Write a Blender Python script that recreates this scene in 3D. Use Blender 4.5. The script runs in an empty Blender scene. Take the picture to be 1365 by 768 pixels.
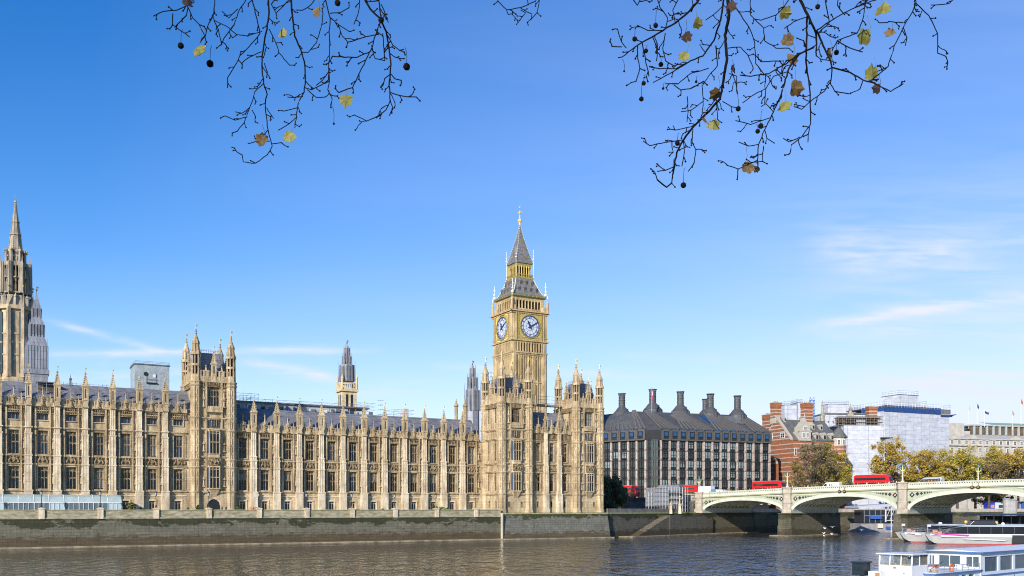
import bpy, bmesh, math, random
from mathutils import Vector, Matrix
R = math.radians
random.seed(7)
C = bpy.context.scene.collection
# ---------------------------------------------------------------- camera, sky, sun
F, CX, HY, H = 1240.0, 682.5, 678.5, 8.0
cam = bpy.data.cameras.new('camera'); co = bpy.data.objects.new('camera', cam); C.objects.link(co)
cam.sensor_width = 36; cam.lens = 36 * F / 1365; cam.shift_y = (HY - 384) / 1365
cam.clip_start = .3; cam.clip_end = 20000
co.location = (0, 0, H); co.rotation_euler = (R(90), 0, 0)
bpy.context.scene.camera = co
SUN_EL, SUN_AZ = R(23), math.atan2(-.42, -.907)      # azimuth measured from +Y towards +X
sdir = Vector((math.sin(SUN_AZ) * math.cos(SUN_EL), math.cos(SUN_AZ) * math.cos(SUN_EL), math.sin(SUN_EL)))
sl = bpy.data.lights.new('sun', 'SUN'); sl.energy = 4.3; sl.angle = R(.5); sl.color = (1, .93, .82)
so = bpy.data.objects.new('sun', sl); C.objects.link(so); so.rotation_euler = sdir.to_track_quat('Z', 'Y').to_euler()
so.location = (-60, -80, 90)
vs = bpy.context.scene.view_settings
vs.view_transform = 'Standard'; vs.look = 'None'; vs.gamma = 1; vs.exposure = .48; vs.use_curve_mapping = False
bpy.context.scene.cycles.max_bounces = 6; bpy.context.scene.cycles.use_denoising = True; bpy.context.scene.cycles.filter_width = 1.05
wd = bpy.data.worlds.new('World'); bpy.context.scene.world = wd; wd.use_nodes = True
nt = wd.node_tree; N = nt.nodes; L = nt.links
bg = N['Background']; bg.inputs[1].default_value = .138
sky = N.new('ShaderNodeTexSky'); sky.sky_type = 'NISHITA'; sky.sun_disc = False
sky.sun_elevation = SUN_EL; sky.sun_rotation = SUN_AZ
sky.altitude = 0; sky.air_density = 1.0; sky.dust_density = .3; sky.ozone_density = 2.6
def M_(op, a, b=None, c=None, cl=False, T=None):
    t = T or nt
    n = t.nodes.new('ShaderNodeMath'); n.operation = op; n.use_clamp = cl
    for i, q in enumerate((a, b, c)):
        if q is None: continue
        if hasattr(q, 'links'): t.links.new(q, n.inputs[i])
        else: n.inputs[i].default_value = q
    return n.outputs[0]
geo = N.new('ShaderNodeTexCoord'); sx = N.new('ShaderNodeSeparateXYZ'); L.new(geo.outputs['Generated'], sx.inputs[0])
yy = M_('MAXIMUM', sx.outputs[1], .02)
AX = M_('DIVIDE', sx.outputs[0], yy); AZ = M_('DIVIDE', sx.outputs[2], yy)    # tan azimuth, tan elevation
def wnoise(sxx, syy, det=5, dist=.6, off=0):
    c = N.new('ShaderNodeCombineXYZ'); L.new(M_('MULTIPLY', AX, sxx), c.inputs[0]); L.new(M_('MULTIPLY', AZ, syy), c.inputs[1]); c.inputs[2].default_value = off
    n = N.new('ShaderNodeTexNoise'); n.inputs['Scale'].default_value = 1; n.inputs['Detail'].default_value = det; n.inputs['Distortion'].default_value = dist
    L.new(c.outputs[0], n.inputs['Vector']); return n.outputs[0]
nA = wnoise(7, 60, 7, .7); nB = wnoise(26, 90, 5, .5, 3.3); nC = wnoise(2.6, 14, 5, .4, 7.7)
def streak(px0, py0, px1, py1, w, amp):
    x0, z0, x1, z1 = (px0 - CX) / F, (HY - py0) / F, (px1 - CX) / F, (HY - py1) / F
    t = M_('DIVIDE', M_('SUBTRACT', AX, x0), x1 - x0)
    zc = M_('MULTIPLY_ADD', t, z1 - z0, z0)
    zc = M_('ADD', zc, M_('MULTIPLY', M_('SUBTRACT', nC, .5), .02))
    d = M_('DIVIDE', M_('SUBTRACT', AZ, zc), w / F)
    g = M_('POWER', 2.718, M_('MULTIPLY', M_('MULTIPLY', d, d), -1))
    e = M_('MULTIPLY', M_('MULTIPLY', t, 4, cl=True), M_('MULTIPLY', M_('SUBTRACT', 1, t), 4, cl=True))
    return M_('MULTIPLY', M_('MULTIPLY', g, e), amp)
cl = None
for s in ((45, 420, 235, 470, 5, .55), (20, 472, 520, 462, 5.5, .75), (300, 480, 470, 506, 7, .7), (40, 495, 330, 505, 16, .35),
          (1050, 438, 1420, 386, 9, .5), (1080, 448, 1250, 440, 8, .3), (1060, 330, 1360, 345, 30, .4),
          (1230, 498, 1380, 500, 4, .5), (560, 485, 900, 497, 6, .45), (1100, 505, 1400, 520, 14, .25), (400, 530, 660, 500, 9, .3), (800, 470, 1000, 478, 5, .12)):
    q = streak(*s); cl = q if cl is None else M_('ADD', cl, q)
tex = M_('MULTIPLY', M_('SUBTRACT', M_('ADD', M_('MULTIPLY', nA, .65), M_('MULTIPLY', nB, .35)), .36), 3.4, cl=True)
cl = M_('MULTIPLY', cl, tex)
front = M_('GREATER_THAN', sx.outputs[1], .05)
veil = M_('MULTIPLY', M_('POWER', 2.718, M_('DIVIDE', AZ, -.17)), .92)                 # thin milky veil low down, thicker to the right
veil2 = M_('MULTIPLY', M_('MULTIPLY', M_('ADD', AX, .45, cl=True), M_('POWER', 2.718, M_('DIVIDE', AZ, -.55))), M_('MULTIPLY_ADD', nC, .5, .22))
soft = M_('MULTIPLY', M_('MULTIPLY', M_('MULTIPLY', M_('SUBTRACT', AX, .22), 2.5, cl=True), M_('POWER', 2.718, M_('MULTIPLY', M_('POWER', M_('DIVIDE', M_('SUBTRACT', AZ, .25), .10), 2), -1))), M_('MULTIPLY', M_('SUBTRACT', nA, .38), .8, cl=True))
cl = M_('ADD', M_('ADD', cl, veil), M_('ADD', veil2, soft))
cl = M_('MULTIPLY', cl, front, cl=True)
hsv = N.new('ShaderNodeHueSaturation'); hsv.inputs['Saturation'].default_value = 1.6; hsv.inputs['Hue'].default_value = .512; L.new(sky.outputs[0], hsv.inputs['Color'])
mx = N.new('ShaderNodeMix'); mx.data_type = 'RGBA'; L.new(cl, mx.inputs[0]); L.new(hsv.outputs[0], mx.inputs[6]); mx.inputs[7].default_value = (4.35, 4.6, 5.8, 1)
L.new(mx.outputs[2], bg.inputs[0])

# ---------------------------------------------------------------- frames of reference
TH = R(29.2); cs, sn = math.cos(TH), math.sin(TH); PD = 214.3
def P2(u, v): return (u * cs - (PD + v) * sn, u * sn + (PD + v) * cs)      # palace frame -> world
def ux(x, v):
    a = (x - CX) / F; Y = (PD + v) / (cs - a * sn); return Y * (a * cs + sn)
def zy(y, Y): return H + (HY - y) * Y / F
def zuv(y, u, v): return zy(y, P2(u, v)[1])
def at(x, Y, z=0): return ((x - CX) / F * Y, Y, z)
# ---------------------------------------------------------------- materials
MATS = {}
def mat(name, col, rough=.7, metal=0, var=0, scale=1.0, col2=None, stretch=None, bump=0, bscale=8, brick=None, emit=0, island=None, spec=None, lo=.35, hi=.65, det=6, patch=0):
    if name in MATS: return MATS[name]
    m = bpy.data.materials.new(name); m.use_nodes = True; t = m.node_tree; b = t.nodes['Principled BSDF']
    def nn(k): return t.nodes.new(k)
    b.inputs['Roughness'].default_value = rough; b.inputs['Metallic'].default_value = metal
    if spec is not None: b.inputs['Specular IOR Level'].default_value = spec
    g = nn('ShaderNodeNewGeometry'); mp = nn('ShaderNodeMapping'); t.links.new(g.outputs['Position'], mp.inputs[0])
    mp.inputs['Rotation'].default_value = (0, 0, 0)
    src = None
    c1 = (*col, 1)
    c2 = (*(col2 or [k * (1 - var) for k in col]), 1)
    base = None
    if var or col2:
        mp.inputs['Scale'].default_value = stretch or (1, 1, 1)
        n = nn('ShaderNodeTexNoise'); n.inputs['Scale'].default_value = scale; n.inputs['Detail'].default_value = det; n.inputs['Roughness'].default_value = .62
        t.links.new(mp.outputs[0], n.inputs['Vector'])
        r = nn('ShaderNodeValToRGB'); r.color_ramp.elements[0].position = lo; r.color_ramp.elements[1].position = hi
        r.color_ramp.elements[0].color = c2; r.color_ramp.elements[1].color = c1
        t.links.new(n.outputs[0], r.inputs[0]); base = r.outputs[0]
    if island:
        r = nn('ShaderNodeValToRGB'); t.links.new(g.outputs['Random Per Island'], r.inputs[0])
        els = r.color_ramp.elements
        while len(els) < len(island): els.new(.5)
        for i, k in enumerate(island): els[i].position = i / (len(island) - 1); els[i].color = (*k, 1)
        base = r.outputs[0]
    if brick:      # (width, height, mortar factor, contrast, offset)
        s = nn('ShaderNodeSeparateXYZ'); t.links.new(g.outputs['Position'], s.inputs[0])
        u = M_('ADD', M_('MULTIPLY', s.outputs[0], cs - sn, T=t), M_('MULTIPLY', s.outputs[1], sn + cs, T=t), T=t)
        cb = nn('ShaderNodeCombineXYZ'); t.links.new(u, cb.inputs[0]); t.links.new(s.outputs[2], cb.inputs[1])
        bt = nn('ShaderNodeTexBrick'); t.links.new(cb.outputs[0], bt.inputs['Vector'])
        bt.inputs['Scale'].default_value = 1; bt.inputs['Brick Width'].default_value = brick[0]; bt.inputs['Row Height'].default_value = brick[1]
        bt.inputs['Mortar Size'].default_value = brick[5] if len(brick) > 5 else .02; bt.offset = brick[4]
        k = brick[3]
        bt.inputs['Color1'].default_value = (1, 1, 1, 1); bt.inputs['Color2'].default_value = (1 - k, 1 - k, 1 - k, 1); bt.inputs['Mortar'].default_value = (brick[2],) * 3 + (1,)
        mm = nn('ShaderNodeMix'); mm.data_type = 'RGBA'; mm.blend_type = 'MULTIPLY'; mm.inputs[0].default_value = 1
        if base: t.links.new(base, mm.inputs[6])
        else: mm.inputs[6].default_value = c1
        t.links.new(bt.outputs[0], mm.inputs[7]); base = mm.outputs[2]
    if patch:                                                    # patchy cleaning and soot over whole bays
        mp2 = nn('ShaderNodeMapping'); t.links.new(g.outputs['Position'], mp2.inputs[0]); mp2.inputs['Scale'].default_value = (1, 1, .6)
        n = nn('ShaderNodeTexNoise'); n.inputs['Scale'].default_value = .16; n.inputs['Detail'].default_value = 5; n.inputs['Roughness'].default_value = .7; t.links.new(mp2.outputs[0], n.inputs['Vector'])
        r = nn('ShaderNodeValToRGB'); r.color_ramp.elements[0].position = .36; r.color_ramp.elements[1].position = .62; r.color_ramp.elements[0].color = (1 - patch, 1 - patch * 1.12, 1 - patch * 1.25, 1); r.color_ramp.elements[1].color = (1, 1, 1, 1); t.links.new(n.outputs[0], r.inputs[0])
        mm = nn('ShaderNodeMix'); mm.data_type = 'RGBA'; mm.blend_type = 'MULTIPLY'; mm.inputs[0].default_value = 1; t.links.new(base, mm.inputs[6]); t.links.new(r.outputs[0], mm.inputs[7]); base = mm.outputs[2]
    if base: t.links.new(base, b.inputs['Base Color'])
    else: b.inputs['Base Color'].default_value = c1
    if bump:
        n = nn('ShaderNodeTexNoise'); n.inputs['Scale'].default_value = bscale; n.inputs['Detail'].default_value = 4
        t.links.new(g.outputs['Position'], n.inputs['Vector'])
        bp = nn('ShaderNodeBump'); bp.inputs['Strength'].default_value = bump; bp.inputs['Distance'].default_value = .15
        t.links.new(n.outputs[0], bp.inputs['Height']); t.links.new(bp.outputs[0], b.inputs['Normal'])
    if emit:
        b.inputs['Emission Color'].default_value = c1; b.inputs['Emission Strength'].default_value = emit
    m['b'] = 1; MATS[name] = m
    return m
stone = mat('limestone', (.64, .515, .33), .85, patch=.26, col2=(.30, .215, .118), scale=.6, stretch=(1.6, 1.6, .38), bump=.6, bscale=2.6, brick=(.95, .42, .72, .2, .5, .035), lo=.3, hi=.62)
stonep = mat('pale_limestone', (.77, .655, .485), .85, patch=.2, col2=(.40, .31, .19), scale=.8, stretch=(1.3, 1.3, .4), bump=.4, bscale=3, brick=(1.1, .6, .86, .14, .5), lo=.28, hi=.6)
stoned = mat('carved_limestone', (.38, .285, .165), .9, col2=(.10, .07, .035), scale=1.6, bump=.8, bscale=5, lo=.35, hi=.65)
stoneg = mat('golden_limestone', (.53, .41, .23), .85, patch=.25, col2=(.29, .205, .10), scale=.7, stretch=(1, 1, .5), bump=.5, bscale=3, lo=.3, hi=.6)
stoneold = mat('weathered_limestone', (.40, .35, .27), .9, col2=(.16, .14, .11), scale=.8, stretch=(1.5, 1.5, .4), bump=.6, bscale=3, lo=.3, hi=.65)
gold = mat('gilding', (.75, .52, .12), .35, .6, var=.4, scale=2)
lead = mat('lead_roofing', (.225, .228, .248), .5, .0, col2=(.145, .148, .165), scale=.5, brick=(1.85, 1.35, .5, .2, 0, .06))
slate = mat('iron_roof_tiles', (.115, .118, .125), .6, .1, col2=(.065, .067, .072), scale=1.2, stretch=(1, 1, 3), brick=(.8, .5, .6, .25, .5, .05))
greytow = mat('zinc_cladding', (.30, .315, .36), .5, .1, col2=(.19, .20, .24), scale=.6, stretch=(2, 2, .4), brick=(.9, 2.2, .62, .12, 0, .06))
darklead = mat('dark_ironwork', (.17, .175, .19), .55, .1, var=.4, scale=1)
def glass(name, col, rough=.08, bs=1.2, bstr=.25):
    m = mat(name, col, rough, bump=bstr, bscale=bs, spec=.5); return m
glassd = glass('dark_leaded_glass', (.012, .015, .022), .1, 2.4, .6)
glassb = glass('blue_glass', (.04, .10, .2), .08)
glassp = glass('pale_glass', (.34, .42, .46), .1)
shutter = mat('grey_window_boards', (.36, .34, .27), .8, var=.25, scale=3)
white = mat('white_paint', (.7, .7, .71), .4, var=.08, scale=2)
wbluewhite = mat('white_hull_paint', (.58, .62, .70), .35, var=.06, scale=1)
black = mat('black_paint', (.015, .015, .018), .35)
red = mat('bus_red_paint', (.62, .012, .015), .25, var=.1, scale=1)
navy = mat('navy_paint', (.02, .045, .13), .4)
rubber = mat('rubber', (.02, .02, .02), .8)
steel = mat('scaffold_steel', (.42, .44, .47), .45, .5, var=.3, scale=2)
sheet = mat('white_scaffold_sheeting', (.58, .60, .66), .6, col2=(.42, .445, .52), scale=.35, stretch=(1, 1, 2.2), bump=1, bscale=.9, brick=(4.5, 2.0, .7, .10, 0, .09))
greynet = mat('grey_debris_netting', (.30, .31, .34), .8, var=.3, scale=1.2, bump=.4, brick=(2, 2, .6, .1, 0, .08))
bgreen = mat('pale_green_bridge_paint', (.53, .54, .44), .5, col2=(.38, .385, .30), scale=.6, stretch=(1, 1, .5), lo=.25, hi=.5)
bgreend = mat('brightened_rib_paint', (.66, .70, .60), .6, var=.35, scale=.6)  # bridge paint made lighter, bounced light from below put into its colour
granite = mat('pale_granite', (.52, .46, .385), .8, col2=(.33, .28, .21), scale=.7, bump=.3, brick=(1.2, .6, .8, .1, .5))
asphalt = mat('asphalt', (.06, .06, .062), .9, var=.3, scale=.3)
paving = mat('stone_paving', (.28, .26, .23), .85, var=.3, scale=.3)
bark = mat('shaded_plane_bark', (.010, .008, .007), .95, var=.4, scale=9, spec=.1)  # near-black colour stands in for the shade on the overhead twigs
barkt = mat('tree_bark', (.10, .08, .06), .9, var=.4, scale=2)
skin = mat('skin', (.45, .28, .2), .6)
# wet river wall: algae and tide stain by height
def wallmat(name, top, grey, moss, low, z1, z2, z3):
    m = bpy.data.materials.new(name); m.use_nodes = True; t = m.node_tree; b = t.nodes['Principled BSDF']; b.inputs['Roughness'].default_value = .8
    g = t.nodes.new('ShaderNodeNewGeometry'); s = t.nodes.new('ShaderNodeSeparateXYZ'); t.links.new(g.outputs['Position'], s.inputs[0])
    def noi(sc, st, det=6):
        mp = t.nodes.new('ShaderNodeMapping'); mp.inputs['Scale'].default_value = st; t.links.new(g.outputs['Position'], mp.inputs[0])
        n = t.nodes.new('ShaderNodeTexNoise'); n.inputs['Scale'].default_value = sc; n.inputs['Detail'].default_value = det; n.inputs['Roughness'].default_value = .65; t.links.new(mp.outputs[0], n.inputs['Vector']); return n.outputs[0]
    n1 = noi(.16, (1, 1, 2.5)); n2 = noi(1.1, (1.6, 1.6, .5)); n3 = noi(.5, (1, 1, 4))
    def mixc(f, a, bb):
        q = t.nodes.new('ShaderNodeMix'); q.data_type = 'RGBA'; t.links.new(f, q.inputs[0])
        for i, k in ((6, a), (7, bb)):
            if hasattr(k, 'links'): t.links.new(k, q.inputs[i])
            else: q.inputs[i].default_value = (*k, 1)
        return q.outputs[2]
    z = s.outputs[2]
    zj = M_('ADD', z, M_('MULTIPLY', M_('SUBTRACT', M_('ADD', M_('MULTIPLY', n1, .65, T=t), M_('MULTIPLY', noi(.55, (1, 1, 1.6)), .35, T=t), T=t), .5, T=t), 11, T=t), T=t)
    def up(zz, lim, w=.25): return M_('MULTIPLY', M_('SUBTRACT', zz, lim, T=t), 1 / w, cl=True, T=t)
    gcol = mixc(n2, [k * .35 for k in grey], [k * .85 for k in grey])
    mcol = mixc(n2, [k * .4 for k in moss], moss)
    lcol = mixc(n3, [k * .5 for k in low], [k * 1.5 for k in low])
    ucol = mixc(n2, [k * .55 for k in top], [k * .8 for k in top]); tcol = mixc(n2, [k * .62 for k in top], top)
    c = mixc(up(zj, z2 + .4, .3), gcol, mixc(up(n1, .34, .12), ucol, mcol))                              # ragged moss band above the grey
    c = mixc(M_('MULTIPLY', up(M_('ADD', z, M_('MULTIPLY', M_('SUBTRACT', n3, .5, T=t), 4.5, T=t), T=t), z3, .5), 1, T=t), lcol, c)
    c = mixc(up(z, z1, .1), c, tcol)
    dk = M_('MULTIPLY', M_('SUBTRACT', noi(.9, (1, 1, .25), 3), .52, T=t), 3, cl=True, T=t)
    c = mixc(M_('MULTIPLY', dk, .55, T=t), c, mcol)
    uu = M_('ADD', M_('MULTIPLY', s.outputs[0], cs - sn, T=t), M_('MULTIPLY', s.outputs[1], sn + cs, T=t), T=t)
    cb = t.nodes.new('ShaderNodeCombineXYZ'); t.links.new(uu, cb.inputs[0]); t.links.new(z, cb.inputs[1])
    bt = t.nodes.new('ShaderNodeTexBrick'); t.links.new(cb.outputs[0], bt.inputs['Vector']); bt.inputs['Scale'].default_value = 1; bt.inputs['Brick Width'].default_value = 1.7; bt.inputs['Row Height'].default_value = .62; bt.inputs['Mortar Size'].default_value = .035
    bt.inputs['Color1'].default_value = (1, 1, 1, 1); bt.inputs['Color2'].default_value = (.76, .76, .74, 1); bt.inputs['Mortar'].default_value = (.45, .45, .42, 1)
    qm = t.nodes.new('ShaderNodeMix'); qm.data_type = 'RGBA'; qm.blend_type = 'MULTIPLY'; qm.inputs[0].default_value = 1; t.links.new(c, qm.inputs[6]); t.links.new(bt.outputs[0], qm.inputs[7]); c = qm.outputs[2]
    t.links.new(c, b.inputs['Base Color'])
    bp = t.nodes.new('ShaderNodeBump'); bp.inputs['Strength'].default_value = .5; bp.inputs['Distance'].default_value = .2; t.links.new(n2, bp.inputs['Height']); t.links.new(bp.outputs[0], b.inputs['Normal'])
    MATS[name] = m; return m
rwall = wallmat('tidal_masonry', (.40, .37, .27), (.23, .21, .15), (.045, .048, .016), (.085, .06, .03), 5.9, 4.0, 1.9)
rwallp = wallmat('tidal_concrete', (.32, .33, .10), (.25, .24, .20), (.06, .065, .018), (.09, .068, .036), 6.6, 5.4, 1.5)
rwalld = wallmat('tidal_stairs_stone', (.30, .30, .12), (.20, .18, .135), (.05, .052, .016), (.06, .045, .025), 6.7, 5.0, 1.6)
piermat = wallmat('tidal_granite', (.42, .36, .27), (.20, .175, .12), (.06, .062, .022), (.07, .055, .03), 6.7, 5.0, 1.6)
# ---------------------------------------------------------------- mesh builder
class MB:
    def __init__(s): s.v = []; s.f = []; s.m = []
    def add(s, vs, fs, mi=0):
        o = len(s.v); s.v += [tuple(p) for p in vs]; s.f += [tuple(i + o for i in q) for q in fs]; s.m += [mi] * len(fs); return s
    def box(s, x0, x1, y0, y1, z0, z1, mi=0):
        if x0 > x1: x0, x1 = x1, x0
        if y0 > y1: y0, y1 = y1, y0
        return s.add([(x0, y0, z0), (x1, y0, z0), (x1, y1, z0), (x0, y1, z0), (x0, y0, z1), (x1, y0, z1), (x1, y1, z1), (x0, y1, z1)],
                     [(0, 3, 2, 1), (4, 5, 6, 7), (0, 1, 5, 4), (1, 2, 6, 5), (2, 3, 7, 6), (3, 0, 4, 7)], mi)
    def fr(s, cx, cy, z0, z1, r0, r1, n=8, rot=None, mi=0, sx=1, sy=1):     # frustum
        rot = math.pi / n if rot is None else rot
        vs = []
        for z, r in ((z0, r0), (z1, max(r1, .001))):
            for i in range(n):
                a = rot + 2 * math.pi * i / n; vs.append((cx + r * sx * math.cos(a), cy + r * sy * math.sin(a), z))
        fs = [(i, (i + 1) % n, n + (i + 1) % n, n + i) for i in range(n)] + [tuple(range(n - 1, -1, -1)), tuple(range(n, 2 * n))]
        return s.add(vs, fs, mi)
    def sq(s, cx, cy, z0, z1, w0, w1, mi=0): return s.fr(cx, cy, z0, z1, w0 / 2 * 1.41421, w1 / 2 * 1.41421, 4, math.pi / 4, mi)
    def exy(s, pts, z0, z1, mi=0):                                         # polygon in plan, extruded up (ccw)
        n = len(pts); vs = [(x, y, z0) for x, y in pts] + [(x, y, z1) for x, y in pts]
        return s.add(vs, [(i, (i + 1) % n, n + (i + 1) % n, n + i) for i in range(n)] + [tuple(range(n - 1, -1, -1)), tuple(range(n, 2 * n))], mi)
    def exz(s, pts, y0, y1, mi=0):                                         # polygon in x,z, extruded along y
        n = len(pts); vs = [(x, y0, z) for x, z in pts] + [(x, y1, z) for x, z in pts]
        return s.add(vs, [(i, (i + 1) % n, n + (i + 1) % n, n + i) for i in range(n)] + [tuple(range(n - 1, -1, -1)), tuple(range(n, 2 * n))], mi)
    def eyz(s, pts, x0, x1, mi=0):
        n = len(pts); vs = [(x0, y, z) for y, z in pts] + [(x1, y, z) for y, z in pts]
        return s.add(vs, [(i, (i + 1) % n, n + (i + 1) % n, n + i) for i in range(n)] + [tuple(range(n - 1, -1, -1)), tuple(range(n, 2 * n))], mi)
    def tube(s, path, rad, n=5, mi=0):
        path = [Vector(p) for p in path]; m = len(path)
        if not hasattr(rad, '__len__'): rad = [rad] * m
        vs = []
        for i, p in enumerate(path):
            d = (path[min(i + 1, m - 1)] - path[max(i - 1, 0)])
            if d.length < 1e-6: d = Vector((0, 0, 1))
            d.normalize(); a = d.cross(Vector((.3, .2, 1)) if abs(d.z) < .95 else Vector((1, 0, 0))).normalized(); b = d.cross(a)
            for k in range(n):
                t = 2 * math.pi * k / n; vs.append(p + (a * math.cos(t) + b * math.sin(t)) * rad[i])
        fs = [(i * n + k, i * n + (k + 1) % n, (i + 1) * n + (k + 1) % n, (i + 1) * n + k) for i in range(m - 1) for k in range(n)]
        fs += [tuple(range(n - 1, -1, -1)), tuple(range((m - 1) * n, m * n))]
        return s.add(vs, fs, mi)
    def ball(s, c, r, nu=8, nv=6, mi=0, sx=1, sy=1, sz=1):
        vs = [(c[0], c[1], c[2] - r * sz)]
        for j in range(1, nv):
            a = math.pi * j / nv
            for i in range(nu):
                b = 2 * math.pi * i / nu; vs.append((c[0] + r * sx * math.sin(a) * math.cos(b), c[1] + r * sy * math.sin(a) * math.sin(b), c[2] - r * sz * math.cos(a)))
        vs.append((c[0], c[1], c[2] + r * sz)); e = len(vs) - 1; fs = []
        for i in range(nu):
            k = (i + 1) % nu
            fs.append((0, 1 + k, 1 + i)); fs.append((e, 1 + (nv - 2) * nu + i, 1 + (nv - 2) * nu + k))
            for j in range(nv - 2): fs.append((1 + j * nu + i, 1 + j * nu + k, 1 + (j + 1) * nu + k, 1 + (j + 1) * nu + i))
        return s.add(vs, fs, mi)
    def mesh(s, name, mats, smooth=False, bevel=0):
        me = bpy.data.meshes.new(name); me.from_pydata(s.v, [], s.f)
        for k in (mats if isinstance(mats, (list, tuple)) else [mats]): me.materials.append(k)
        me.polygons.foreach_set('material_index', s.m)
        bm = bmesh.new(); bm.from_mesh(me)
        if bevel:
            bmesh.ops.remove_doubles(bm, verts=bm.verts, dist=.0005)
            bmesh.ops.bevel(bm, geom=[e for e in bm.edges if e.calc_face_angle(0) > .45], offset=bevel, segments=3, affect='EDGES', profile=.5, clamp_overlap=True)
        bmesh.ops.recalc_face_normals(bm, faces=bm.faces); bm.to_mesh(me); bm.free()
        if smooth: me.polygons.foreach_set('use_smooth', [True] * len(me.polygons))
        me.update(); return me
    def build(s, name, mats, parent=None, loc=(0, 0, 0), rz=0, smooth=False, bevel=0, label=None):
        return inst(name, s.mesh(name, mats, smooth, bevel), parent, loc, rz, label)
def inst(name, me, parent=None, loc=(0, 0, 0), rz=0, label=None):
    o = bpy.data.objects.new(name, me); C.objects.link(o); o.location = loc; o.rotation_euler = (0, 0, rz); o.parent = parent
    if label: o['label'] = label
    return o
def thing(name, label, cat, loc=(0, 0, 0), rz=0, group=None):
    o = bpy.data.objects.new(name, None); C.objects.link(o); o.location = loc; o.rotation_euler = (0, 0, rz); o.empty_display_size = .5
    o['label'] = label; o['category'] = cat
    if group: o['group'] = group
    return o
def tag(o, label, cat, group=None):
    o['label'] = label; o['category'] = cat
    if group: o['group'] = group
    return o
def copytree(o, loc, rz=None, label=None, par=None):
    c = o.copy(); C.objects.link(c)
    if par: c.parent = par
    else:
        c.location = loc
        if rz is not None: c.rotation_euler = (0, 0, rz)
        if label: c['label'] = label
    for ch in list(o.children): copytree(ch, None, par=c)
    return c
def struct(name, mb, m):
    o = mb.build(name, m); o['kind'] = 'structure'; return o
def gridwall(mb, x0, x1, z0, z1, holes, y, dep=.4, side=None, mi=0):
    """wall face at y (facing -y) with rectangular holes and reveals; side='x' builds it facing -x at x=y instead"""
    T = (lambda a, b, c: (a, b, c)) if side is None else (lambda a, b, c: (b, -a, c))
    xs = sorted({x0, x1} | {h[0] for h in holes} | {h[1] for h in holes}); zs = sorted({z0, z1} | {h[2] for h in holes} | {h[3] for h in holes})
    for i in range(len(xs) - 1):
        for j in range(len(zs) - 1):
            cx, cz = (xs[i] + xs[i + 1]) / 2, (zs[j] + zs[j + 1]) / 2
            if any(h[0] < cx < h[1] and h[2] < cz < h[3] for h in holes): continue
            mb.add([T(xs[i], y, zs[j]), T(xs[i + 1], y, zs[j]), T(xs[i + 1], y, zs[j + 1]), T(xs[i], y, zs[j + 1])], [(0, 1, 2, 3)], mi)
    for a, b, c, d in holes:
        p = [T(a, y, c), T(b, y, c), T(b, y, d), T(a, y, d), T(a, y + dep, c), T(b, y + dep, c), T(b, y + dep, d), T(a, y + dep, d)]
        mb.add(p, [(0, 1, 5, 4), (1, 2, 6, 5), (2, 3, 7, 6), (3, 0, 4, 7)], mi)
# ---------------------------------------------------------------- setting: water, land, river walls
wm = bpy.data.materials.new('river_water'); wm.use_nodes = True; t = wm.node_tree; b = t.nodes['Principled BSDF']
b.inputs['Base Color'].default_value = (.020, .0185, .014, 1); b.inputs['Roughness'].default_value = .05; b.inputs['IOR'].default_value = 2.5
g = t.nodes.new('ShaderNodeNewGeometry')
def wn(sc, st, det, rot=0):
    mp = t.nodes.new('ShaderNodeMapping'); mp.inputs['Scale'].default_value = st; mp.inputs['Rotation'].default_value = (0, 0, rot); t.links.new(g.outputs['Position'], mp.inputs[0])
    n = t.nodes.new('ShaderNodeTexNoise'); n.inputs['Scale'].default_value = sc; n.inputs['Detail'].default_value = det; n.inputs['Roughness'].default_value = .55; t.links.new(mp.outputs[0], n.inputs['Vector']); return n.outputs[0]
hgt = M_('ADD', M_('MULTIPLY', wn(.40, (1, .42, 1), 3, .12), 1.0, T=t), M_('MULTIPLY', wn(1.3, (1, .6, 1), 2, -.3), .22, T=t), T=t)
bp = t.nodes.new('ShaderNodeBump'); bp.inputs['Strength'].default_value = 1; bp.inputs['Distance'].default_value = .8
# calmer water in broad patches, rougher where the wind reaches it
cal = M_('MULTIPLY_ADD', wn(.018, (1, 2.2, 1), 2), 1.5, -.1, cl=True, T=t)
sxw = t.nodes.new('ShaderNodeSeparateXYZ'); t.links.new(g.outputs['Position'], sxw.inputs[0])
wind = M_('MULTIPLY_ADD', M_('MULTIPLY', M_('ADD', sxw.outputs[0], 5, T=t), 1 / 45, cl=True, T=t), 1.35, .42, T=t)   # sheltered under the palace, wind-ruffled towards the bridge
t.links.new(M_('MULTIPLY', M_('MULTIPLY', hgt, M_('MULTIPLY_ADD', cal, .8, .5, T=t), T=t), wind, T=t), bp.inputs['Height']); t.links.new(bp.outputs[0], b.inputs['Normal'])
m = MB(); m.add([(-4000, -400, 0), (4000, -400, 0), (4000, 6000, 0), (-4000, 6000, 0)], [(0, 1, 2, 3)]); struct('water', m, wm)
m = MB()
ED = (math.cos(R(20)), math.sin(R(20)))                        # the far embankment beyond the bridge
B0 = (61.3, 303.0); BR = math.atan2(-.733, .68); BD = (math.cos(BR), math.sin(BR)); BA = (-BD[1], BD[0])
def PB(t, y): return (B0[0] + BD[0] * t + BA[0] * y, B0[1] + BD[1] * t + BA[1] * y)
e0 = PB(-.5, 1); e1 = PB(-.5, 26)
emb = (e1[0] + ED[0] * 900, e1[1] + ED[1] * 900)
land = [P2(-2500, .4), P2(150.2, .4), P2(150.2, 1.5), e0, e1, emb, (3500, 5500), (-3800, 5500)]
m.exy([(x, y) for x, y in land], -2, 6.9); struct('ground', m, paving)
# near bank promenade where the photographer stands
m = MB(); m.exy([(-600, -395), (700, -395), (700, 4), (-600, 4)], -1, 6.35); struct('promenade', m, paving)

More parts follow.
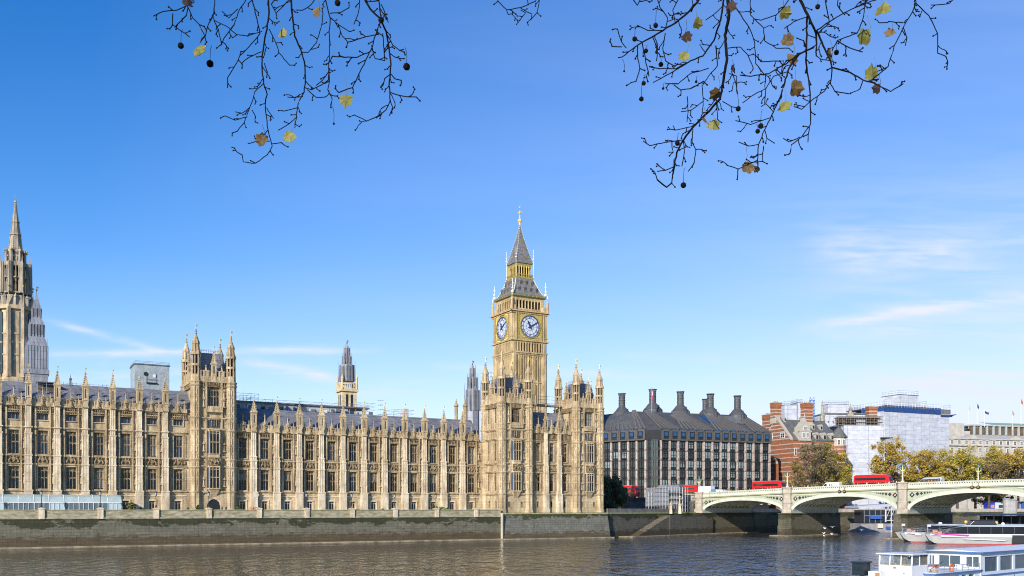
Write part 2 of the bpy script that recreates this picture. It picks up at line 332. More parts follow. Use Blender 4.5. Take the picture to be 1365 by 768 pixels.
def wall_run(mb, p, q, z0, z1, bat=.0, th=1.0):
    """battered wall from p to q (left to right seen from the river)"""
    d = Vector((q[0] - p[0], q[1] - p[1])).normalized(); n = Vector((d.y, -d.x))
    a0 = (p[0] + n.x * bat, p[1] + n.y * bat); b0 = (q[0] + n.x * bat, q[1] + n.y * bat)
    a1 = (p[0] - n.x * th, p[1] - n.y * th); b1 = (q[0] - n.x * th, q[1] - n.y * th)
    mb.add([(*a0, z0), (*b0, z0), (*q, z1), (*p, z1), (*a1, z0), (*b1, z0), (*b1, z1), (*a1, z1)],
           [(0, 1, 2, 3), (3, 2, 6, 7), (5, 4, 7, 6), (1, 5, 6, 2), (4, 0, 3, 7)])
UP0, UP1 = 116.5, 150.4
rt = thing('river_wall', 'long stained terrace wall with mossy band and pale posts below the palace', 'river wall', (*P2(-300, 0), 0), TH)
m = MB(); m.eyz([(-.35, -1), (.0, 5.9), (.9, 5.9), (.9, -1)], 0, UP0 + 300); m.build('wall', rwall, rt)
m = MB(); m.box(0, UP0 + 300, -.14, 1, 5.9, 6.15); m.box(0, UP0 + 300, .08, .7, 6.15, 7.66)
m.build('parapet', mat('mossy_parapet', (.42, .38, .28), .85, col2=(.20, .175, .09), scale=.7, stretch=(1, 1, 3), bump=.3, brick=(1.6, .5, .8, .12, .5)), rt)
m = MB(); m.box(0, UP0 + 300, -.04, .82, 7.66, 7.85); m.build('coping', mat('mossy_coping', (.42, .38, .22), .85, col2=(.22, .2, .12), scale=1.2), rt)
m = MB(); m.box(0, UP0 + 300, -1.6, -.3, -1, .22); m.build('footing', mat('muddy_ledge', (.36, .30, .2), .9, var=.6, scale=.5), rt)
postm = MB().box(-.55, .55, -.28, 1.1, 5.9, 7.95).box(-.65, .65, -.36, 1.18, 7.95, 8.12).sq(0, .4, 8.12, 8.3, 1.1, .3).mesh('post', stonep)
pu0 = ux(134, 0); pstep = 11.14
POSTS = [pu0 + pstep * k for k in range(-9, 10) if pu0 + pstep * k < UP0 - 3]
for u in POSTS: inst('wall_post', postm, rt, (u + 300, 0, 0))
# pavilion base and the recessed wall towards the bridge
rt = thing('pavilion_river_wall', 'smooth grey battered river wall with green top edge under the north pavilion', 'river wall', (*P2(UP0, 0), 0), TH)
W = UP1 - UP0
m = MB(); m.add([(0, -1.0, -1), (W + .5, -1.0, -1), (W, -.0, 6.6), (0, -.0, 6.6), (0, 12, -1), (W + .5, 12, -1), (W, 12, 6.6), (0, 12, 6.6)],
               [(0, 1, 2, 3), (3, 2, 6, 7), (1, 5, 6, 2), (4, 0, 3, 7), (5, 4, 7, 6)]); m.build('wall', rwallp, rt)
m = MB(); m.box(-.1, W + .1, -.12, 12, 6.6, 6.95); m.build('coping', mat('algae_coping', (.36, .38, .12), .85, col2=(.2, .2, .1), scale=1), rt)
m = MB(); m.box(0, W + 1, -2.0, -.9, -1, .2); m.build('footing', MATS['muddy_ledge'], rt)
m = MB(); m.box(-.28, -.02, -1.15, -.3, -1, 6.9); m.build('drain_pipe', mat('pale_pipe', (.55, .5, .38), .6, var=.3), rt)
pw0, pw1 = P2(UP1 - .3, 1.2), e0
dw = Vector((pw1[0] - pw0[0], pw1[1] - pw0[1])); wl = dw.length; wa = math.atan2(dw.y, dw.x)
rt = thing('stairs_wall', 'dark mossy river wall with broken stone stairs beside the bridge', 'river wall', (*pw0, 0), wa)
m = MB(); m.eyz([(-.5, -1), (.0, 6.6), (1.2, 6.6), (1.2, -1)], 0, wl + .5); m.build('wall', rwalld, rt)
m = MB(); m.box(0, wl, -.1, .8, 6.6, 6.95); m.build('coping', MATS['algae_coping'], rt)
m = MB(); m.box(2, wl - 12, .1, .6, 6.95, 8.1); m.build('parapet', mat('dark_parapet_stone', (.22, .2, .17), .85, var=.5, scale=.5), rt)
s1 = wl * .52
m = MB(); m.box(s1, wl + .4, -4.2, -.2, -1, 6.0); m.build('stairs_landing', rwalld, rt)
m = MB()
for i in range(16):
    x1 = s1 - i * (s1 - wl * .2) / 16; x0 = s1 - (i + 1) * (s1 - wl * .2) / 16; zz = 5.7 - i * .36
    m.box(x0, x1, -4.0, -1.2, -1, zz)
m.build('stairs', rwalld, rt)
m = MB(); m.box(wl * .12, wl, -5.2, -.3, -1, .18); m.build('footing', MATS['muddy_ledge'], rt)
# far embankment wall seen through and past the bridge
emw = thing('embankment_wall', 'low grey granite embankment wall past the far side of the bridge', 'river wall', (*e1, 0), R(20))
m = MB(); m.eyz([(-.5, -1), (.0, 6.9), (1, 6.9), (1, -1)], 0, 500); m.build('wall', piermat, emw)
m = MB(); m.box(0, 500, -.1, .7, 6.9, 8.1); m.build('parapet', granite, emw)
# ---------------------------------------------------------------- palace kit
def pane_mesh(w, h, m): return MB().box(-w / 2, w / 2, 0, .06, 0, h).mesh('window', m)
def tracery_mesh(w, h, lights, arch, mid=.52):
    m = MB(); y0, y1 = -.26, -.02; lw = w / lights
    for i in range(1, lights): m.box(-w / 2 + i * lw - .05, -w / 2 + i * lw + .05, y0, y1, 0, h)
    if h > 3: m.box(-w / 2, w / 2, y0 + .03, y1, h * mid - .07, h * mid + .07)
    hh = lw * .55
    for i in range(lights):                                     # pointed heads, also below the transom
        for zt in ([h - (.75 if h > 4 else 0)] + ([h * mid - .1] if h > 4 else [])):
            a = -w / 2 + i * lw + .05; e = a + lw - .1; c = (a + e) / 2
            m.exz([(a, zt - hh), (a + lw * .1, zt - hh * .45), (c, zt), (a, zt)], y0 + .05, y1); m.exz([(e, zt - hh), (e, zt), (c, zt), (e - lw * .1, zt - hh * .45)], y0 + .05, y1)
    if h > 4:
        m.box(-w / 2, w / 2, y0 + .05, y1, h - .8, h - .7)
        for i in range(lights * 2): m.box(-w / 2 + (i + .5) * lw / 2 - .05, -w / 2 + (i + .5) * lw / 2 + .05, y0 + .05, y1, h - .72, h)
    if arch:
        r = w / 2; k = h - w * .62
        for sgn in (-1, 1):
            m.exz([(sgn * (r + .02), k), (sgn * r * .93, k + (h - k) * .4), (sgn * r * .66, k + (h - k) * .72), (sgn * r * .28, k + (h - k) * .94), (0, h + .02), (sgn * (r + .02), h + .02)], -.34, y1)
    return m.mesh('tracery', stoned)  # darker stone colour stands in for shade inside the window openings
WC = {}
BLIND = MB().box(-.49, .49, 0, .01, -1, 0).mesh('blind', mat('drawn_blind', (.26, .25, .21), .7, var=.3, scale=.4))
PANES = [glassd, glassd, glassd, glass('steel_blue_glass', (.05, .075, .125), .15, 2.4, .6), glass('slate_glass', (.025, .03, .04), .2, 2, .5), glass('curtained_glass', (.10, .11, .12), .3, 2, .3), glass('blind_drawn_glass', (.22, .22, .20), .35, 2, .3)]
def window(root, x, y, z0, z1, w, lights, arch=False, m=None, rz=0, dep=.5, oz=-7):
    gm = m or random.choice(PANES if z0 > 18 else PANES[:3] + [PANES[4]])
    k = (w, round(z1 - z0, 2), lights, arch, gm.name)
    if k not in WC: WC[k] = (pane_mesh(w, z1 - z0, gm), tracery_mesh(w, z1 - z0, lights, arch))
    c, s = math.cos(rz), math.sin(rz)
    o = inst('window', WC[k][0], root, (x - s * dep, y + c * dep, z0 + oz), rz); inst('tracery', WC[k][1], o)
    if z1 - z0 > 3 and rz == 0 and random.random() < .22:
        b_ = inst('blind', BLIND, o, (0, -.012, z1 - z0)); b_.scale = (w, 1, (z1 - z0) * random.choice((.25, .4, .5, .5, .95)))
    return o
def pinnacle_mesh(sc=1, hs=4.6):
    m = MB(); a = .52 * sc
    m.box(-a, a, -a, a, 0, hs)
    for sx_ in (-1, 1):
        for sy_ in (-1, 1): m.box(sx_ * a - .1, sx_ * a + .1, sy_ * a - .1, sy_ * a + .1, hs * .25, hs + .35)
    m.box(-a - .14, a + .14, -a - .14, a + .14, 0, .25); m.box(-a - .12, a + .12, -a - .12, a + .12, hs * .35, hs * .35 + .14)
    m.box(-.12, .12, -a - .015, a + .015, hs * .45, hs * .88, 1); m.box(-a - .015, a + .015, -.12, .12, hs * .45, hs * .88, 1)
    m.box(-a - .26, a + .26, -a - .26, a + .26, hs, hs + .25); m.sq(0, 0, hs - .35, hs, a * 2, a * 2 + .45)
    m.sq(0, 0, hs + .2, hs + .75, a * 2.3, a * 1.5); m.sq(0, 0, hs + .75, hs + 2.7, a * 1.5, .16)
    for k in range(5):
        z = hs + .45 + k * .42; r = a * 1.08 * (1 - k / 6)
        for i in range(4): m.box(math.cos(i * 1.5708 + .785) * r * 1.25 - .1, math.cos(i * 1.5708 + .785) * r * 1.25 + .1, math.sin(i * 1.5708 + .785) * r * 1.25 - .1, math.sin(i * 1.5708 + .785) * r * 1.25 + .1, z, z + .2)
    m.ball((0, 0, hs + 2.85), .26, 6, 4); m.fr(0, 0, hs + 3, hs + 3.5, .1, .04, 4)
    m.tube([(0, 0, hs + 3.4), (0, 0, hs + 4.3)], .03, 4, 2); m.box(0, .3, -.02, .02, hs + 3.9, hs + 4.2, 2)
    return m.mesh('pinnacle', [stone, mat('recess_shade_paint', (.05, .04, .028), .95), gold])
deep = MATS.get('recess_shade_paint') or mat('recess_shade_paint', (.05, .04, .028), .95)  # dark colour stands in for shade inside slits, lanterns and openings
PINN = pinnacle_mesh()
def buttress_mesh(zt, w=1.38, d=1.0):
    m = MB()
    for z0, z1, ww, dd in ((7, 12, w + .3, d + .15), (12, 19.6, w, d), (19.6, zt - 6, w - .1, d - .08), (zt - 6, zt, w - .3, d - .15)):
        m.box(-ww / 2, ww / 2, -dd, .05, z0, z1)
        m.box(-ww / 2 - .1, ww / 2 + .1, -dd - .1, .05, z1 - .16, z1 + .12)
        if z0 > 8:                                                # sunk panels on the three faces: raised arrises
            for xx in (-ww / 2 + .1, 0, ww / 2 - .1): m.box(xx - .07, xx + .07, -dd - .07, -dd + .02, z0 + .15, z1 - .2)
            n = int((z1 - z0) / 2.4)
            for k in range(1, n + 1): m.box(-ww / 2, ww / 2, -dd - .06, -dd + .02, z0 + k * (z1 - z0) / (n + 1), z0 + k * (z1 - z0) / (n + 1) + .14)
            for sg in (-1, 1): m.box(sg * ww / 2 - .05 * sg, sg * (ww / 2 + .06), -dd + .05, -dd + .2, z0, z1)
    m.box(-w / 2 - .25, w / 2 + .25, -d - .28, .05, 7, 7.9)
    for z in ([25.6] if zt > 30 else []) + [17.67]: m.box(-w / 2 - .1, w / 2 + .1, -d - .12, .05, z - .1, z + .16)
    return m.mesh('buttress', stonep)
def statue(m, x, y, z, h=1.5, mi=0):                               # robed figure in a niche
    m.fr(x, y, z, z + h * .75, .27, .2, 6, mi=mi); m.fr(x, y, z + h * .72, z + h * .84, .24, .12, 6, mi=mi); m.ball((x, y, z + h * .92), .14, 6, 4, mi)
    m.box(x - .3, x + .3, y - .3, y + .2, z - .25, z, mi); m.sq(x, y, z + h + .15, z + h + .75, .55, .05, mi); m.box(x - .28, x + .28, y - .28, y + .2, z + h + .08, z + h + .25, mi)
def ribs(m, x0, x1, z0, z1, step=.42, y=-.12):
    n = max(1, round((x1 - x0) / step))
    for i in range(n + 1): m.box(x0 + (x1 - x0) * i / n - .045, x0 + (x1 - x0) * i / n + .045, y, .02, z0, z1)
    nz = max(1, round((z1 - z0) / 1.25))
    for j in range(nz + 1): m.box(x0, x1, y + .02, .02, z0 + (z1 - z0) * j / nz - .06, z0 + (z1 - z0) * j / nz + .06)
def bay_panelling(hw, wins, zc, strings, pil=True):
    """ornament of one bay: hw half width, wins = [(z0,z1,w)], strings"""
    m = MB()
    for z in strings:
        m.box(-hw, hw, -.36, .02, z - .05, z + .16); m.box(-hw, hw, -.16, .02, z - .24, z - .05)
    for z0, z1, w in wins:
        a = w / 2
        m.box(-a - .2, -a - .02, -.2, .02, z0 - .2, z1 + .25); m.box(a + .02, a + .2, -.2, .02, z0 - .2, z1 + .25); m.box(-a - .2, a + .2, -.26, .02, z1 + .1, z1 + .3)
        m.box(-a - .2, a + .2, -.24, .02, z0 - .22, z0 - .04)
        if hw - a > .9: ribs(m, -hw + .15, -a - .45, z0, z1); ribs(m, a + .45, hw - .15, z0, z1)
    if pil and hw > 1.9:
        for sg in (-1, 1):
            x = sg * 1.42
            m.box(x - .15, x + .15, -.42, .02, 12, zc); m.sq(x, -.24, zc + .3, zc + 2.6, .42, .1)
            for z in strings: m.box(x - .24, x + .24, -.5, 0, z - .1, z + .22)
            for z0, z1, w in wins:
                if z1 - z0 > 3: statue(m, x - .62 * -sg, -.22, z0 + (z1 - z0) * .28, 1.5)
    return m.mesh('panelling', stone)
def frieze_mesh(hw, z0, z1, dark=True):                            # cusped band below the parapet
    m = MB(); m.box(-hw, hw, -.06, .02, z0, z1); n = int(hw * 2 / .42)
    for i in range(n):
        x = -hw + (i + .5) * 2 * hw / n; m.box(x - .05, x + .05, -.3, 0, z0, z1); m.box(x - .17, x + .17, -.22, 0, z1 - .28, z1); m.ball((x + .1, -.16, z0 + .25), .14, 5, 3)
    m.box(-hw, hw, -.34, 0, z0 - .12, z0 + .02)
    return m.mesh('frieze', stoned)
def parapet_mesh(hw, z0, z1, crest=True):
    m = MB(); h = z1 - z0; m.box(-hw, hw, -.3, .3, z0, z0 + h * .5); m.box(-hw, hw, -.42, .4, z0 - .12, z0 + .14)
    n = max(2, int(hw * 2 / .8)); st = 2 * hw / n
    for i in range(n):
        x = -hw + (i + .5) * st; m.box(x - st * .3, x + st * .3, -.26, .26, z0 + h * .5, z1); m.box(x - st * .36, x + st * .36, -.32, .32, z1 - .1, z1 + .08)
        m.box(x - .05, x + .05, -.36, 0, z0 + .1, z1)
    if crest:
        m.box(-.5, .5, -.34, .3, z0, z1 + .1); m.exz([(-.5, z1 + .1), (.5, z1 + .1), (.12, z1 + .85), (-.12, z1 + .85)], -.3, .25)
        for sg in (-1, 1): m.sq(sg * .62, 0, z0 + .3, z1 + .7, .2, .06); m.sq(sg * 1.42, -.1, z0, z1 + 1.2, .28, .08)
        m.fr(0, 0, z1 + .9, z1 + 2.2, .14, .1, 6); m.ball((0, 0, z1 + 2.3), .24, 6, 4, 1); m.fr(0, 0, z1 + 2.45, z1 + 3.1, .06, .02, 4, mi=1)
        statue(m, 0, -.42, z0 + .3, 1.1, 1)
    return m.mesh('parapet', [stone, stoned])
def carved_mesh(hw, z0, z1, arms=True):                            # coat of arms with supporters between storeys
    m = MB(); h = z1 - z0; zc = (z0 + z1) / 2; rr = random.Random(int(z0 * 10 + hw * 100))
    m.box(-hw, hw, -.03, .02, z0, z1); m.box(-hw, hw, -.2, 0, z0, z0 + .1); m.box(-hw, hw, -.2, 0, z1 - .1, z1)
    if arms:
        m.exz([(-.34, zc + .45), (-.34, zc - .1), (0, zc - .55), (.34, zc - .1), (.34, zc + .45)], -.34, 0); m.fr(0, -.2, zc + .45, zc + .8, .2, .3, 6)
        for sg in (-1, 1):
            m.tube([(sg * .95, -.2, zc - .6), (sg * .8, -.28, zc - .1), (sg * .55, -.3, zc + .3)], [.12, .2, .15], 6); m.ball((sg * .55, -.3, zc + .5), .17, 6, 4)
            m.tube([(sg * .8, -.25, zc), (sg * .45, -.3, zc + .05)], .08, 5); m.tube([(sg * .95, -.2, zc - .5), (sg * 1.15, -.2, zc), (sg * 1.0, -.2, zc + .35)], .06, 5)
            m.tube([(sg * .95, -.2, zc - .6), (sg * .5, -.26, zc - .7)], .1, 5)
    for sg in (-1, 1):
        if hw > 1.7: m.fr(sg * (hw - .45), -.1, zc - .3, zc + .3, .26, .26, 8); m.box(sg * (hw - .95) - .05, sg * (hw - .95) + .05, -.2, 0, z0, z1)
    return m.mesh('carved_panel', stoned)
def roof_obj(root, x0, x1, pts, m=lead, name='roof'):
    mb = MB(); mb.eyz(pts, x0, x1)
    r = mb.build(name, m, root, (0, 0, -7)); return r
def roofvent(): return MB().box(-.22, .22, -.3, .25, 0, .55).eyz([(-.36, .55), (.3, .55), (-.03, .8)], -.28, .28).mesh('roof_vent', darklead)
RV = roofvent()
WINW = 1.95
def wing(root, u0, centres, butts, cfg, hws):
    """bays at the given u centres; local x = u - u0, y = 0 at the wall plane (v = 11.2)"""
    zc, zt = cfg['zc'], cfg['zt']; wins = cfg['wins']; lowz = cfg['ground']
    m = MB(); holes = []
    for u in centres:
        for z0, z1, w in wins: holes.append((u - u0 - w / 2, u - u0 + w / 2, z0, z1))
        holes.append((u - u0 - .6, u - u0 + .6, 7.2, 9.75))
    xa = cfg['x0'] - u0; xb = cfg['x1'] - u0
    gridwall(m, xa, xb, 7, zc, holes, 0, .6); m.box(xa, xb, .62, 16, 7, zc - .3, 0)
    m.build('wall', stone, root, (0, 0, -7))
    cache = {}
    for u, hw in zip(centres, hws):
        x = u - u0; k = round(hw, 2)
        if k not in cache: cache[k] = (bay_panelling(hw, wins, zc, cfg['str']), frieze_mesh(hw, zc - 1.5, zc - .35), parapet_mesh(hw, zc, zt), carved_mesh(hw, 17.95, 19.35), MB().box(-hw, hw, -.12, .03, 10.9, 11.2).box(-hw, hw, -.2, .03, 7, 7.7).box(-.95, .95, -.2, .03, 9.85, 10.15).box(-.95, -.7, -.16, .03, 7.7, 9.9).box(.7, .95, -.16, .03, 7.7, 9.9).mesh('plinth', stonep))
        pa, fr_, pp, cv, pl = cache[k]
        inst('panelling', pa, root, (x, 0, -7)); inst('frieze', fr_, root, (x, 0, -7)); inst('parapet', pp, root, (x, -.1, -7)); inst('carved_panel', cv, root, (x, 0, -7)); inst('plinth', pl, root, (x, 0, -7))
        for z0, z1, w in wins:
            if z1 - z0 < 3: window(root, x, 0, z0, z1, w, 3, False, PANES[3])
            else: window(root, x, 0, z0, z1, w, 3)
        d = inst('doorway', DOOR, root, (x, .3, 7.2 - 7)); inst('door_frame', DOORF, d)
        inst('roof_vent', RV, root, (x - 1.6, 2.2, zc + 1.3 - 7)); inst('roof_vent', RV, root, (x + 1.2, 4.5, zc + 3.3 - 7))
    bm_ = buttress_mesh(zc)
    for u in butts:
        bo = inst('buttress', bm_, root, (u - u0, 0, -7)); inst('pinnacle', PINN, bo, (0, -.6, zc))
DOOR = MB().box(-.6, .6, 0, .05, 0, 2.55).mesh('doorway', glassd)
DOORF = MB().box(-.6, -.5, -.08, -.01, 0, 2.5).box(.5, .6, -.08, -.01, 0, 2.5).box(-.06, .06, -.08, -.01, 0, 2.5).box(-.6, .6, -.08, -.01, 2.1, 2.2).mesh('door_frame', stone)
BW = 5.57
# south wing (left of the tower)
VW = 11.2
bl = [6.8 + BW * k for k in range(-5, 6)]
cl_ = [b + BW / 2 for b in bl[:-1]] + [37.55]; hwl = [(BW - 1.2) / 2] * 10 + [1.9]
rt = thing('palace_south_wing', 'stone gothic river wing left of the square tower, three storeys of windows under grey roof', 'palace wing', (*P2(bl[0], VW), 7), TH)
cfg = dict(zc=30.3, zt=31.9, wins=[(27.3, 29.1, 2.15), (19.9, 24.9, WINW), (12.4, 17.1, WINW)], ground=1, str=[25.6, 19.5, 17.65, 12.0], x0=bl[0], x1=40.2)
wing(rt, bl[0], cl_, bl, cfg, hwl)
roof_obj(rt, 0, 40.2 - bl[0] + 1.0, [(.9, 30.0), (7.2, 35.9), (7.6, 36.2), (8.2, 35.9), (15, 30)])
m = MB(); xx = 0
while xx < 46: m.box(xx, xx + .06, 7.55, 7.6, 36.1, 36.75); xx += .9
m.box(0, 46, 7.55, 7.6, 36.45, 36.5); m.build('ridge_cresting', darklead, rt, (0, 0, -7))
for u in (15.5, 26.0):
    if u < 20: MB().sq(0, 0, 0, 1.2, .5, .4).ball((0, 0, 1.5), .35, 6, 4).fr(0, 0, 1.6, 2.6, .12, .02, 5).build('ridge_finial', darklead, rt, (u - bl[0], 7.4, 35.9 - 7))
# central river front
bc = [54.75 + BW * k for k in range(11)]
cc = [52.3] + [b + BW / 2 for b in bc[:-1]] + [113.4]; hwc = [1.75] + [(BW - 1.2) / 2] * 10 + [2.2]
rt = thing('palace_central_range', 'long two-storey stone gothic range between the square tower and the clock end', 'palace wing', (*P2(50.3, VW), 7), TH)
cfg = dict(zc=26.5, zt=28.1, wins=[(20.1, 25.0, WINW), (12.5, 17.3, WINW)], ground=1, str=[19.55, 17.7, 12.1], x0=50.3, x1=117)
wing(rt, 50.3, cc, bc, cfg, hwc)
roof_obj(rt, 0, 66.5, [(.9, 26.2), (6.6, 32.5), (7.0, 32.8), (7.6, 32.5), (14.2, 26.2)])
# ---------------------------------------------------------------- palace towers
def turret(root, x, y, z0, zc, ztip, r=1.2, oz=-7):
    """octagonal corner turret: shaft, open lantern, crocketed spirelet"""
    m = MB(); m.fr(x, y, z0, z0 + 1.2, r + .35, r + .1, 8); m.fr(x, y, z0 + 1.2, zc, r, r, 8)
    for z in (12, 17.7, 19.5, 26.3, 29.3, zc - .9, zc - .1):
        if z0 < z <= zc: m.fr(x, y, z - .3, z, r + .05, r + .24, 8); m.fr(x, y, z, z + .22, r + .26, r + .26, 8)
    for i in range(8):
        a = math.pi / 8 + i * math.pi / 4; m.fr(x + r * math.cos(a), y + r * math.sin(a), z0 + 1.2, zc, .1, .1, 4)
    zz = 13.2
    while zz < zc - 2: m.fr(x, y, zz, zz + .12, r + .06, r + .06, 8); zz += 1.9
    for i in range(8):
        a = i * math.pi / 4; rp = r * .93; zq = 13.4
        while zq < zc - 1.8: m.fr(x + rp * math.cos(a), y + rp * math.sin(a), zq + .25, zq + 1.55, .13, .13, 4, a, mi=0); zq += 1.9
    t_ = m.build('corner_turret', [stone, stoned], root, (0, 0, oz))
    hl = (ztip - zc) * .5; l0 = zc + .18; q = MB()
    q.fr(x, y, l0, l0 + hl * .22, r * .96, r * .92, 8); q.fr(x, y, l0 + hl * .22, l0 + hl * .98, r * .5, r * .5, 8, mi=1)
    for i in range(8):
        a = math.pi / 8 + i * math.pi / 4; q.fr(x + r * .8 * math.cos(a), y + r * .8 * math.sin(a), l0 + hl * .2, l0 + hl * 1.08, .17, .13, 4)
    q.fr(x, y, l0 + hl * .52, l0 + hl * .6, r * .92, r * .92, 8); q.fr(x, y, l0 + hl * .92, l0 + hl * 1.02, r * 1.02, r * 1.02, 8)
    q.build('lantern', [stone, deep], t_)
    q = MB(); b0 = l0 + hl * 1.02; hs = ztip - b0 - 1.0
    q.fr(x, y, b0, b0 + hs * .38, r * .62, r * .56, 8)
    for i in range(8):
        a = math.pi / 8 + i * math.pi / 4; q.fr(x + r * .72 * math.cos(a), y + r * .72 * math.sin(a), b0, b0 + hs * .5, .11, .03, 4)
    q.fr(x, y, b0 + hs * .38, b0 + hs * .5, r * .7, r * .66, 8); q.fr(x, y, b0 + hs * .5, b0 + hs * .82, r * .62, .2, 8); q.fr(x, y, b0 + hs * .82, b0 + hs, .2, .1, 8)
    for k, (zz, rr) in enumerate(((.84, .36), (.92, .28), (.98, .24))): q.fr(x, y, b0 + hs * zz, b0 + hs * zz + .16, rr, rr, 6)
    q.ball((x, y, b0 + hs + .1), .2, 6, 4); q.tube([(x, y, b0 + hs), (x, y, ztip + .5)], .035, 4, 1); q.box(x, x + .42, y - .02, y + .02, ztip - .15, ztip + .3, 1)
    q.build('spirelet', [stone, gold], t_)
def oriel(root, x, y, w, zlist, d=1.0, base=11.0, oz=-7):
    """canted bay window projecting d from the wall, glazed at each zlist"""
    m = MB(); hw = w / 2; top = zlist[-1][1] + .3
    def ring(z0, z1, e=0): m.exy([(x - hw - .5 - e, y + .05), (x - hw - e, y - d - e), (x + hw + e, y - d - e), (x + hw + .5 + e, y + .05)], z0, z1)
    z = base + 1.6
    m.add([(x - hw * .5, y - .1, base), (x + hw * .5, y - .1, base), (x + hw * .5, y + .05, base), (x - hw * .5, y + .05, base),
           (x - hw, y - d, z), (x + hw, y - d, z), (x + hw + .5, y + .05, z), (x - hw - .5, y + .05, z)], [(0, 1, 5, 4), (1, 2, 6, 5), (3, 0, 4, 7), (4, 5, 6, 7), (0, 3, 2, 1)])
    prev = z
    for a, b in zlist:
        ring(prev, a); ring(prev, prev + .2, .12); ring(a - .2, a, .1)
        for px, py in ((x - hw, y - d), (x + hw, y - d), (x - hw - .42, y + .02), (x + hw + .42, y + .02)): m.box(px - .12, px + .12, py - .1, py + .14, a, b)
        prev = b
    ring(prev, prev + .5); ring(prev + .3, prev + .5, .15)
    o = m.build('oriel', stone, root, (0, 0, oz))
    for a, b in zlist:
        k = ('or', w, round(b - a, 2))
        if k not in WC: WC[k] = (pane_mesh(w - .2, b - a, glassd), tracery_mesh(w - .2, b - a, 3, False), pane_mesh(.8, b - a, PANES[3]), tracery_mesh(.8, b - a, 1, False))
        p = WC[k]; q = inst('oriel_window', p[0], o, (x, y - d + .22, a))
        C_ = inst('oriel_window', WC[k][2], o, (x - hw - .2, y - d / 2 + .02, a), -math.atan2(d, .5)); inst('oriel_window', WC[k][2], o, (x + hw + .2, y - d / 2 + .02, a), math.atan2(d, .5))
        mm = MB()
        for i in range(4): mm.box(x - hw + i * w / 3 - .065, x - hw + i * w / 3 + .065, y - d - .02, y - d + .16, a, b)
        mm.box(x - hw, x + hw, y - d, y - d + .16, (a + b) / 2, (a + b) / 2 + .18); mm.box(x - hw, x + hw, y - d, y - d + .16, b - .5, b - .36); mm.build('oriel_tracery', stone, o)
    return o
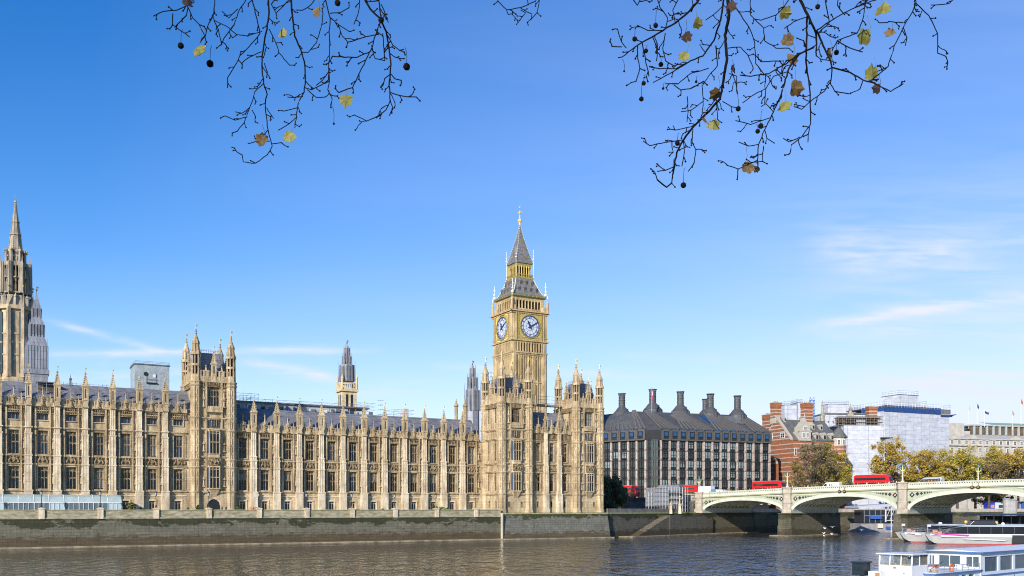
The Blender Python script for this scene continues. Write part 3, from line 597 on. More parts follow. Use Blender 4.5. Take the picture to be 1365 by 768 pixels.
def gtower(root, w, d, zc, zt, arch, ztip, side='boarded', arms=True, dz=0, slits=True, mid_door=False):
    """square gothic tower; local x 0..w, y 0..d (front face y = 0), base z 7"""
    r = 1.2; cx = w / 2; fw = w / 2 - 1.5
    wins = [(20.9, 26.1), (12.9, 17.7)]
    sm = (27.3, 28.9)
    m = MB()
    holes = [(cx - 1.25, cx + 1.25, arch[0], arch[1])]
    if slits: holes += [(cx - 1.9 - .35, cx - 1.9 + .35, 8.4, 9.9), (cx + 1.9 - .35, cx + 1.9 + .35, 8.4, 9.9)]
    if mid_door: holes += [(cx - 1.5, cx + 1.5, 7.1, 10.3)]
    gridwall(m, 0, w, 7, zc, holes, .9, .6)
    hs = []
    if side == 'boarded':
        for yc in (d * .34, d * .66):
            for a, b in ((31.0, 35.0), wins[0], wins[1]): hs.append((-yc - .65, -yc + .65, a, b))
            hs.append((-yc - .4, -yc + .4, 8.3, 10.2))
    gridwall(m, -d, 0, 7, zc, hs, .9, .4, side='x')
    m.box(w - .9, w - .6, 1, d, 7, zc); m.box(.9, w - .9, d - .9, d - .5, 7, zc); m.box(1.5, w - 1, 1.6, d - 1, 7, zc)
    m.build('wall', stone, root, (0, 0, -7))
    # cornice, panelling, parapet on front and side
    m = MB(); x0, x1 = 1.6, w - 1.6
    for z in (12.0, 17.9, 20.1, 26.6, 29.1):
        m.box(x0, x1, .4, .92, z, z + .24); m.box(x0, x1, .6, .92, z - .25, z); m.box(.4, .92, 1.6, d - 1.6, z, z + .24); m.box(.6, .92, 1.6, d - 1.6, z - .25, z)
    for sg in (-1, 1):
        for off in (1.75,):
            x = cx + sg * off; m.box(x - .18, x + .18, .45, .92, 12, zc)
            for z0 in (13.4, 21.6, arch[0] - .1, arch[0] + 2): statue(m, x + sg * .55, .68, z0, 1.4)
    for a, b in ((12.3, 17.7), (20.4, 26.3), (27.0, 29.0), (29.6, zc - 1.4)):
        for xa, xb in ((x0, cx - 2.4), (cx + 2.4, x1)):
            if xb - xa > .3:
                n = max(1, int((xb - xa) / .45))
                for i in range(n + 1): m.box(xa + (xb - xa) * i / n - .05, xa + (xb - xa) * i / n + .05, .78, .92, a, b)
                for k in range(3): m.box(xa, xb, .8, .92, a + (b - a) * (k + .5) / 3, a + (b - a) * (k + .5) / 3 + .1)
        n = int((d - 3) / .9)
        for i in range(n + 1): m.box(.78, .92, 1.5 + i * (d - 3) / n - .05, 1.5 + i * (d - 3) / n + .05, a, b)
    m.build('panelling', stone, root, (0, 0, -7))
    for z0, z1 in ((27.2, 28.9), (18.2, 20.0)):
        if z1 < 21: o = inst('carved_panel', carved_mesh(1.5, z0, z1), root, (cx, -.12, -7))
        else: window(root, cx, .55, z0, z1, 2.1, 4, False, PANES[3], dep=.05)
    oriel(root, cx, .9, 2.3, [(12.9, 17.7), (20.9, 26.1)], 1.0)
    o = window(root, cx, .9, arch[0], arch[1], 2.5, 4, True)
    m = MB(); m.box(cx - 1.9, cx + 1.9, .1, .9, arch[0] - 1.5, arch[0] - .9)
    for i in range(9): m.box(cx - 1.8 + i * .45 - .12, cx - 1.8 + i * .45 + .12, .05, .3, arch[0] - .9, arch[0] - .2)
    m.box(cx - 1.9, cx + 1.9, .12, .9, arch[0] - .9, arch[0] - .5); m.build('balcony', stone, root, (0, 0, -7))
    if slits:
        for sg in (-1, 1): window(root, cx + sg * 1.9, .9, 8.4, 9.9, .7, 2, False, glassd, dep=.3)
    if mid_door:
        d_ = MB().box(-1.5, 1.5, 0, .1, 7.1, 10.3).build('doorway', black, root, (cx, 1.2, -7)); q = MB()
        for sg in (-1, 1): q.exz([(sg * 1.52, 8.6), (sg * 1.3, 9.5), (sg * .7, 10.1), (0, 10.35), (sg * 1.52, 10.35)], -.25, -.02)
        q.build('door_arch', stonep, d_, (0, 0, 0))
    if side == 'boarded':
        for yc in (d * .34, d * .66):
            for a, b in ((31.0, 35.0), wins[0], wins[1]): window(root, .9, yc, a, b, 1.3, 2, a > 30, shutter, rz=-R(90), dep=.3)
            window(root, .9, yc, 8.3, 10.2, .8, 1, False, glassd, rz=-R(90), dep=.3)
    hwf = (w - 3.4) / 2; hwd = (d - 3.4) / 2
    f1 = frieze_mesh(hwf, zc - 1.1, zc - .1); f2 = frieze_mesh(hwd, zc - 1.1, zc - .1); p1 = parapet_mesh(hwf, zc, zt, False); p2 = parapet_mesh(hwd, zc, zt, False)
    inst('frieze', f1, root, (cx, .8, -7)); inst('frieze', f2, root, (.8, d / 2, -7), -R(90)); inst('frieze', f2, root, (w - .8, d / 2, -7), R(90))
    inst('parapet', p1, root, (cx, .8, -7)); inst('parapet', p2, root, (.8, d / 2, -7), -R(90)); inst('parapet', p2, root, (w - .8, d / 2, -7), R(90)); inst('parapet', p1, root, (cx, d - .8, -7), R(180))
    m = MB(); zr = zt + 4.6
    m.add([(1.7, 2, zc), (w - 1.7, 2, zc), (w - 1.7, d - 2, zc), (1.7, d - 2, zc), (2.9, 3.6, zr), (w - 2.9, 3.6, zr), (w - 2.9, d - 3.6, zr), (2.9, d - 3.6, zr)], [(0, 1, 5, 4), (1, 2, 6, 5), (2, 3, 7, 6), (3, 0, 4, 7), (4, 5, 6, 7)])
    rf = m.build('roof', lead, root, (0, 0, -7)); m = MB()
    for i in range(int((w - 5.8) / .4) + 1): m.box(2.9 + i * .4, 2.96 + i * .4, 3.6, 3.64, zr, zr + .9)
    m.box(2.9, w - 2.9, 3.6, 3.64, zr + .5, zr + .56)
    for i in range(int((d - 7.2) / .4) + 1): m.box(2.9, 2.94, 3.6 + i * .4, 3.66 + i * .4, zr, zr + .9)
    m.build('roof_cresting', darklead, rf)
    pm = pinnacle_mesh(.8, 4.2)
    for px, py in ((cx, .9), (w - .9, d / 2), (.9, d / 2), (cx, d - .9)): inst('pinnacle', pm, root, (px, py, zc - 7))
    for px in (cx - 1.8, cx + 1.8): inst('pinnacle', SP, root, (px, .8, zc + .4 - 7))
    for px, py, k in ((r, r, 0), (w - r, r, -.9), (r, d - r, -.3), (w - r, d - r, -.8)): turret(root, px, py, 7, zc, ztip + k)
SP = MB().sq(0, 0, 0, 2.0, .42, .36).sq(0, 0, 2, 3.3, .5, .06).box(-.1, .1, -.1, .1, 3.2, 3.5).mesh('pinnacle', stone)
rt = thing('palace_square_tower', 'square stone gothic tower with four crocketed turrets and arched doorway on the terrace', 'tower', (*P2(40.1, 9.0), 7), TH)
gtower(rt, 10.4, 14.5, 37.7, 40.2, (32.1, 36.5), 50.6, side='plain', slits=False, mid_door=True)
rt = thing('pavilion_south_tower', 'square gothic pavilion tower with grey boarded side windows rising from the river wall corner', 'tower', (*P2(116.6, .9), 7), TH)
gtower(rt, 10.6, 11.7, 36.2, 38.7, (31.1, 34.9), 49.3)
rt = thing('pavilion_north_tower', 'rightmost square gothic pavilion tower beside the dark glass office building', 'tower', (*P2(140.1, .9), 7), TH)
gtower(rt, 10.2, 11.7, 36.2, 38.7, (31.1, 34.9), 49.0)
# link block between the pavilion towers
x0p, x1p = 127.2, 140.1
rt = thing('pavilion_link_block', 'lower three-bay stone block between the two pavilion towers under a steep grey roof', 'palace wing', (*P2(x0p, 2.6), 7), TH)
Wp = x1p - x0p; cpx = [Wp * (k + .5) / 3 for k in range(3)]; m = MB(); hl = []
for x in cpx: hl += [(x - .65, x + .65, 20.9, 25.9), (x - .65, x + .65, 12.9, 17.6), (x - .3, x + .3, 8.4, 10)]
gridwall(m, 0, Wp, 7, 28.6, hl, 0, .4); m.box(0, Wp, .5, 9, 7, 28.4); m.build('wall', stone, rt, (0, 0, -7))
hp = (Wp / 3 - .9) / 2
pnl = bay_panelling(hp, [(20.9, 25.9, 1.3), (12.9, 17.6, 1.3)], 28.6, [12.0, 17.9, 20.1, 26.4], False); frz = frieze_mesh(hp, 26.9, 28.3); pp = parapet_mesh(hp, 28.6, 30.2, True); cv = carved_mesh(hp, 18.3, 19.9, False)
for x in cpx:
    inst('panelling', pnl, rt, (x, 0, -7)); inst('frieze', frz, rt, (x, 0, -7)); inst('parapet', pp, rt, (x, -.1, -7)); inst('carved_panel', cv, rt, (x, 0, -7))
    window(rt, x, 0, 20.9, 25.9, 1.3, 2); window(rt, x, 0, 12.9, 17.6, 1.3, 2); window(rt, x, 0, 8.4, 10, .6, 1, False, glassd)
bm_ = buttress_mesh(28.6, 1.15, 1.0)
for x in (Wp / 3, Wp * 2 / 3): bo = inst('buttress', bm_, rt, (x, 0, -7)); inst('pinnacle', pinnacle_mesh(.62, 3.6), bo, (0, -.5, 28.6))
roof_obj(rt, 0, Wp, [(.8, 28.4), (5.6, 34.9), (6.2, 34.9), (11, 28.4)])
m = MB(); m.box(0, Wp, 5.2, 9.5, 35.3, 36.3)
m = MB()
for k in range(9): m.tube([(k * Wp / 8, 6, 34.6), (k * Wp / 8, 6, 39.6)], .05, 4)
for z in (37.6, 38.6, 39.5): m.tube([(0, 6, z), (Wp, 6, z)], .05, 4)
s_ = thing('roof_scaffold_walkway', 'scaffold walkway bridging the roofs between the pavilion towers', 'scaffolding', (*P2(x0p, 2.6), 0), TH)
m.build('poles', steel, s_); MB().box(0, Wp, 5.2, 7.2, 36.7, 37.2).build('deck', mat('scaffold_boards', (.3, .24, .18), .8, var=.4, scale=2), s_)
# ---------------------------------------------------------------- clock tower
TX, TY = 151.5, 51.5; YT = P2(TX, TY)[1]
def zt_(y): return zy(y, YT)
rt = thing('clock_tower', 'tall golden stone clock tower with blue ringed dials and a pointed grey spire', 'clock tower', (*P2(TX, TY), 8), TH)
O8 = (0, 0, -8)
zA = zt_(473); zB = zt_(459.5); zC = zt_(421.5); zD = zt_(400.5); zE = zt_(374); zF = zt_(353.5); zG = zt_(298)
m = MB(); hw = 6.05
m.box(-hw, hw, -hw, hw, 8, zA)
for sx_ in (-1, 1):
    for sy_ in (-1, 1):
        m.fr(sx_ * (hw - .5), sy_ * (hw - .5), 8, zC + 2, 1.15, 1.15, 8)
        for i in range(8): m.fr(sx_ * (hw - .5) + 1.15 * math.cos(.39 + i * .785), sy_ * (hw - .5) + 1.15 * math.sin(.39 + i * .785), 8, zA, .11, .11, 4)
m.build('shaft', stoneg, rt, O8)
def four(name, fn, mats, parent=rt, oz=O8, smooth=False):
    q = MB(); fn(q); me = q.mesh(name, mats, smooth); out = []
    for k in range(4): out.append(inst(name, me, parent, oz, k * math.pi / 2))
    return out
def panel(q):                                                    # long vertical ribs and slit windows, face at y = -hw
    n = 11; a0 = -hw + 1.25; w_ = 2 * hw - 2.5
    for i in range(n + 1):
        x = a0 + w_ * i / n; q.box(x - (.2 if i % 2 else .12), x + (.2 if i % 2 else .12), -hw - (.34 if i % 2 else .2), -hw + .1, 8, zA - .6)
    for i in range(n):
        x = a0 + w_ * (i + .5) / n
        q.exz([(x - .34, zA - 1.9), (x, zA - 1.1), (x + .34, zA - 1.9), (x + .34, zA - .2), (x - .34, zA - .2)], -hw - .3, -hw)
        if i in (2, 5, 8):
            for z0, z1 in ((zA - 9, zA - 2.2), (zA - 17, zA - 10.5), (zA - 27, zA - 20)): q.box(x - .24, x + .24, -hw - .02, -hw + .1, z0, z1, 1)
    for z in (16, 25, 34, zA - 18.8, zA - 9.8): q.box(a0, -a0, -hw - .3, -hw, z, z + .3)
four('wall_panel', panel, [stoneg, deep])
hc = 6.5
m = MB(); m.box(-hc, hc, -hc, hc, zB, zC + .02)
for z, e in ((zB, .5), (zB + 1.2, .2), (zC, .75), (zC - .5, .35)): m.box(-hc - e, hc + e, -hc - e, hc + e, z, z + .38)
m.box(-hw - .1, hw + .1, -hw - .1, hw + .1, zA, zB)
m.build('clock_stage', stoneg, rt, O8)
def arc1(q):                                                     # arcade under the dials, with corbels
    n = 11; w_ = 2 * hc - 2
    for i in range(n + 1):
        x = -w_ / 2 + w_ * i / n; q.box(x - .16, x + .16, -hc - .18, -hc + .3, zA, zB + .1)
    for i in range(n):
        x = -w_ / 2 + w_ * (i + .5) / n; q.box(x - .36, x + .36, -hw - .16, -hw - .1, zA + .1, zB - .1, 1)
        q.exz([(x - .4, zB - .9), (x, zB - .35), (x + .4, zB - .9), (x + .4, zB), (x - .4, zB)], -hc - .1, -hc + .3)
    q.box(-hc - .2, hc + .2, -hc - .25, -hc + .3, zA - .5, zA - .05)
    for i in range(2 * n + 1): x = -w_ / 2 + w_ * i / (2 * n); q.box(x - .12, x + .12, -hc - .1, -hw, zA - 1.0, zA - .4)
four('arcade', arc1, [stoneg, deep])
RC = 3.55; zK = zt_(440)
dialw = mat('opal_dial_glass', (.56, .61, .70), .4, var=.12, scale=1.5); dialb = mat('dial_blue', (.012, .035, .15), .5)
def ringm(q, r0, r1, y0, y1, n=48, mi=0):
    for i in range(n):
        a, b_ = 2 * math.pi * i / n, 2 * math.pi * (i + 1) / n
        p = [(r * math.cos(t_), y, zK + r * math.sin(t_)) for y in (y0, y1) for r, t_ in ((r0, a), (r1, a), (r1, b_), (r0, b_))]
        q.add(p, [(0, 1, 2, 3), (1, 5, 6, 2), (0, 3, 7, 4), (4, 7, 6, 5)], mi)
def surround(q):
    q.box(-4.6, 4.6, -hc - .3, -hc + .05, zK - 4.55, zK - 4.2, 1); q.box(-4.6, 4.6, -hc - .3, -hc + .05, zK + 4.2, zK + 4.55, 1)
    for sg in (-1, 1): q.box(sg * 4.6, sg * 4.2, -hc - .28, -hc + .05, zK - 4.2, zK + 4.2, 1); q.box(sg * 5.25, sg * 4.95, -hc - .4, -hc + .05, zB, zC)
    ringm(q, RC, RC + .3, -hc - .32, -hc, 48, 1)
    for sx_ in (-1, 1):                                              # gilded foliage in the corners of the dial frame
        for sz_ in (-1, 1):
            q.fr(sx_ * 3.5, -hc - .1, zK + sz_ * 3.5 - .01, zK + sz_ * 3.5 + .01, .1, .1, 4)
            for k in range(7):
                a = math.atan2(sz_, sx_) + (k - 3) * .13; rr = 4.35 + .25 * (3 - abs(k - 3)); q.ball((rr * math.cos(a), -hc - .08, zK + rr * math.sin(a)), .2, 5, 3, 1)
    q.box(-4.2, 4.2, -hc - .06, -hc + .02, zK - 4.2, zK + 4.2, 2)
    for i in range(14): q.box(-4 + i * .6, -3.7 + i * .6, -hc - .2, -hc, zK + 4.75, zK + 5.25, 3 if i % 2 else 1)
four('dial_surround', surround, [stoneg, gold, mat('ochre_dial_panel', (.5, .38, .14), .6, var=.35, scale=2), mat('red_shield', (.35, .06, .04), .6)])
def dial(q):
    n = 48; vs = [(0, -hc - .14, zK)] + [(RC * math.cos(2 * math.pi * i / n), -hc - .14, zK + RC * math.sin(2 * math.pi * i / n)) for i in range(n)]
    q.add(vs, [(0, 1 + (i + 1) % n, 1 + i) for i in range(n)])
dials = four('clock_dial', dial, [dialw])
def dring(q):
    ringm(q, RC * .93, RC + .02, -hc - .22, -hc - .15); ringm(q, RC * .70, RC * .735, -hc - .2, -hc - .15); ringm(q, RC * .36, RC * .38, -hc - .2, -hc - .15)
    for i in range(60):
        a = i * math.pi / 30; r0 = RC * .86; r1 = RC * .94; w_ = .03
        q.add([(r0 * math.cos(a - w_ / 2), -hc - .19, zK + r0 * math.sin(a - w_ / 2)), (r1 * math.cos(a - w_ / 2), -hc - .19, zK + r1 * math.sin(a - w_ / 2)), (r1 * math.cos(a + w_ / 2), -hc - .19, zK + r1 * math.sin(a + w_ / 2)), (r0 * math.cos(a + w_ / 2), -hc - .19, zK + r0 * math.sin(a + w_ / 2))], [(0, 1, 2, 3)])
    for i in range(12):
        a = i * math.pi / 6 + math.pi / 12
        for r0, r1 in ((.38, .7),): q.tube([(RC * r0 * math.cos(a + math.pi / 12), -hc - .17, zK + RC * r0 * math.sin(a + math.pi / 12)), (RC * r1 * math.cos(a + math.pi / 12), -hc - .17, zK + RC * r1 * math.sin(a + math.pi / 12))], .045, 4)
def text_mesh(s, size, m):
    cu = bpy.data.curves.new('lettering', 'FONT'); cu.body = s; cu.size = size; cu.align_x = 'CENTER'; cu.align_y = 'CENTER'; cu.extrude = .01; cu.offset = .012
    o = bpy.data.objects.new('lettering', cu); C.objects.link(o); bpy.context.view_layer.update()
    me = bpy.data.meshes.new_from_object(o.evaluated_get(bpy.context.evaluated_depsgraph_get())); bpy.data.objects.remove(o); me.materials.clear(); me.materials.append(m); me.name = 'numeral'; return me
NUM = [text_mesh(s, .98, dialb) for s in ('XII', 'I', 'II', 'III', 'IIII', 'V', 'VI', 'VII', 'VIII', 'IX', 'X', 'XI')]
q = MB(); dring(q); drm = q.mesh('dial_ring', dialb)
def hand(L_, w0, w1, ang, y):
    q = MB(); c, s = math.sin(ang), math.cos(ang); px, pz = s, -c
    pts = [(-.9, w0 * 1.2), (-.5, w0 * .8), (0, w0 * 1.3), (L_ * .75, w1), (L_, .03)]
    L1 = [(c * a + px * b_, zK + s * a + pz * b_) for a, b_ in pts]; L2 = [(c * a - px * b_, zK + s * a - pz * b_) for a, b_ in reversed(pts)]
    q.exz(L1 + L2, y, y + .06); q.fr(0, y + .02, zK - .001, zK + .001, .1, .1, 8); q.ball((0, y, zK), .32, 8, 6); return q
hm = hand(2.0, .26, .34, R(335), -hc - .34).mesh('hour_hand', dialb); mm_ = hand(3.25, .17, .12, R(60), -hc - .42).mesh('minute_hand', dialb)
for d_ in dials:
    inst('dial_ring', drm, d_)
    for i, nm in enumerate(NUM):
        a = i * math.pi / 6; o = bpy.data.objects.new('numeral', nm); C.objects.link(o); o.parent = d_
        o.location = (RC * .8 * math.sin(a), -hc - .18, zK + RC * .8 * math.cos(a)); o.rotation_euler = (R(90), a, 0)
    inst('hour_hand', hm, d_); inst('minute_hand', mm_, d_)
# belfry, roof stages
hb = 5.75
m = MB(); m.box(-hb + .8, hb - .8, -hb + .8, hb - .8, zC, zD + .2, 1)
for sx_ in (-1, 1):
    for sy_ in (-1, 1): m.box(sx_ * hb, sx_ * (hb - 1.1), sy_ * hb, sy_ * (hb - 1.1), zC, zD)
m.box(-hb - .1, hb + .1, -hb - .1, hb + .1, zC + .38, zC + 1.3); m.box(-hb - .05, hb + .05, -hb - .05, hb + .05, zD - .9, zD)
m.build('belfry', [stoneg, deep], rt, O8)
def bel(q):
    n = 8; w_ = 2 * hb - 2.2
    for i in range(n + 1): x = -w_ / 2 + w_ * i / n; q.fr(x, -hb + .15, zC + 1.3, zD - .9, .24, .24, 6)
    for i in range(n):
        x = -w_ / 2 + w_ * (i + .5) / n; q.exz([(x - .68, zD - 2.0), (x - .4, zD - 1.5), (x, zD - 1.2), (x, zD - .9), (x - .68, zD - .9)], -hb, -hb + .3); q.exz([(x + .68, zD - 2.0), (x + .4, zD - 1.5), (x, zD - 1.2), (x, zD - .9), (x + .68, zD - .9)][::-1], -hb, -hb + .3)
four('belfry_arcade', bel, [stoneg])
def cpin(q):
    q.fr(hc + .1, -hc - .1, zC + .3, zC + 3.4, .5, .42, 8); q.fr(hc + .1, -hc - .1, zC + 3.4, zC + 5.0, .5, .05, 8); q.tube([(hc + .1, -hc - .1, zC + 5), (hc + .1, -hc - .1, zC + 6)], .05, 4, 1)
    q.tube([(hc + .5, -hc - .5, zC + .1), (hc + 1.5, -hc - 1.5, zC + .3)], .12, 5); q.tube([(-hc - .5, -hc - .5, zC + .1), (-hc - 1.5, -hc - 1.5, zC + .3)], .02, 4)
four('corner_pinnacle', cpin, [stoneg, gold])
rg = mat('spire_cast_iron', (.26, .255, .25), .5, .1, col2=(.17, .165, .165), scale=.8, brick=(.62, .5, .6, .2, .5, .05))
gorn = mat('gilt_ornament', (.62, .45, .14), .4, .5, col2=(.16, .12, .06), scale=3)
r0 = 6.0; r1 = 3.25; m = MB()
m.sq(0, 0, zD, zD + .55, 2 * r0 + .6, 2 * r0 + .4); hF = zE - zD - .55; prev = (zD + .55, r0)
for k in range(1, 7):
    f_ = k / 6; rr = r0 + (r1 - r0) * (f_ ** .72); z = zD + .55 + hF * f_; m.sq(0, 0, prev[0], z, 2 * prev[1], 2 * rr); prev = (z, rr)
lr = m.build('lower_roof', rg, rt, O8)
def dorm(q):
    for row, (f_, xs_) in enumerate(((.28, (-3.3, -1.1, 1.1, 3.3)), (.66, (-2.1, 0, 2.1)))):
        z = zD + .55 + hF * f_; rr = r0 + (r1 - r0) * (f_ ** .72)
        for x in xs_:
            q.box(x - .32, x + .32, -rr - .25, -rr + 1.2, z - .3, z + .8); q.box(x - .18, x + .18, -rr - .28, -rr - .2, z - .1, z + .65, 1)
            q.exz([(x - .42, z + .8), (x + .42, z + .8), (x, z + 1.5)], -rr - .32, -rr + 1.4); q.ball((x, -rr - .2, z + 1.6), .14, 5, 3, 2)
    q.box(-r0 - .25, r0 + .25, -r0 - .34, -r0 - .2, zD + .05, zD + .55, 2)
    for i in range(26): x = -r0 + i * 2 * r0 / 25; q.box(x - .1, x + .1, -r0 - .4, -r0 - .2, zD - .15, zD + .6, 3 if i % 3 else 2)
four('roof_dormers', dorm, [rg, deep, gorn, mat('green_enamel', (.08, .14, .07), .5)], lr, (0, 0, 0))
hl_ = 2.75
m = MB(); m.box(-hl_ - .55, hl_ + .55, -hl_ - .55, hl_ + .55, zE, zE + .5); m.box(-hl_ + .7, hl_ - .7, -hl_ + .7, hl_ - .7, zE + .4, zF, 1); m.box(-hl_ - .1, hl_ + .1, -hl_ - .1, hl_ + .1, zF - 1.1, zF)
m.build('lantern', [gold, deep], rt, O8)
def lan(q):
    for i in range(7):
        x = -hl_ + i * hl_ / 3; q.fr(x, -hl_, zE + .4, zF - .9, .17, .17, 6)
        if i < 6: q.exz([(x, zF - 1.6), (x + hl_ / 6, zF - 1.15), (x + hl_ / 3, zF - 1.6), (x + hl_ / 3, zF - 1), (x, zF - 1)], -hl_ - .05, -hl_ + .2)
    for i in range(15): x = -hl_ - .5 + i * (2 * hl_ + 1) / 14; q.box(x - .05, x + .05, -hl_ - .55, -hl_ - .45, zE + .5, zE + 1.3)
    q.box(-hl_ - .55, hl_ + .55, -hl_ - .57, -hl_ - .45, zE + 1.25, zE + 1.4)
    q.tube([(hl_ + .5, -hl_ - .5, zE + .5), (hl_ + .5, -hl_ - .5, zE + 4.8)], .09, 5, 1); q.tube([(hl_ + .5, -hl_ - .5, zE + 4.8), (hl_ + .5, -hl_ - .5, zE + 9.8)], .05, 4, 1); q.ball((hl_ + .5, -hl_ - .5, zE + 6.6), .32, 6, 4, 1); q.box(hl_ + .2, hl_ + .8, -hl_ - .53, -hl_ - .47, zE + 7.6, zE + 7.8, 1)
four('lantern_arcade', lan, [gold, white])
def lowfin(q): q.tube([(r0 + .2, -r0 - .2, zD + .5), (r0 + .2, -r0 - .2, zD + 5.2)], .07, 4); q.ball((r0 + .2, -r0 - .2, zD + 2.2), .4, 6, 4); q.box(r0 - .3, r0 + .7, -r0 - .24, -r0 - .16, zD + 3.6, zD + 3.85); q.ball((r0 + .2, -r0 - .2, zD + 1.1), .55, 6, 4)
four('corner_finial', lowfin, white)
m = MB(); prev = (zF + .5, 3.15); m.sq(0, 0, zF, zF + .5, 6.5, 6.3)
for k in range(1, 11):
    f_ = k / 10; rr = 3.15 * (1 - f_) ** 1.28 + .12 * f_; z = zF + .5 + (zG - zF - .5) * f_; m.sq(0, 0, prev[0], z, 2 * prev[1], 2 * rr); prev = (z, rr)
sp = m.build('spire', rg, rt, O8)
m = MB()
for k in range(22):                                              # crockets climbing the hips
    f_ = k / 22; rr = 3.15 * (1 - f_) ** 1.28 + .12 * f_; z = zF + .5 + (zG - zF - .5) * f_
    for i in range(4): a = i * math.pi / 2 + math.pi / 4; m.ball((rr * 1.4142 * math.cos(a), rr * 1.4142 * math.sin(a), z), .15, 5, 3)
    f_ = k / 22; rr = r0 + (r1 - r0) * (f_ ** .72); z = zD + .55 + hF * f_
    for i in range(4): a = i * math.pi / 2 + math.pi / 4; m.ball((rr * 1.4142 * math.cos(a), rr * 1.4142 * math.sin(a), z), .17, 5, 3)
m.build('crockets', mat('pale_crocket', (.7, .68, .62), .5), sp)
m = MB()
for f_, n in ((.13, 5), (.32, 4), (.55, 2), (.78, 1)):
    rr = 3.15 * (1 - f_) ** 1.28; z = zF + .5 + (zG - zF - .5) * f_
    for k in range(4):
        for i in range(n):
            x = (i + .5 - n / 2) * 2 * rr / n * .85; c, s = math.cos(k * math.pi / 2), math.sin(k * math.pi / 2); m.ball((c * x + s * rr, s * x - c * rr, z), .24, 5, 4)
m.build('spire_lucarnes', gorn, sp)
m = MB(); zt2 = zG; zT = zt_(280)
m.ball((0, 0, zt2 + .9), .75, 8, 6); m.fr(0, 0, zt2, zT, .16, .05, 6); m.fr(0, 0, zt2 - .5, zt2 + .3, .3, .5, 8)
m.box(-1.1, 1.1, -.07, .07, zt2 + 3.4, zt2 + 3.65); m.box(-.07, .07, -1.1, 1.1, zt2 + 3.4, zt2 + 3.65); m.ball((0, 0, zt2 + 3.5), .42, 6, 4); m.ball((0, 0, zt2 + 5.3), .35, 6, 4)
m.build('finial', mat('pale_gilding', (.75, .6, .3), .4, .4), sp)
# ---------------------------------------------------------------- the spire tower and the vent towers behind the roofs
Yc = P2(5.5, 75)[1]; zz_ = lambda y: zy(y, Yc)
rt = thing('octagonal_spire_tower', 'tall weathered stone octagonal tower with slender openwork spire behind the left roof', 'tower', (*P2(5.6, 75), 8), TH)
def octstage(m, r, z0, z1, slot, mi_d=1, but=.45, open_=False):
    if not open_: m.fr(0, 0, z0, z1, r * .86, r * .86, 8, mi=0)
    else: m.fr(0, 0, z0, z0 + .4, r * .9, r * .9, 8); m.fr(0, 0, z1 - 1.0, z1, r * .9, r * .9, 8)
    for i in range(8):
        a = math.pi / 8 + i * math.pi / 4; m.fr(r * math.cos(a), r * math.sin(a), z0, z1, but, but * .8, 4, a)
        m.fr(r * 1.02 * math.cos(a), r * 1.02 * math.sin(a), z1, z1 + (z1 - z0) * .24, but * .5, .03, 4)
        b_ = i * math.pi / 4; ap = r * .86 * math.cos(math.pi / 8)
        for off in (-.27, .27):
            px, py = ap * math.cos(b_) - off * r * math.sin(b_), ap * math.sin(b_) + off * r * math.cos(b_)
            if not open_: m.fr(px, py, z0 + slot[0], z1 - slot[1], r * .15, r * .15, 4, b_ + math.pi / 4, mi=mi_d); m.fr(px, py, (z0 + z1) / 2 - .2, (z0 + z1) / 2 + .2, r * .17, r * .17, 4, b_ + math.pi / 4)
        if open_:
            for off in (-.33, .33): m.fr(ap * math.cos(b_) - off * r * math.sin(b_), ap * math.sin(b_) + off * r * math.cos(b_), z0, z1, r * .17, r * .17, 4, b_)
            m.fr(0, 0, z0, z1, r * .3, r * .3, 8, mi=1) if i % 8 == 3 else None
        if open_: m.fr(ap * math.cos(b_), ap * math.sin(b_), z0, z1, .15, .15, 4); m.fr(ap * math.cos(b_), ap * math.sin(b_), (z0 + z1) / 2 - .2, (z0 + z1) / 2 + .15, r * .2, r * .2, 4, b_)
m = MB(); m.fr(0, 0, 8, zz_(505), 4.8, 4.8, 8); octstage(m, 4.5, zz_(505), zz_(413), (1.2, 1.2), but=.7)
m.fr(0, 0, zz_(415), zz_(410), 4.7, 4.7, 8)
for zq in (.32, .62): m.fr(0, 0, zz_(505 - 92 * zq), zz_(505 - 92 * zq) + .35, 4.1, 4.1, 8)
m.build('main_stage', [mat('tan_limestone', (.55, .44, .29), .85, col2=(.26, .2, .13), scale=.6, stretch=(1, 1, .5), bump=.5), mat('lantern_glass', (.07, .12, .15), .2)], rt, O8)
m = MB(); m.fr(0, 0, zz_(410), zz_(396), 4.2, 3.6, 8)
for i in range(8): a = i * math.pi / 4; m.fr(3.8 * math.cos(a), 3.8 * math.sin(a), zz_(410), zz_(399), .5, .5, 4, a); m.fr(3.9 * math.cos(a), 3.9 * math.sin(a), zz_(399), zz_(394), .6, .05, 4, a)
m.build('base_slope', stoneold, rt, O8)
m = MB(); octstage(m, 3.9, zz_(393), zz_(352), (0, 0), but=.55, open_=True)
m.build('open_lantern', [stoneold, deep], rt, O8)
m = MB(); octstage(m, 2.5, zz_(352), zz_(334), (.6, .6), but=.36); m.build('upper_stage', [stoneold, deep], rt, O8)
m = MB(); m.fr(0, 0, zz_(334), zz_(270), 1.75, .16, 8)
for y_ in (314, 297): f_ = (334 - y_) / 64; m.fr(0, 0, zz_(y_), zz_(y_) + .35, 1.75 * (1 - f_) + .35, 1.75 * (1 - f_) + .3, 8)
for k in range(26):
    f_ = k / 26; rr = 1.75 * (1 - f_) + .16
    for i in range(8): a = math.pi / 8 + i * math.pi / 4; m.ball((rr * math.cos(a), rr * math.sin(a), zz_(334) + (zz_(270) - zz_(334)) * f_), .13, 4, 3)
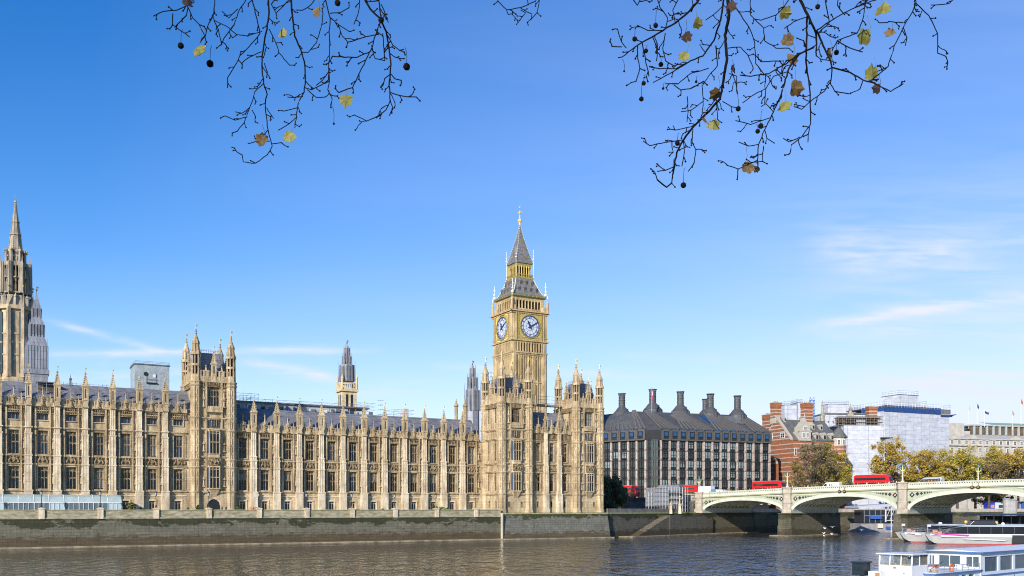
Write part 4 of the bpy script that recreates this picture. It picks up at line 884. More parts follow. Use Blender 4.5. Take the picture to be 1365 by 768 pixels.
s2 = m.build('spire', stoneold, rt, O8); m = MB(); m.ball((0, 0, zz_(269)), .4, 8, 6); m.tube([(0, 0, zz_(270)), (0, 0, zz_(258))], .1, 5); m.ball((0, 0, zz_(261)), .22, 6, 4); m.build('finial', gold, s2)
m = MB()
for i in range(8):
    a = math.pi / 8 + i * math.pi / 4
    for r_, y_ in ((4.6, 385), (3.0, 336)): m.ball((r_ * math.cos(a), r_ * math.sin(a), zz_(y_)), .28, 5, 4)
m.build('gilt_crowns', gold, rt, O8)
def ventower(name, label, u, v, stages, base=None, tip=None, m_=greytow, rot=TH, n=4):
    """stages = [(y_bottom, y_top, width px bottom, width px top, windows?)] measured at the tower's distance"""
    x_, Y_ = P2(u, v); k = Y_ / F; rt = thing(name, label, 'tower', (x_, Y_, 8), rot); fc = k / (1.362 if n == 4 else 1.0)
    for i, (y0, y1, w0, w1, win) in enumerate(stages):
        m = MB(); a, b_ = zy(y0, Y_), zy(y1, Y_); W0, W1 = w0 * fc, w1 * fc
        (m.sq(0, 0, a, b_, W0, W1) if n == 4 else m.fr(0, 0, a, b_, W0 / 2, W1 / 2, 8))
        if win:
            sides = 4 if n == 4 else 8; hwn = W0 / 2 if n == 4 else W0 / 2 * .924
            seg = W0 if n == 4 else W0 / 2 * .765
            for q_ in range(sides):
                c, s = math.cos(q_ * 2 * math.pi / sides), math.sin(q_ * 2 * math.pi / sides)
                cnt = win
                for j in range(cnt):
                    xx = (j + .5 - cnt / 2) * seg * .82 / cnt; m2 = MB(); m2.box(xx - seg * .3 / cnt, xx + seg * .3 / cnt, -hwn - .05, -hwn + .2, a + (b_ - a) * .2, a + (b_ - a) * .92, 1)
                    m2.v = [(c * p[0] - s * p[1], s * p[0] + c * p[1], p[2]) for p in m2.v]; m.add(m2.v, m2.f, 1)
                for j in range(cnt + 1):
                    xx = (j - cnt / 2) * seg * .82 / cnt; m2 = MB(); m2.box(xx - .06, xx + .06, -hwn - .2, -hwn + .1, a, b_); m2.v = [(c * p[0] - s * p[1], s * p[0] + c * p[1], p[2]) for p in m2.v]; m.add(m2.v, m2.f, 0)
            for q_ in range(4):
                a_ = math.pi / 4 + q_ * math.pi / 2; rr = hwn * 1.38; m.fr(rr * math.cos(a_), rr * math.sin(a_), a, b_ + (b_ - a) * .35, .2, .05, 4)
        m.build('stage', [m_, darklead], rt, O8)
    y0, y1 = tip; m = MB(); a, b_ = zy(y0, Y_), zy(y1, Y_); m.fr(0, 0, a, b_, .14, .04, 5); m.ball((0, 0, a + (b_ - a) * .5), .28, 6, 4); m.box(-.02, .5, -.03, .03, a + (b_ - a) * .7, a + (b_ - a) * .9)
    m.build('weather_vane', darklead, rt, O8); return rt, Y_
ventower('zinc_vent_tower', 'grey metal-clad square tower stepping to a point, right beside the tall stone spire', 10.0, 55,
         [(640, 463, 37, 36, 0), (500, 494, 40, 40, 0), (494, 463, 34.5, 34.5, 6), (463, 450, 37, 25, 0), (450, 434, 24, 23, 4), (434, 424, 25, 15.5, 0), (424, 412, 14.5, 14, 2), (412, 391, 14.5, 2, 0)], tip=(392, 381))
r4, Y4 = ventower('octagonal_vent_tower', 'dark grey octagonal louvred turret on a golden stone base above the middle roofs', 95.2, 60,
         [(509, 489, 18.5, 18.5, 3), (489, 487, 20, 20, 0), (487, 475, 11, 10, 1), (475, 464, 7, 2.5, 1), (464, 461, 2.5, 1, 0)], tip=(461, 453), n=8)
m = MB(); hw4 = 4.4; zb, ztp = zy(560, Y4), zy(507.5, Y4); m.sq(0, 0, 8, ztp - 1.2, hw4, hw4)
m = MB(); m.box(-2.3, 2.3, -2.3, 2.3, 8, zy(521, Y4)); m.box(-2.8, 2.8, -2.8, 2.8, zy(523, Y4), zy(521, Y4)); m.box(-2.35, 2.35, -2.35, 2.35, zy(521, Y4), zy(518, Y4))
for q_ in range(4):
    c, s = math.cos(q_ * 1.5708), math.sin(q_ * 1.5708)
    for j in range(7):
        m2 = MB(); xx = -2.1 + j * .7; m2.box(xx - .12, xx + .12, -2.35, -2.15, zy(518, Y4), zy(512, Y4)); m.add([(c * p[0] - s * p[1], s * p[0] + c * p[1], p[2]) for p in m2.v], m2.f)
    m2 = MB(); m2.box(-2.35, 2.35, -2.38, -2.1, zy(512, Y4), zy(511, Y4)); m.add([(c * p[0] - s * p[1], s * p[0] + c * p[1], p[2]) for p in m2.v], m2.f)
    for xx in (-.75, .75):
        m2 = MB(); m2.box(xx - .38, xx + .38, -2.33, -2.2, zy(545, Y4), zy(527, Y4)); m.add([(c * p[0] - s * p[1], s * p[0] + c * p[1], p[2]) for p in m2.v], m2.f, 1)
    a_ = q_ * 1.5708 + .785; m.fr(2.5 * 1.3 * math.cos(a_), 2.5 * 1.3 * math.sin(a_), zy(520, Y4), zy(506, Y4), .36, .3, 6); m.fr(2.5 * 1.3 * math.cos(a_), 2.5 * 1.3 * math.sin(a_), zy(506, Y4), zy(500, Y4), .42, .03, 6)
m.build('stone_base', [mat('golden_base_stone', (.66, .54, .33), .8, col2=(.42, .32, .18), scale=1), glassd], r4, O8)
ventower('octagonal_vent_tower', 'dark grey octagonal louvred turret beside the left pavilion tower', 125.8, 35,
         [(600, 521, 18.5, 17.5, 0), (548, 520, 17.4, 17.4, 3), (521, 518, 18, 14, 0), (518, 503, 11.5, 10, 1), (503, 491, 6, 2, 1)], tip=(491, 480), n=8)
# little stone stack turrets on the roof beside it
for x_, y_ in ((608, 533), (620, 533)):
    u_ = ux(x_, 24); X_, Y_ = P2(u_, 24); zt3 = zy(y_, Y_)
    o = MB().fr(0, 0, 26, zt3 - 1.6, .55, .5, 8).fr(0, 0, zt3 - 1.9, zt3 - 1.4, .75, .7, 8).fr(0, 0, zt3 - 1.4, zt3, .5, .08, 8).ball((0, 0, zt3), .18, 6, 4).build('roof_turret', stone, None, (X_, Y_, 0))
    tag(o, 'small stone roof turret %s the dark grey octagonal louvred turret' % ('just left of' if x_ < 610 else 'in front of'), 'turret')
# white wrapped box on the left roof
X_, Y_ = P2(37.0, 50)
rt = thing('wrapped_roof_box', 'translucent white wrapped scaffold box with a round opening above the left roof', 'scaffold enclosure', (X_, Y_, 8), TH)
k = Y_ / F; W_ = 8.6
m = MB(); m.box(-W_ / 2, W_ / 2, -3, 6, 8, zy(489, Y_)); m.build('sheeting', mat('translucent_sheeting', (.36, .41, .44), .5, col2=(.24, .29, .32), scale=.5, bump=.8, bscale=1.2, brick=(2.1, 2, .8, .05, 0, .04)), rt, O8)
m = MB(); m.box(-W_ / 2 - .2, W_ / 2 + .2, -3.2, 6.2, zy(489, Y_), zy(487.6, Y_)); m.build('top_deck', darklead, rt, O8)
m = MB(); tp = zy(484, Y_)
for i in range(9):
    x = -W_ / 2 + i * W_ / 8
    m.tube([(x, -3.1, zy(489, Y_)), (x, -3.1, tp + (.9 if i == 5 else 0))], .04, 4); m.tube([(x, 6.1, zy(489, Y_)), (x, 6.1, tp)], .04, 4)
for z in (tp - .1, (tp + zy(488, Y_)) / 2):
    for yy_ in (-3.1, 6.1): m.tube([(-W_ / 2, yy_, z), (W_ / 2, yy_, z)], .04, 4)
    for x in (-W_ / 2, W_ / 2): m.tube([(x, -3.1, z), (x, 6.1, z)], .04, 4)
m.build('guard_rail', steel, rt, O8)
m = MB(); m.exz([(-1.6 + .55 * math.cos(i * .524), zy(501, Y_) + .55 * math.sin(i * .524)) for i in range(12)], -3.14, -3.02); m.exz([(-1.5, zy(512, Y_)), (1.2, zy(512, Y_)), (1.2, zy(513.4, Y_)), (-1.5, zy(513.4, Y_))], -3.4, -3.02)
for x in (-1.4, .9): m.tube([(x, -3.2, zy(513, Y_)), (x, -3.2, zy(500, Y_))], .06, 4)
m.tube([(-1.5, -3.3, zy(508, Y_)), (1.2, -3.3, zy(508, Y_))], .04, 4)
m.build('opening', [black], rt, O8)
MB().exz([(.55 + .45 * math.cos(i * .524), zy(503, Y_) + .45 * math.sin(i * .524)) for i in range(12)], -3.13, -3.01).build('white_disc', white, rt, O8)
# scaffolding and temporary roofs behind the central range
def scaff(name, label, x0, x1, v, ybase, ytop, depth=6, seed=1, sheetm=None, deck=True):
    u0, u1 = ux(x0, v), ux(x1, v); rt = thing(name, label, 'scaffolding', (*P2(u0, v), 0), TH); Lg = u1 - u0; rr = random.Random(seed)
    Ym = P2((u0 + u1) / 2, v)[1]; zb, zt = zy(ybase, Ym), zy(ytop, Ym); m = MB(); n = max(2, int(Lg / 1.8))
    for i in range(n + 1):
        for y in (0, depth): m.tube([(i * Lg / n, y, zb), (i * Lg / n, y, zt + rr.choice((0, 0, .5, 0, 0)))], .04, 4)
    nz = max(2, int((zt - zb) / 1.0))
    for j in range(nz + 1):
        z = zb + (zt - .1 - zb) * j / nz
        for y in (0, depth): m.tube([(0, y, z), (Lg, y, z)], .04, 4)
        for i in range(n + 1): m.tube([(i * Lg / n, 0, z), (i * Lg / n, depth, z)], .035, 4)
    m.build('scaffold_poles', steel, rt); return rt, Lg, zb, zt
rt, Lg, zb, zt = scaff('roof_scaffold', 'long scaffold deck and white temporary roof along the ridge of the central range', 314, 492, 26, 548, 535, 7, 3)
MB().box(0, Lg, -.4, 7.4, zt - 1.1, zt - .75).build('deck_edge', darklead, rt); MB().box(0, Lg - 6, .15, 7, zb, zt - 1.1).build('temporary_roof', mat('dusty_sheeting', (.5, .53, .56), .5, var=.4, scale=.4, stretch=(1, 1, 2)), rt)
m = MB(); rr = random.Random(4)
for i in range(30):
    x = rr.uniform(0, Lg); w = rr.uniform(.4, 1.6); m.box(x, x + w, -.3, .1, zb - .4, zb + rr.uniform(.3, 1.1), rr.choice((0, 0, 1, 2)))
m.build('stacked_materials', [darklead, navy, white], rt)
scaff('ridge_scaffold', 'tall bare scaffold tubes standing on the roof just right of the square tower', 314, 345, 30, 540, 524, 5, 5)
scaff('scaffold_tower', 'narrow scaffold tower over the roof right of the golden vent tower', 506, 511.5, 30, 552, 533, 1.6, 6)
rt, Lg, zb, zt = scaff('ridge_scaffold', 'low scaffold cluster on the roof around the fifth window bay left of the pavilion', 524, 552, 28, 556, 546, 5, 8)
MB().box(Lg * .6, Lg * .8, 1, 4, zb, zt + .4).build('hoist_cover', sheet, rt)
scaff('ridge_scaffold', 'thin scaffold rails behind the golden base of the middle vent tower', 474, 500, 40, 546, 537, 5, 9)
scaff('scaffold_stair', 'blue-grey scaffold stair between the two left turrets of the pavilion tower', 648, 657, 16, 528, 496, 3, 10)
rt, Lg, zb, zt = scaff('roof_repair_scaffold', 'dark scaffold bay open in the leftmost stretch of grey roof', 50, 74, 15.5, 524, 509, 2.4, 11)
MB().box(-.2, Lg + .2, -.2, 2.6, zt - .2, zt).build('cover', darklead, rt); MB().box(0, Lg, 1.2, 2.2, zb, zt - .6).build('exposed_rafters', mat('old_timber', (.12, .1, .09), .9, var=.5, scale=2), rt)
# ---------------------------------------------------------------- terrace things
def lamp_post(): 
    m = MB(); m.fr(0, 0, 0, .5, .22, .12, 8).fr(0, 0, .5, 2.6, .08, .06, 8).fr(0, 0, 2.5, 2.62, .2, .2, 6); return m.mesh('post', black), MB().fr(0, 0, 2.62, 3.25, .18, .3, 6).mesh('lantern_glass', mat('lamp_glass', (.3, .32, .32), .1)), MB().fr(0, 0, 3.25, 3.5, .36, .08, 6).ball((0, 0, 3.6), .09, 6, 4).mesh('lamp_cap', black)
LP_ = lamp_post()
for i, u in enumerate(POSTS):
    if u < -8: continue
    o = thing('terrace_lamp', 'black lantern lamp post on the terrace wall, %s' % ('number %d counting lamps from the left edge' % 1), 'street lamp', (*P2(u, .5), 8.3), TH, 'lantern lamps along the terrace wall')
    x_ = CX + F * P2(u, 0)[0] / P2(u, 0)[1]
    where = ('left end of the glass marquee' if x_ < 40 else 'in front of the glass marquee' if x_ < 100 else 'right end of the glass marquee' if x_ < 160 else 'left of the square tower' if x_ < 240 else 'before the square tower doorway' if x_ < 300 else 'right of the square tower' if x_ < 350 else
             'left part of the central range' if x_ < 410 else 'under the octagonal turret on golden base' if x_ < 470 else 'at the middle of the central range' if x_ < 530 else 'beside the green bushes on terrace' if x_ < 590 else 'nearest the pavilion tower')
    o['label'] = 'black lantern lamp post on the terrace wall, ' + where
    p = inst('post', LP_[0], o); inst('lantern_glass', LP_[1], p); inst('lamp_cap', LP_[2], p)
# glass marquee
um0, um1 = ux(-60, 6), ux(161, 6); n = 11
rt = thing('terrace_marquee', 'long pale glass and white frame marquee with curved roof on the terrace at far left', 'marquee', (*P2(um0, 4), 7), TH)
Lm = um1 - um0; prof = [(0, 2.35), (.25, 2.95), (.9, 3.55), (2.0, 3.95), (4.5, 4.1)]
gm_ = mat('pale_canopy', (.40, .48, .46), .35, col2=(.30, .38, .37), scale=.6); gw = glass('marquee_glass', (.10, .14, .17), .1)
for k in range(n):
    a, b_ = k * Lm / n, (k + 1) * Lm / n; m = MB()
    for (y0, z0), (y1, z1) in zip(prof, prof[1:]): m.add([(a + .05, y0, z0), (b_ - .05, y0, z0), (b_ - .05, y1, z1), (a + .05, y1, z1)], [(0, 1, 2, 3)])
    m.build('roof_panel', gm_, rt)
    m = MB(); m.box(a, a + .12, -.05, .06, 0, 2.35)
    for (y0, z0), (y1, z1) in zip(prof, prof[1:]): m.tube([(a, y0, z0), (a, y1, z1)], .07, 4)
    for j in (1, 2): m.box(a + j * (b_ - a) / 3 - .04, a + j * (b_ - a) / 3 + .04, -.04, .05, 0, 2.3)
    m.box(a, b_, -.06, .08, 2.25, 2.42); m.box(a, b_, -.04, .05, 0, .35); m.build('frame', white, rt)
    MB().box(a + .1, b_ - .02, .06, .09, .3, 2.3).build('glazing', gw if k % 4 in (0, 1, 3) else mat('frosted_panel', (.42, .52, .56), .3), rt)
MB().add([(Lm, 0, 0), (Lm, 4.5, 0), (Lm, 4.5, 4.1), (Lm, 2, 3.95), (Lm, .9, 3.55), (Lm, .25, 2.95), (Lm, 0, 2.35)], [(0, 1, 2, 3, 4, 5, 6)]).build('end_panel', gm_, rt)
# shrubs on the terrace
def bush(name, label, loc, w, h, n, cols, seed, cat='shrub', group=None):
    rr = random.Random(seed); m = MB()
    for i in range(n):
        a = rr.uniform(0, 6.28); e = rr.uniform(-.2, 1.57); r_ = rr.uniform(.75, 1.05)
        c = Vector((w / 2 * r_ * math.cos(a) * math.cos(e), w / 2 * r_ * math.sin(a) * math.cos(e), h * .45 + h * .55 * r_ * math.sin(e))); s_ = .12 * (w + h) * rr.uniform(.35, .7)
        d1 = Vector((rr.gauss(0, 1), rr.gauss(0, 1), rr.gauss(0, 1))).normalized(); d2 = d1.orthogonal().normalized()
        m.add([c - d1 * s_, c - d2 * s_ * .6, c + d1 * s_, c + d2 * s_ * .6], [(0, 1, 2, 3)])
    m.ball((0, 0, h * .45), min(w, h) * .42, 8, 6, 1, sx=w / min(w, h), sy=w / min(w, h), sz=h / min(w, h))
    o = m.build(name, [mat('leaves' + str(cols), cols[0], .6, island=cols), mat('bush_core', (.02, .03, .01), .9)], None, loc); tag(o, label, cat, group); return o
GR = [(.05, .09, .02), (.09, .15, .03), (.03, .06, .015)]; OL = [(.16, .16, .03), (.1, .12, .03), (.22, .18, .04)]
for i, (x_, w, h, cols, lb) in enumerate(((174, 1.7, 2.0, OL, 'round olive bush beside the right end of the glass marquee'), (188, 1.8, .7, GR, 'low green shrub right of the olive bush on the terrace'),
        (226, 1.4, .6, GR, 'low green shrub midway between olive bush and square tower'), (263, 1.0, 1.5, GR, 'clipped dark green bush left of the tower doorway'), (275, 1.3, .8, [(.2, .3, .04), (.14, .22, .03)], 'bright green low plant beside tower doorway'),
        (316, 1.1, 1.5, GR, 'dark green ball bush right of the tower doorway'), (319.5, 1.2, .7, [(.2, .3, .04), (.14, .22, .03)], 'bright green low plant under the dark ball bush'), (475, 1.4, .6, GR, 'small low green shrub at the middle of the terrace'),
        (508, 1.2, .7, OL, 'small yellow-green shrub beside a terrace lamp'), (577, 2.0, 1.35, GR, 'larger green bush on the right part of the terrace'), (587, 2.2, 1.1, [(.2, .3, .04), (.14, .22, .03)], 'wide bright green shrub beside the larger bush'), (594, 1.2, .9, GR, 'small bush at the right end of the shrub cluster'))):
    u_ = ux(x_, 4); bush('terrace_shrub', lb, (*P2(u_, 3), 6.9), w, h + .45, 160, cols, i)
# ---------------------------------------------------------------- buildings beyond the bridge
def face_frame(x, Y, ang): return (*at(x, Y)[:2], 0), R(ang)
# office building with dark glass, sandstone piers and tall roof chimneys
K = at(880, 343); KX, KY = K[0], K[1]
rt = thing('office_building', 'dark glass and bronze office building with pale piers, ribbed roof and tall chimneys', 'office building', (KX, KY, 8), R(20))
pier = mat('pink_sandstone', (.50, .42, .37), .8, col2=(.29, .23, .20), scale=1.2); bronze = mat('dark_bronze', (.035, .033, .034), .45, .2, var=.4, scale=1.5)
zE_, zR_ = zy(585, 345), zy(552, 362); NB = 13; pit = 3.64; Lr = NB * pit; nl = 9; pl_ = 3.7; AL = R(142 - 20 + 0)      # left face direction relative to the right face
dl = (math.cos(AL), math.sin(AL)); CH = 5.2                       # chamfer corner width
c0 = (-CH * .95, CH * .3); Ll = nl * pl_
lend = (c0[0] + dl[0] * Ll, c0[1] + dl[1] * Ll)
foot = [(0, 0), (Lr, 0), (Lr, 40), (lend[0] + 20, 60), lend, c0]
G8 = (0, 0, -8)
m = MB(); m.exy(foot, 8, zE_ - .6); m.build('core', bronze, rt, G8)
FL = [(zE_ - 3.4 - 3.55 * k, zE_ - .9 - 3.55 * k) for k in range(5)]
def ofl(w, h, v):
    q = MB(); q.box(-w / 2, w / 2, -.05, .1, 0, h); return q.mesh('window', v)
def oframe(w, h, bay):
    q = MB()
    if bay: q.box(-w / 2 - .1, w / 2 + .1, -.5, -.02, -.35, -.05); q.box(-w / 2 - .1, w / 2 + .1, -.45, -.02, h * .62, h * .7); q.box(-w / 2 - .1, -w / 2 + .16, -.45, -.02, -.1, h); q.box(w / 2 - .16, w / 2 + .1, -.45, -.02, -.1, h); q.box(-w / 2, w / 2, -.45, -.02, h - .25, h)
    q.box(-.08, .08, -.12, -.02, 0, h); q.box(-w / 2, -w / 2 + .22, -.14, -.02, 0, h); q.box(w / 2 - .22, w / 2, -.14, -.02, 0, h); q.box(-w / 2, w / 2, -.12, -.02, h * .3, h * .36); q.box(-w / 2, w / 2, -.12, -.02, -.12, 0); q.box(-w / 2, w / 2, -.3, .2, h, h + .2)
    return q.mesh('window_frame', bronze)
og = [glass('office_glass_pale', (.20, .27, .30), .08, .8, .2), glass('office_glass_mid', (.045, .065, .08), .08, .8, .2), glass('office_glass_dark', (.03, .04, .05), .08, .8, .2)]
ofm = {(b_, gk): (ofl(2.3, 2.5, og[gk])) for b_ in (0, 1) for gk in range(3)}; off_ = [oframe(2.3, 2.5, 0), oframe(2.3, 2.5, 1)]
rr = random.Random(5)
zE2 = zE_
zE2 = zE_; q = MB(); q.box(-.38, .38, -.75, .2, 9.5, zE2 - .7)
for k in range(5): q.ball((0, -.78, zE2 - 4.2 - 3.55 * k), .2, 5, 4, 1); q.box(-.42, .42, -.8, .2, zE2 - 4.7 - 3.55 * k, zE2 - 4.55 - 3.55 * k, 1)
PIERM = q.mesh('pier', [pier, black])
def front(origin, ang, n, pt, right):
    c, s = math.cos(ang), math.sin(ang)
    def P(t, d): return (origin[0] + c * t + s * d, origin[1] + s * t - c * d)
    for i in range(n):
        for k, (a, b_) in enumerate(FL):
            gk = rr.choice((0, 0, 1, 1, 2)) if right else rr.choice((1, 2, 2, 0)); bay = (i + k // 2) % 3 == 0
            x, y = P((i + .5) * pt, .12); o = inst('window', ofm[(int(bay), gk)], rt, (x, y, a - 8), ang); inst('window_frame', off_[int(bay)], o)
    for i in range(n + 1):
        x, y = P(i * pt, 0); inst('pier', PIERM, rt, (x, y, -8), ang)
    for i in range(n):                                             # spandrels joined by a thin mullion, one frame per bay
        q = MB(); xm, ym = P((i + .5) * pt, .42); q.fr(xm, ym, 9.5, zE2 - .7, .13, .13, 4)
        for k in range(6):
            a = zE2 - .7 - 3.55 * k; x0, y0 = P(i * pt + .5, .3); x1, y1 = P((i + 1) * pt - .5, .3)
            q.add([(x0, y0, a - .35), (x1, y1, a - .35), (x1, y1, a), (x0, y0, a), *[(P(tt, 0)[0], P(tt, 0)[1], zz) for tt, zz in ((i * pt + .5, a - .35), ((i + 1) * pt - .5, a - .35), ((i + 1) * pt - .5, a), (i * pt + .5, a))]], [(0, 1, 2, 3), (0, 4, 5, 1), (3, 2, 6, 7)])
            q.fr(xm, ym, a - .4, a + .05, .2, .2, 4)
        q.build('bay_frame', bronze, rt, G8)
front((0, 0), 0, NB, pit, True)
front(lend, math.atan2(c0[1] - lend[1], c0[0] - lend[0]), nl, pl_, False)
ca = math.atan2(-c0[1], -c0[0]); q = MB()
for k in range(6):                                               # curved corner bay
    zt0 = zE_ - .9 - 3.55 * k
    pts = [(c0[0] + .5, c0[1]), (c0[0] * .78, c0[1] - 1.6), (c0[0] * .3, c0[1] * .4 - 1.9), (-.4, -.3), (0, 1), (c0[0], c0[1] + 1)]
    q.exy(pts, zt0 - 2.4, zt0, 1); q.exy([(x * 1.0, y - .12) for x, y in pts], zt0, zt0 + .4, 0); q.exy([(x, y - .06) for x, y in pts], zt0 - 3.2, zt0 - 2.4, 0)
for k in range(6):
    zt0 = zE_ - .9 - 3.55 * k
    for a_, b_ in zip(pts[:-2], pts[1:-1]):
        for f_ in (0, .33, .66, 1): xx_, y_2 = a_[0] + (b_[0] - a_[0]) * f_, a_[1] + (b_[1] - a_[1]) * f_; q.fr(xx_, y_2, zt0 - 2.4, zt0, .12, .12, 4)
    q.exy([(x, y - .03) for x, y in pts], zt0 - 1.0, zt0 - .85, 0)
q.build('corner_bay', [bronze, og[1]], rt, G8)
# roof: splayed ribs from eaves to a flat ridge
ins = 15
top = [(-1.0, 11), (Lr - 6, 10), (Lr - 10, 30), (lend[0] + 24, 50), (lend[0] + 9, lend[1] + 6), (c0[0] + .2, c0[1] + 9.5)]
fo = [(.3, -.5), (Lr + .6, -.5), (Lr + .6, 40), (lend[0] + 20, 60), (lend[0] - .8, lend[1]), (c0[0] - .6, c0[1] - .4)]
q = MB(); n6 = 6
q.add([(x, y, zE_ + 3.0) for x, y in fo] + [(x, y, zR_) for x, y in top], [(i, (i + 1) % n6, n6 + (i + 1) % n6, n6 + i) for i in range(n6)] + [tuple(range(6, 12))])
MB().exy([(x, y) for x, y in fo], zE_ - .6, zE_ + 2.99).build('eaves_band', bronze, rt, G8)
rf = q.build('roof', slate, rt, G8); q = MB()
def lerp(a, b_, t_): return tuple(a[i] + (b_[i] - a[i]) * t_ for i in range(len(a)))
for (a, b_), (ta, tb), n in (((fo[0], fo[1]), (top[0], top[1]), NB), ((fo[4], fo[5]), (top[4], top[5]), nl)):
    for i in range(n * 2 + 1):
        t_ = i / (n * 2); p0 = lerp(a, b_, t_); cpos = round(t_ * 3) / 3; p1 = lerp(ta, tb, t_ * .35 + cpos * .65); 
        q.tube([(*p0, zE_ + 3.45), (p0[0] + (p1[0] - p0[0]) * .98, p0[1] + (p1[1] - p0[1]) * .98, zE_ + 3 + (zR_ - zE_ - 3) * .98 + .45)], .42, 4)
q.build('roof_ribs', mat('rib_metal', (.13, .125, .12), .55, .1, var=.3, scale=2), rf); sky_g = glass('skylight_glass', (.015, .06, .17), .06, .8, .1); eavem = mat('grey_eaves', (.10, .095, .09), .6, var=.3, scale=2)
for (a, b_), n in (((fo[0], fo[1]), NB), ((fo[4], fo[5]), nl)):
    an = math.atan2(b_[1] - a[1], b_[0] - a[0]); c, s = math.cos(an), math.sin(an)
    for i in range(n):
        p = lerp(a, b_, (i + .5) / n); q = MB(); q2 = MB(); q3 = MB()
        def bx_(Q, x0, x1, y0, y1, z0, z1): Q.add([(p[0] + c * px - s * py, p[1] + s * px + c * py, z) for z in (z0, z1) for px, py in ((x0, y0), (x1, y0), (x1, y1), (x0, y1))], [(0, 1, 5, 4), (1, 2, 6, 5), (2, 3, 7, 6), (3, 0, 4, 7), (4, 5, 6, 7), (3, 2, 1, 0)])
        bx_(q, -.7, .7, -.35, 0, zE_ + .9, zE_ + 2.3); bx_(q2, -1.05, 1.05, -.2, .3, zE_ + 2.6, zE_ + 3.3); bx_(q2, -.6, .6, -.0, .9, zE_ + 3.3, zE_ + 4.0); q2.m[-6:] = [1] * 6
        bx_(q3, -1.95, -1.2, -.5, .1, zE_ - .4, zE_ + 3.1); bx_(q3, 1.2, 1.95, -.5, .1, zE_ - .4, zE_ + 3.1); bx_(q3, -1.95, 1.95, -.7, .1, zE_ - .7, zE_ - .2); o3 = len(q3.v); q3.v += q2.v; q3.f += [tuple(j + o3 for j in f) for f in q2.f]; q3.m += q2.m; o = q3.build('dormer', [eavem, sky_g], rf); q.build('dormer_window', sky_g, o)
# two larger blue skylights set in the slope
for t_, mt_ in ((.58, sky_g), (.30, darklead), (.83, darklead)):
    p0, p1 = lerp(fo[0], fo[1], t_), lerp(top[0], top[1], t_); q = MB(); f0, f1 = .45, .84
    A_ = [(*lerp(p0, p1, f0), zE_ + 3 + (zR_ - zE_ - 3) * f0 + .42), (*lerp(p0, p1, f1), zE_ + 3 + (zR_ - zE_ - 3) * f1 + .42)]
    q.add([(A_[0][0] - 2.6, A_[0][1] - .2, A_[0][2]), (A_[0][0] + 2.6, A_[0][1] - .2, A_[0][2]), (A_[1][0] + 2.6, A_[1][1] - .2, A_[1][2]), (A_[1][0] - 2.6, A_[1][1] - .2, A_[1][2]),
           (A_[0][0] - 2.6, A_[0][1] + .5, A_[0][2] - .6), (A_[0][0] + 2.6, A_[0][1] + .5, A_[0][2] - .6), (A_[1][0] + 2.6, A_[1][1] + .5, A_[1][2] - .6), (A_[1][0] - 2.6, A_[1][1] + .5, A_[1][2] - .6)], [(0, 1, 2, 3), (0, 4, 5, 1), (1, 5, 6, 2), (2, 6, 7, 3), (3, 7, 4, 0)]); q.build('skylight', mt_, rf)
def chimney(x, y, zb, zt, s=1):
    s *= 1.12
    q = MB(); h = zt - zb; q.fr(0, 0, 0, h * .22, 3.3 * s, 3.1 * s, 16); q.fr(0, 0, h * .22, h * .3, 3.2 * s, 2.6 * s, 16); q.fr(0, 0, h * .3, h * .42, 2.5 * s, 1.7 * s, 16); q.fr(0, 0, h * .42, h * .47, 1.7 * s, 1.25 * s, 16)
    q.fr(0, 0, h * .47, h * .93, 1.15 * s, 1.1 * s, 16)
    for k in range(4): q.fr(0, 0, h * (.52 + .1 * k), h * (.52 + .1 * k) + .15, 1.22 * s, 1.22 * s, 16)
    for k in range(12): a = k * math.pi / 6; q.fr(1.12 * s * math.cos(a), 1.12 * s * math.sin(a), h * .9, h * .985, .1, .1, 4); q.tube([(3.25 * s * math.cos(a), 3.25 * s * math.sin(a), 0), (3.15 * s * math.cos(a), 3.15 * s * math.sin(a), h * .22)], .12, 4)
    q.fr(0, 0, h * .97, h, 1.4 * s, 1.4 * s, 16); q.box(1.8 * s, 2.4 * s, -.3, .3, h * .3, h * .42)
    q.build('chimney', slate, rt, (x, y, zb - 8))
for x_, yb, yt_, Yw, sc in ((829, 556, 524.5, 365, 1.0), (870, 551, 519, 362, 1.05), (907, 553, 522, 362, 1.0), (947, 556, 525, 363, 1.0), (983, 558, 527.5, 366, 1.0), (940, 556, 532, 378, .85)):
    wx, wy, _ = at(x_, Yw); dx, dy = wx - KX, wy - KY; c, s = math.cos(R(-20)), math.sin(R(-20)); chimney(c * dx - s * dy, s * dx + c * dy, zy(yb, Yw) - 1, zy(yt_, Yw), sc)
# flagpole at the corner
fx, fy, _ = at(869, 352)
fp = thing('flagpole', 'thin grey flagpole with furled union flag at the corner of the dark office building', 'flagpole', (fx, fy, zE_ + 1)); zf = zy(517, 352) - zE_ - 1
MB().tube([(0, 0, 0), (0, 0, zf)], [.2, .1], 6).ball((0, 0, zf), .18, 6, 4).build('pole', steel, fp)
m = MB(); m.tube([(.15, 0, zf - 1), (.3, .1, zf - 2.4), (.15, 0, zf - 4.2), (.32, .05, zf - 5.4)], [.12, .3, .18, .22], 6, 0); m.tube([(.05, -.2, zf - 1.2), (.15, -.25, zf - 2.9)], [.08, .14], 5, 1); m.tube([(.3, -.15, zf - 3), (.2, -.2, zf - 5.2)], [.08, .12], 5, 2)
m.build('flag', [mat('flag_red', (.6, .04, .05), .7), mat('flag_white', (.8, .8, .8), .7), mat('flag_blue', (.02, .03, .2), .7)], fp)
